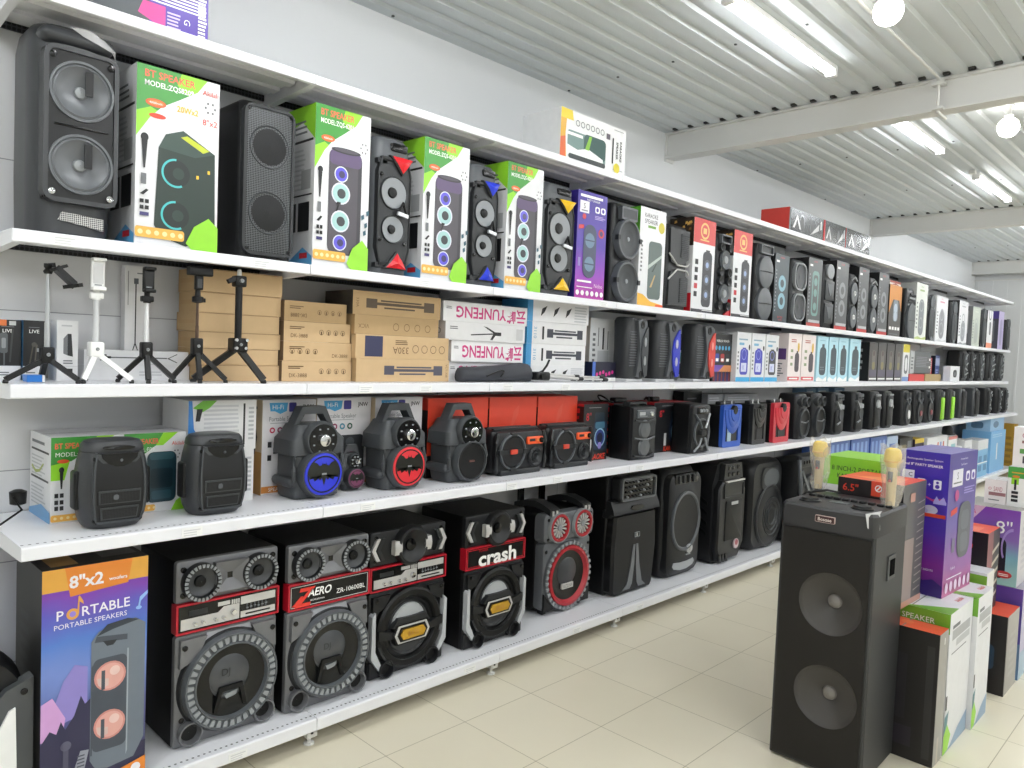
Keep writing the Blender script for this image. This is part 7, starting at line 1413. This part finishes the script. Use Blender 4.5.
def corner_speaker():
    y = .30; xr = X_at(33, y, .35); w = .42; h = Z_at(640, xr-.1, y+.1)-Z1; r = thing('stage_speaker', 'black wedge speaker with a white light strip, at the left end of bottom shelf', 'speaker', (xr-w/2, y, Z1)); hf = Z_at(676, xr, y)-Z1
    part(r, 'body', lambda m: m.yl([(.34, w*.5, h*.8, .08, 0, h*.48), (.25, w*.8, h*.96, .14, 0, h*.5), (.10, w*.96, h, .17, 0, h*.5), (.03, w*.9, h*.94, .16, 0, h*.48)], BLK2, 8))
    part(r, 'front_frame', lambda m: (m.loft([[(xx, yy, zz) for xx, zz in ((-w*.5, 0), (w*.5, 0), (w*.5, hf), (w*.33, hf*.93), (w*.05, hf*.60), (-w*.05, hf*.60), (-w*.33, hf*.93), (-w*.5, hf))] for yy in (0, .05)], mat('#4a4d50', .42, bump=.2)), [screw(m, sx*w*.44, zz, 0, .01) for sx in (-1, 1) for zz in (.04, hf-.04)]))
    part(r, 'woofer_ring', lambda m: m.lathe(0, h*.46, [(w*.40, .03), (w*.39, .012), (w*.36, .01), (w*.3, .024), (w*.1, .03), (.001, .026)], BLK3, 40))
    for sx in (-1, 1): part(r, 'light_strip', lambda m: m.loft([[(sx*w*a, yy, hf*b) for a, b in ((.22, .14), (.40, .16), (.385, .80), (.345, .78), (.24, .56), (.20, .48))] for yy in (-.008, .01)], WHT), 'white light strip')
corner_speaker()
DD = .34
put2(dj_speaker, 172.5, 751, 274, 563, Z1, DD, 'big grey party speaker with a silver control strip in a red frame', 'controls')
put2(dj_speaker, 284, 715.5, 364.5, 547, Z1, DD, 'big party speaker with a red and white Z AERO nameplate', 'zero')
put2(crash_speaker, 366, 682, 441, 534, Z1, DD, 'black party speaker with arrow trim, gold badge and silver control strip', 'controls')
put2(crash_speaker, 461, 651, 520, 517.6, Z1, DD, 'black party speaker with a white crash nameplate and gold badge', 'crash')
put2(trolley_speaker, 539.5, 618, 587, 512, Z1, .30, 'grey trolley speaker with three red rings and carry handles')
put2(pa_speaker, 607, 598, 650, 473, Z1, .36, 'black stage speaker with a knob-filled amplifier panel on top')
put2(oval_speaker, 661, 581, 697, 470, Z1, .30, 'black speaker with one tall oval grille and a pale window below')
put2(slim_speaker, 712, 566, 741.5, 464, Z1, .27, 'slim black speaker with a silver bar and round pink badge')
put2(stage_speaker, 747, 553, 780, 462, Z1, .26, 'rounded black stage speaker with a round horn above a rippled woofer cover')
x, y, w, h = spot2(791, 546, 814, 456, Z1); rugged_speaker('black speaker with grey side rails, half hidden behind the big floor speaker', (x, y, Z1), w, h, .24)
# far part of the bottom shelf
yb = .27
def far(name, pl, pr, pt, tx, base, d=.25, dr=None, z=Z1, pb=None, **k):
    x, w, h = spot(pl, pr, pt, z, yb, .5); return carton(name, tx, 'box', (x, yb, z), w, h, d, base, dr, **k)
bl = mat('#3f5fa6', .35)
def ridges(f, l, t): [f.rect(.08+.23*k, .75, .2+.23*k, .95, mat('#7f9cd0', .35)) for k in range(4)]
for i, (pl, pr, tx) in enumerate(((828, 847.5, 'nearest'), (849, 867, 'middle'), (868.5, 884.5, 'farthest'))):
    far('small_box', pl, pr, 441-i*1.6, tx+' ridged blue box on the bottom shelf, above the bright green floor box', bl, .25, ridges, group='ridged blue boxes on the bottom shelf')
far('small_box', 885.5, 896, 437, 'pale blue wrapped box beside the ridged blue boxes', mat('#a9bcd8', .3), .25, lambda f, l, t: f.rect(.2, .6, .8, .9, bl))
far('small_box', 898, 911, 439, 'dark box left of the yellow topped box on the bottom shelf', mat('#2a2826', .5), .22, lambda f, l, t: (f.rect(.1, .8, .5, .9, mat('#6a5f3a', .5)), f.rect(.6, .8, .9, .95, TXG)))
far('small_box', 913.5, 922.5, 439.5, 'dark violet box with a yellow top edge on the bottom shelf', mat('#2e2136', .5), .22, lambda f, l, t: f.rect(0, .93, 1, 1, mat('#d1b52e', .4)), top=mat('#d1b52e', .4))
far('small_box', 926, 946, 438.5, 'white box with small red and blue marks on the bottom shelf', BTW, .22, lambda f, l, t: [f.rect(.5+.14*k, .8, .56+.14*k, .9, mat(c, .4)) for k, c in enumerate(('#c95a4a', '#5a7fc9', '#c95a4a'))])
far('small_box', 947.5, 956, 437, 'small white box with a red top strip on the bottom shelf', BTW, .2, lambda f, l, t: (f.rect(0, .94, 1, 1, mat('#cf7f7a', .4)), f.rect(.3, .75, .8, .85, mat('#8fc0c9', .4))))
far('small_box', 957.2, 961.5, 447, 'tiny white box in front of the pale white cartons', BTW, .16, lambda f, l, t: f.rect(.3, .6, .7, .8, TXG))
far('small_box', 964, 971.5, 441, 'nearer plain white carton beside the sky blue cartons', mat('#d3d5d8', .4), .24, lambda f, l, t: f.lines(.2, .5, .8, .9, 3, mat('#b5b8bd', .4)))
far('small_box', 978, 988, 441, 'white carton with a pale blue printed lower half', mat('#d9dbde', .4), .2, lambda f, l, t: (f.rect(0, 0, 1, .74, mat('#7fb6dc', .4)), [f.rect(.1+.5*(k % 2), .15+.25*(k//2), .42+.5*(k % 2), .32+.25*(k//2), mat('#4f86b4', .4)) for k in range(4)], f.rect(.0, .36, 1, .39, TXW)))
x, w, h = spot(990.5, 1005, 432, Z1, yb, .5)
carton('tall_box', 'tall sky blue carton near the far end of the bottom shelf', 'box', (x, yb, Z1), w, h, .36, mat('#7db4e2', .4), lambda f, l, t: (f.rect(.4, .3, .46, .7, TXW), f.lines(.1, .85, .9, .95, 2, mat('#a9cdec', .4))))
carton('flat_box', 'pale blue carton with an oval print lying on the tall sky blue carton', 'box', (x-.02, yb+.02, Z1+h+.0006), w*.92, Z_at(419, x-w/2, yb)-Z1-h-.002, .30, mat('#9cc3e6', .4), lambda f, l, t: (f.disc(.4, .5, .2, mat('#54789a', .4), .06), l.rrect(.2, .2, .7, .7, .1, mat('#54789a', .4))))
xg = X_at(951, yb+.06, .8)
m = MB(); zq = Z_at(437, xg, yb)+.012
m.lathez(xg, yb+.10, [(.05, zq), (.062, zq+.02), (.060, zq+.09), (.04, zq+.12), (.015, zq+.128)], BLK2, 18); m.tube([(xg-.04, yb+.06, zq+.014), (xg+.03, yb+.035, zq+.016), (xg+.08, yb+.04, zq+.013)], .012, BLK2, 8)
tag(m.build('cap'), 'black cap lying on the small white box with a red top strip', 'cap')
carton('tall_box', 'ochre brown upright carton leaning by the end of the shelving', 'box', (11.60, .24, 0), .12, .77, .16, mat('#a88226', .5), lambda f, l, t: (f.lines(.2, .2, .8, .8, 5, mat('#8a6a1e', .5)), l.lines(.2, .2, .8, .8, 5, mat('#8a6a1e', .5))))
# ================================================================== floor display
def floor_speaker():
    w, d, h, th = .358, .364, 1.034, .024; cx, cy = .769, -1.345
    u = Vector((-math.sin(th), math.cos(th))); c = Vector((cx, cy))+u*.346/2
    r = thing('floor_speaker', 'tall black floor speaker with two big cones standing on the tiles', 'speaker', (c.x, c.y, 0), -PI/2+th); hz = h*.915
    blk = mat('#1f1d1b', .5, bump=.15); side = mat('#2b2c2d', .5, bump=.3)
    def cab(m):
        fr = [[(x, y, z) for x, y in ((-w/2, .008), (-w/2+.006, 0), (-w/2+.016, 0), (-w/2+.016, .09), (w/2-.016, .09), (w/2-.016, 0), (w/2-.006, 0), (w/2, .008), (w/2, d), (-w/2, d))] for z in (.012, hz)]
        m.loft(fr, side)
        for z0, z1 in ((.012, .03), (hz-.02, hz)): m.box(-w/2+.015, w/2-.015, .0, .09, z0, z1, side)
    part(r, 'cabinet', cab)
    part(r, 'base', lambda m: m.zl([(0, w-.05, d-.05, .02, 0, d/2), (.014, w-.03, d-.03, .02, 0, d/2)], BLK))
    CW = ((.030, .665), (.030, .304)); RW = w*.335; zm_ = (CW[0][1]+CW[1][1])/2; gm = grille('#262321', '#0c0b0a', .005)
    part(r, 'front_grille', lambda m: (m.holed(-w/2+.014, w/2-.014, zm_, hz-.012, CW[0][0], CW[0][1], RW, -.005, .004, gm), m.holed(-w/2+.014, w/2-.014, .022, zm_, CW[1][0], CW[1][1], RW, -.005, .004, gm)))
    def top(m):
        m.loft([[(x, y, z) for x, y in ((-w/2-.001, .014), (-w/2+.012, -.006), (0, -.020), (w/2-.012, -.006), (w/2+.001, .014), (w/2+.002, d), (-w/2-.002, d))] for z in (hz, h-.012)], mat('#2d2d2f', .42, bump=.2))
        m.loft([[(x*k, y0+(y-d/2)*k+d/2-y0*1, z) for x, y in ((-w/2-.001, .014), (-w/2+.012, -.006), (0, -.020), (w/2-.012, -.006), (w/2+.001, .014), (w/2+.002, d), (-w/2-.002, d))] for k, z, y0 in ((1, h-.012, 0), (.97, h-.002, 0), (.94, h, 0))], mat('#2d2d2f', .42, bump=.2))
    part(r, 'top_cap', top)
    def badge(m): m.slab(0, h*.957, .074, .026, -.026, -.012, .003, mat('#c9b4ae', .35)); m.slab(0, h*.957, .070, .022, -.027, -.024, .002, mat('#3a1a18', .4)); m.text('Bosose', 0, h*.957, .013, -.0278, mat('#e6d9d2', .4), maxw=.062, bold=.02)
    part(r, 'nameplate', badge, 'small red-brown nameplate')
    gc = grille('#54514e', '#2f2d2b', .006)
    for cx_, z in CW: part(r, 'woofer', lambda m: (m.lathe(cx_, z, [(RW*1.005, -.0045), (RW*.97, -.001)]+[(RW*(.95-.085*k), .003+.0052*k+(.0016 if k % 2 else 0)) for k in range(9)]+[(RW*.22, .050)], gc, 48), m.lathe(cx_, z, [(RW*.235, .050), (RW*.2, .040), (RW*.1, .033), (.001, .031)], mat('#77736f', .35), 24)))
    part(r, 'side_handle', lambda m: (m.box(w/2-.002, w/2+.005, d*.42, d*.66, h*.735, h*.825, mat('#4a4b4c', .5)), m.box(w/2, w/2+.0075, d*.47, d*.62, h*.75, h*.81, mat('#020202', .9, spec=.05))))  # near-black raised box paints the shade of the handle recess
    part(r, 'light_ridge', lambda m: [m.rbox(-w*.42+.0+k*w*.093, -w*.42+w*.07+k*w*.093, d*.52, d*.60, h-.004, h+.010, .005, BLK) for k in range(10)])
    part(r, 'control_knob', lambda m: [(m.lathez(sx*w*.28, d*.22, [(.042, h-.002), (.042, h+.004), (.034, h+.008), (.032, h+.014), (.012, h+.016)], BLK, 22)) for sx in (-1, 1)]+[m.box(-.04, .03, d*.30, d*.42, h-.001, h+.0025, mat('#55585a', .3)), m.box(-.01, .01, d*.34, d*.38, h, h+.004, LG)])
    part(r, 'tape', lambda m: m.add([(w*.40, -.018, h+.001), (w*.50, .03, h+.001), (w*.505, .034, h-.06), (w*.47, .012, h-.075), (w*.42, -.012, h-.05), (w*.46, .10, h+.001)], [(0, 1, 5), (0, 1, 2, 3, 4)], mat('#c9cacb', .3)), 'torn pale tape')
    part(r, 'cable', lambda m: m.tube([(-w*.5, d*.8, h*.8), (-w*.53, d*.6, h*.9), (-w*.52, d*.5, h*.985), (-w*.46, d*.55, h+.01), (-w*.3, d*.75, h+.02), (-w*.2, d*.9, h+.008)], .005, BLK, 6))
    return r
floor_speaker()
BAG = film('thin_clear_plastic', .36, '#f4f2ea', .2)
def microphone(label, px, py, ptop, bagw):
    x, y = floor_pt(px, py, 1.039); H = Z_at(ptop, x, y)-1.039
    r = thing('microphone', label, 'microphone', (x, y, 1.0395), -PI/2); gold = mat('#cfb88a', .35, .25); yel = mat('#e3c23a', .4)
    part(r, 'handle', lambda m: m.lathez(0, 0, [(.012, .0), (.0165, .002), (.0175, H*.2), (.0195, H*.55), (.021, H*.68)], gold, 20))
    part(r, 'display', lambda m: m.rbox(-.009, .009, -.0235, -.015, H*.42, H*.60, .003, mat('#4a4c50', .3)), 'dark display with a button'); part(r, 'button', lambda m: m.lathe(0, H*.44, [(.005, -.023), (.004, -.026), (.001, -.026)], RED, 10))
    part(r, 'head', lambda m: m.lathez(0, 0, [(.021, H*.67), (.026, H*.70), (.030, H*.76), (.031, H*.78), (.031, H*.90), (.026, H*.97), (.016, H*.995), (.002, H)], yel, 22), 'yellow head')
    part(r, 'head_ring', lambda m: m.lathez(0, 0, [(.030, H*.75), (.033, H*.755), (.033, H*.785), (.030, H*.79)], mat('#d8a92a', .35), 22))
    def bag(m):
        rg = []; n = 16
        for k, (q, z) in enumerate(((.022, .001), (.030, H*.12), (.034, H*.35), (.036, H*.6), (.038, H*.8), (.037, H*.95), (.039, H*1.03))): rg.append([((q+.0035*math.sin(i*2.1+k*1.7))*bagw*math.cos(2*PI*i/n)+(.01 if k == 2 else 0), (q+.003*math.cos(i*2.7+k))*math.sin(2*PI*i/n), z+(.012*math.sin(i*1.9) if k == 6 else 0)) for i in range(n)])
        m.loft(rg, BAG, (True, False))
    part(r, 'plastic_bag', bag, 'clear plastic bag', 50)
microphone('yellow headed microphone in a clear bag, on left of the floor speaker top', 818, 488.5, 441, 1.12)
microphone('yellow headed microphone in a clear bag, on right of the floor speaker top', 890, 506, 448, 1.18)
def fbox(name, label, cx, cy, a, b, z0, h, base, draw, side, top=None, th=0):
    c, s = math.cos(th), math.sin(th)
    return carton(name, label, 'box', (cx+c*b/2, cy+s*b/2, z0), b, h, a, base, draw, side=side, top=top, rz=th)
ORT = mat('#e0583a', .4); GRY = mat('#8d8b86', .3); YF = -1.49
x0 = 1.140; x1 = X_at(947, YF, .4)
hF = Z_at(633, x0, YF)
def f2(f, l, t): f.rect(.0, 0, .04, 1, mat('#6d6b67', .4)); f.rect(.35, .0, .55, .2, mat('#b5ada4', .4)); l.rect(.05, .3, .6, .8, mat('#1f1c22', .4)); l.rect(.2, .1, .7, .25, mat('#26202b', .4)); f.rect(.55, .9, .62, .95, TXW); l.rect(.85, .05, .95, .9, mat('#2a282a', .4)); t.disc(.6, .5, .2, mat('#e6714a', .4))
fbox('speaker_box', 'black and grey box with a plain orange lid beside the floor speaker', x0, YF, .28, x1-x0, .0005, .535, GRY, f2, mat('#151313', .45), ORT)
def white_green(f, l, t):
    f.lines(.12, .88, .5, .93, 1, TXG); f.rect(.12, .80, .9, .87, mat('#a3a5a8', .4)); f.rect(.3, .74, .9, .79, mat('#b5b7ba', .4)); f.lines(.12, .70, .9, .715, 1, TXG)
    f.poly([(0, 0), (1, 0), (1, .16), (.6, .10), (.3, .02), (.0, .0)], mat('#8aa3bd', .4)); f.poly([(0, 0), (.2, .01), (.3, .1), (.18, .17), (.1, .22), (0, .18)], LIME); f.poly([(0, .14), (.12, .20), (.16, .30), (0, .27)], mat('#4f7f8a', .4)); f.rect(0, .32, .06, .42, TXK)
    l.rect(0, .86, 1, 1, mat('#6fa833', .35)); l.text('SPEAKER', .6, .93, .04, TXW, .5); l.rect(.3, .2, .8, .7, mat('#7d8590', .4)); t.poly([(0, 0), (.35, 0), (.0, .6)], mat('#6fa833', .35)); t.text('Akilali', .75, .12, .08, TXR, .3)
wa0, wa1 = max(x1+.004, X_at(949, YF, .45)), X_at(971.5, YF, .45); wb0, wb1 = X_at(972.8, YF-.01, .45), X_at(989, YF-.01, .45)
fbox('speaker_box', 'tall white box with green and blue foot, under the purple party speaker box', wa0, YF, .30, wa1-wa0, .0005, .586, PAPER, white_green, PAPER, PAPER)
fbox('speaker_box', 'tall white box with green and blue foot, second right of the orange lidded box', wa1+.005, YF-.02, .30, wb1-wa1-.005, .0005, .586, PAPER, white_green, PAPER, PAPER)
def f5(f, l, t):
    l.text('6.5"', .20, .925, .06, TXR, .36, bold=.01); l.rect(.52, .88, .74, 1, mat('#d6492f', .4)); l.ring(.63, .945, .04, .055, TXW, 14); l.poly([(.6, .92), (.67, .96), (.66, .97), (.59, .93)], TXW); l.rect(.1, .2, .7, .7, mat('#241c20', .4)); l.text('X', .92, .8, .05, TXR)
    rnd = random.Random(2); [f.poly([(.66, .1+.06*k), (.95, .115+.06*k), (.95, .125+.06*k), (.66, .11+.06*k)], mat('#a59d97', .4)) for k in range(13)]; f.rect(0, 0, .55, .55, mat('#8a7a76', .3)); f.rect(0, 0, 1, .05, mat('#b98a7c', .4)); f.rect(.3, .85, .5, .92, mat('#b98a7c', .4)); t.poly([(.1, .1), (.8, .2), (.3, .9)], mat('#ee8a52', .4))
fbox('speaker_box', 'black 6.5 inch speaker box with an orange lid behind the floor speaker', 1.140, -1.325, .265, .268, .5875, .515, mat('#4a4a4c', .3), f5, mat('#191416', .4), ORT, -.03)
def f6(f, l, t):
    g = mat('#82c42e', .35)
    for q in (f, l): q.rect(0, .885, 1, 1, g)
    l.text('8 INCH-2 PORTABLE', .13, .955, .020, TXK, .85, 'l'); l.text('KARAOKE', .22, .925, .020, TXK, .4, 'l'); t.rect(0, 0, 1, 1, mat('#94cf42', .35))
fbox('speaker_box', 'tall white box with a bright green top and black letters behind the floor speaker', 1.45, -1.17, .295, .30, .0005, 1.150, PAPER, f6, PAPER, mat('#94cf42', .35))
def f3(f, l, t):
    W2 = mat('#e6e3f2', .4); pk = mat('#b03a7f', .4)
    l.text('Rechargeable Speaker System', .50, .945, .014, W2, .92); l.text('Dual 8" PARTY SPEAKER', .46, .905, .018, W2, .86, bold=.015); l.rect(.05, .80, .30, .86, W2); l.text('C', .22, .83, .03, TXK)
    for u in (.45, .78): l.rrect(u-.08, .745, u+.08, .81, .02, W2); l.disc(u, .765, .045, PUR); l.disc(u, .793, .03, PUR)
    l.text('+', .62, .775, .03, W2); l.poly([(.5, .70), (.7, .675), (.95, .69), (.95, .67), (.7, .66), (.5, .69)], pk); l.poly([(.72, .66), (.78, .70), (.84, .67), (.92, .70), (.98, .66), (.98, .645), (.72, .645)], mat('#a9a0e0', .4))
    l.disc(.66, .60, .16, mat('#b9b4d2', .4), .10); l.disc(.52, .59, .1, mat('#9d98c4', .4), .07); l.rect(.5, .55, .98, .575, mat('#d0452f', .4)); l.text('WIRELESS', .3, .36, .012, W2, .3); l.text('PARTY LIGHTS', .6, .18, .014, W2, .5)
    l.poly([(0, 0), (1, 0), (1, .08), (.8, .12), (.6, .10), (.45, .14), (.3, .09), (.1, .12), (0, .1)], mat('#35206e', .4))
    f.text('Rechargeable Speaker', .5, .955, .012, W2, .8); f.text('Dual 8" Speaker', .5, .915, .014, W2, .7); f.rect(.12, .765, .48, .885, mat('#dad9e4', .4)); f.text('S', .3, .84, .05, TXK); f.rect(.16, .785, .44, .795, TXG); [f.rrect(u-.07, .79, u+.07, .86, .03, W2) for u in (.66, .86)]; [f.disc(u, .82, .04, PUR) for u in (.66, .86)]
    f.lines(.55, .70, .95, .755, 3, mat('#9a8fd0', .4)); f.disc(.3, .70, .07, pk); f.poly([(.12, .56), (.34, .58), (.34, .62), (.12, .60)], mat('#c9382f', .4)); f.rrect(.40, .24, .86, .64, .16, mat('#454a58', .35)); f.rrect(.5, .44, .78, .58, .08, mat('#565c6a', .35)); f.rrect(.5, .28, .78, .42, .08, mat('#565c6a', .35)); f.rect(.22, .3, .32, .40, mat('#6a6480', .4)); f.text('Nobody', .3, .19, .02, W2, .5)
    [f.disc(.12+.155*k, .06, .05, mat('#e4cfe8', .4), .065) for k in range(6)]; f.lines(.1, .12, .7, .135, 1, W2)
x0, x1 = X_at(946, -1.40, .9), X_at(968.5, -1.40, .9)
fbox('speaker_box', 'tall purple party speaker box standing on the white green-footed boxes', x0, -1.40, .20, x1-x0, .5875, .628, gradient('purple_floor_print', [(0, '#b8588a'), (.18, '#8a4a9a'), (.5, '#5a4a9a'), (1, '#3a2c84')], 0, .63), f3, gradient('purple_side_print', [(0, '#5a2a78'), (.2, '#7a2a8c'), (.45, '#4a2fa4'), (1, '#33259a')], 0, .63), mat('#6f68a8', .35), -.06)
xc0, xc1 = X_at(987, -1.475, .6), X_at(999.8, -1.475, .6)
def f7(f, l, t): l.rect(0, .78, 1, .98, mat('#7cae34', .35)); l.text('AKA', .75, .88, .06, TXW, .25); t.text('AKILALI', .5, .5, .10, PINK, .4, rot=.9); f.lines(.2, .2, .8, .6, 8, mat('#b5b3b0', .4)); f.rect(.1, .62, .9, .7, mat('#a3a5a8', .4))
xc0 = max(xc0, wb1+.006); xc1 = min(xc1, 2.052); fbox('speaker_box', 'white box with green band and pink letters on its lid, near the red floor box', xc0, -1.475, .26, xc1-xc0, .0005, .632, mat('#dcdad6', .4), f7, PAPER, PAPER)
def f10(f, l, t): l.text('OW!', .3, .86, .1, TXR, .5, skew=.2); l.rrect(.2, .3, .8, .62, .1, mat('#2a3f55', .35)); l.disc(.5, .5, .14, mat('#5f88a8', .35)); l.text('8" PRO', .5, .1, .06, TXR, .6); t.text('BOX', .6, .5, .1, TXW); f.rect(.0, 0, .06, 1, mat('#6d6b67', .4)); f.lines(.3, .2, .8, .8, 6, mat('#aaa8a4', .4))
xd0, xd1 = 2.13, 2.385
fbox('speaker_box', 'small black and grey box with a red lid standing on the floor tiles', xd0, -1.53, .24, xd1-xd0, .0005, .392, mat('#9d9a95', .35), f10, mat('#161214', .4), ORT)
def f8(f, l, t): l.text('OW!', .4, .78, .14, mat('#e0412f', .4), .6, skew=.2, bold=.02); l.rect(.4, .58, .65, .66, mat('#7a2a22', .4)); l.rrect(.25, .05, .85, .42, .1, mat('#3f566a', .35)); l.rrect(.33, .1, .77, .35, .07, mat('#1f2a33', .35)); f.rect(0, 0, .45, 1, mat('#7f3a44', .35)); [f.poly([(.4, .1+.15*k), (.95, .18+.15*k), (.95, .22+.15*k), (.4, .15+.15*k)], mat('#c9c0b0', .4)) for k in range(5)]; t.rect(.1, .2, .6, .5, mat('#ee7c5a', .4))
fbox('speaker_box', 'black box with red lid and slanted red letters, stacked above the smaller floor box', 2.06, -1.44, .24, .24, .3935, .40, mat('#2a2224', .4), f8, mat('#161214', .4), ORT)
def f9(f, l, t): l.text('9"', .35, .78, .13, TXW, .3); l.poly([(0, 0), (1, 0), (1, .4), (0, .2)], mat('#6a8ab0', .4)); f.lines(.2, .5, .8, .9, 4, mat('#b5b0cc', .4)); f.rect(0, 0, 1, .3, mat('#9fb6c9', .4))
fbox('speaker_box', 'lower violet speaker box behind the small red lidded floor box', 2.42, -1.535, .28, .34, .0005, .47, mat('#b9b5cf', .4), f9, gradient('violet_print', [(0, '#5a86b0'), (.4, '#5f58a8'), (1, '#5a3f9a')], 0, .47), mat('#9f9ba8', .4))
def f7b(f, l, t):
    l.poly([(0, .55), (0, 1), (.42, 1), (.0, .62)], mat('#d9b4d0', .4)); l.text('1200W', .14, .86, .06, PINK, .3, rot=.7); l.text('8"', .74, .76, .17, TXW, .3); l.rrect(.48, .08, .80, .62, .12, mat('#2b2a36', .35)); l.rrect(.52, .14, .70, .5, .08, mat('#3d2f38', .35)); l.disc(.78, .14, .14, mat('#c93f46', .4), .07); l.lines(.70, .12, .86, .16, 2, TXW, .5, 0); l.ring(.9, .5, .16, .19, mat('#a98fd0', .35), 16, 2, PI*.5, PI*1.2); f.lines(.2, .2, .8, .9, 8, mat('#b5b3bd', .4))
fbox('speaker_box', 'upper violet and teal speaker box marked 8 inch, with grey top', 2.43, -1.50, .27, .33, .4715, .395, mat('#c3c1c6', .4), f7b, gradient('violet_teal_print', [(0, '#a8d2cc'), (.35, '#7fb0c4'), (.6, '#8a6ab4'), (1, '#7a3fa8')], 0, .395), mat('#a09e9b', .45))
zs = .8675
def f11(f, l, t): l.ring(.25, .62, .05, .075, mat('#c98a94', .4), 14); l.text('SAND', .62, .62, .2, mat('#b5707c', .4), .4); l.rect(.2, .34, .98, .48, mat('#9a6f72', .4)); l.lines(.2, .14, .8, .22, 1, TXG)
fbox('small_box', 'small pinkish white box lying left of the green speaker box on the violet stack', 2.56, -1.404, .10, .16, zs, .13, mat('#e6dfdf', .4), f11, mat('#eae4e4', .4), PAPER)
def f12(f, l, t): l.rect(0, .72, 1, 1, mat('#4a9a45', .35)); l.lines(.1, .84, .7, .90, 1, mat('#d9a43a', .4)); l.rect(.1, .56, .3, .72, LIME); l.rect(.18, .42, .24, .68, TXK); [l.rect(.12, .12+.1*k, .3, .19+.1*k, TXK) for k in range(3)]; l.disc(.8, .40, .33, mat('#3a3b40', .35)); l.disc(.8, .40, .2, mat('#222327', .35)); l.disc(.22, .76, .1, mat('#d9822e', .4), .04)
fbox('speaker_box', 'green and white box with a dark speaker picture, cut by the right edge', 2.56, -1.575, .168, .16, zs, .21, mat('#e6e6e4', .4), f12, mat('#e9e9e7', .4), PAPER)
def f13(f, l, t): l.ring(.35, .80, .07, .10, mat('#c98a94', .4), 14); l.text('SA', .7, .8, .12, mat('#c98a94', .4), .3); l.rect(.25, .6, .9, .67, mat('#9a6f72', .4)); l.rect(.2, .34, .95, .46, mat('#5f9a52', .4)); [l.rect(.3+.3*k, .1, .5+.3*k, .28, mat('#4a4450', .4)) for k in range(2)]
fbox('small_box', 'white green-banded box on top of the green speaker box at the right edge', 2.57, -1.57, .15, .14, zs+.2115, .21, mat('#e9e5e4', .4), f13, mat('#eeeae9', .4), PAPER)
# ------------------------------------------------------------------ neighbours on one shelf must not run into each other: trim widths a little
def extent(o):
    lo, hi = [1e9]*3, [-1e9]*3
    for q in [o]+list(o.children_recursive):
        if q.type != 'MESH': continue
        mw_ = Matrix.LocRotScale(q.location, q.rotation_euler, q.scale)
        p = q.parent
        while p: mw_ = Matrix.LocRotScale(p.location, p.rotation_euler, p.scale) @ mw_; p = p.parent
        co_ = np.empty(len(q.data.vertices)*3); q.data.vertices.foreach_get('co', co_); co_ = co_.reshape(-1, 3) @ np.array(mw_.to_3x3()).T+np.array(mw_.translation)
        for i in range(3): lo[i] = min(lo[i], co_[:, i].min()); hi[i] = max(hi[i], co_[:, i].max())
    return lo, hi
def settle():
    its = []
    for o in list(SC.objects):
        if o.parent or 'category' not in o or o.name.startswith(('shelving', 'tube_lamp', 'globe', 'conduit', 'phone_tripod', 'power_cable')) or o.location.y < .2 and o.location.y != 0 or abs(o.rotation_euler.z) > .01 or o.location.y == 0: continue
        its.append([o, *extent(o)])
    its.sort(key=lambda t: (t[1][0]+t[2][0]))
    for _ in range(2):
        for i in range(len(its)):
            for j in range(i+1, len(its)):
                a, b = its[i], its[j]
                ov = [min(a[2][k], b[2][k])-max(a[1][k], b[1][k]) for k in range(3)]
                if min(ov) <= .0005: continue
                wa, wb = a[2][0]-a[1][0], b[2][0]-b[1][0]; cut = ov[0]+.002
                if ov[1] < .07 and ov[1] < ov[0]:                # one stands behind the other: push the rear one back
                    r = a if a[1][1] > b[1][1] else b
                    if r[2][1]+ov[1]+.002 < .75: r[0].location.y += ov[1]+.002; r[1][1] += ov[1]+.002; r[2][1] += ov[1]+.002; continue
                if cut > .45*min(wa, wb): continue
                ka = 1 if 'speaker' == a[0]['category'] else .25; kb = 1 if 'speaker' == b[0]['category'] else .25
                ca, cb = cut*ka/(ka+kb), cut*kb/(ka+kb)
                for t, c, side in ((a, ca, 1), (b, cb, -1)):
                    w = t[2][0]-t[1][0]; s = (w-c)/w; lx = t[0].location.x; n0, n1 = lx+(t[1][0]-lx)*s, lx+(t[2][0]-lx)*s
                    sh = (t[1][0]-n0) if side == 1 else (t[2][0]-n1)
                    t[0].scale.x *= s; t[0].location.x += sh; t[1][0], t[2][0] = n0+sh, n1+sh
settle()
# ------------------------------------------------------------------ world, colour, light
w = bpy.data.worlds.new('world'); SC.world = w; w.use_nodes = True
w.node_tree.nodes['Background'].inputs[0].default_value = (.9, .95, 1, 1); w.node_tree.nodes['Background'].inputs[1].default_value = .3
SC.view_settings.view_transform = 'Standard'; SC.view_settings.look = 'None'; SC.view_settings.exposure = -0.10; SC.view_settings.gamma = 1.0; SC.view_settings.use_curve_mapping = False
SC.cycles.use_denoising = True; SC.cycles.max_bounces = 8; SC.cycles.diffuse_bounces = 5; SC.cycles.glossy_bounces = 3; SC.cycles.transparent_max_bounces = 8; SC.cycles.caustics_reflective = False; SC.cycles.caustics_refractive = False
SC.cycles.sample_clamp_indirect = 6
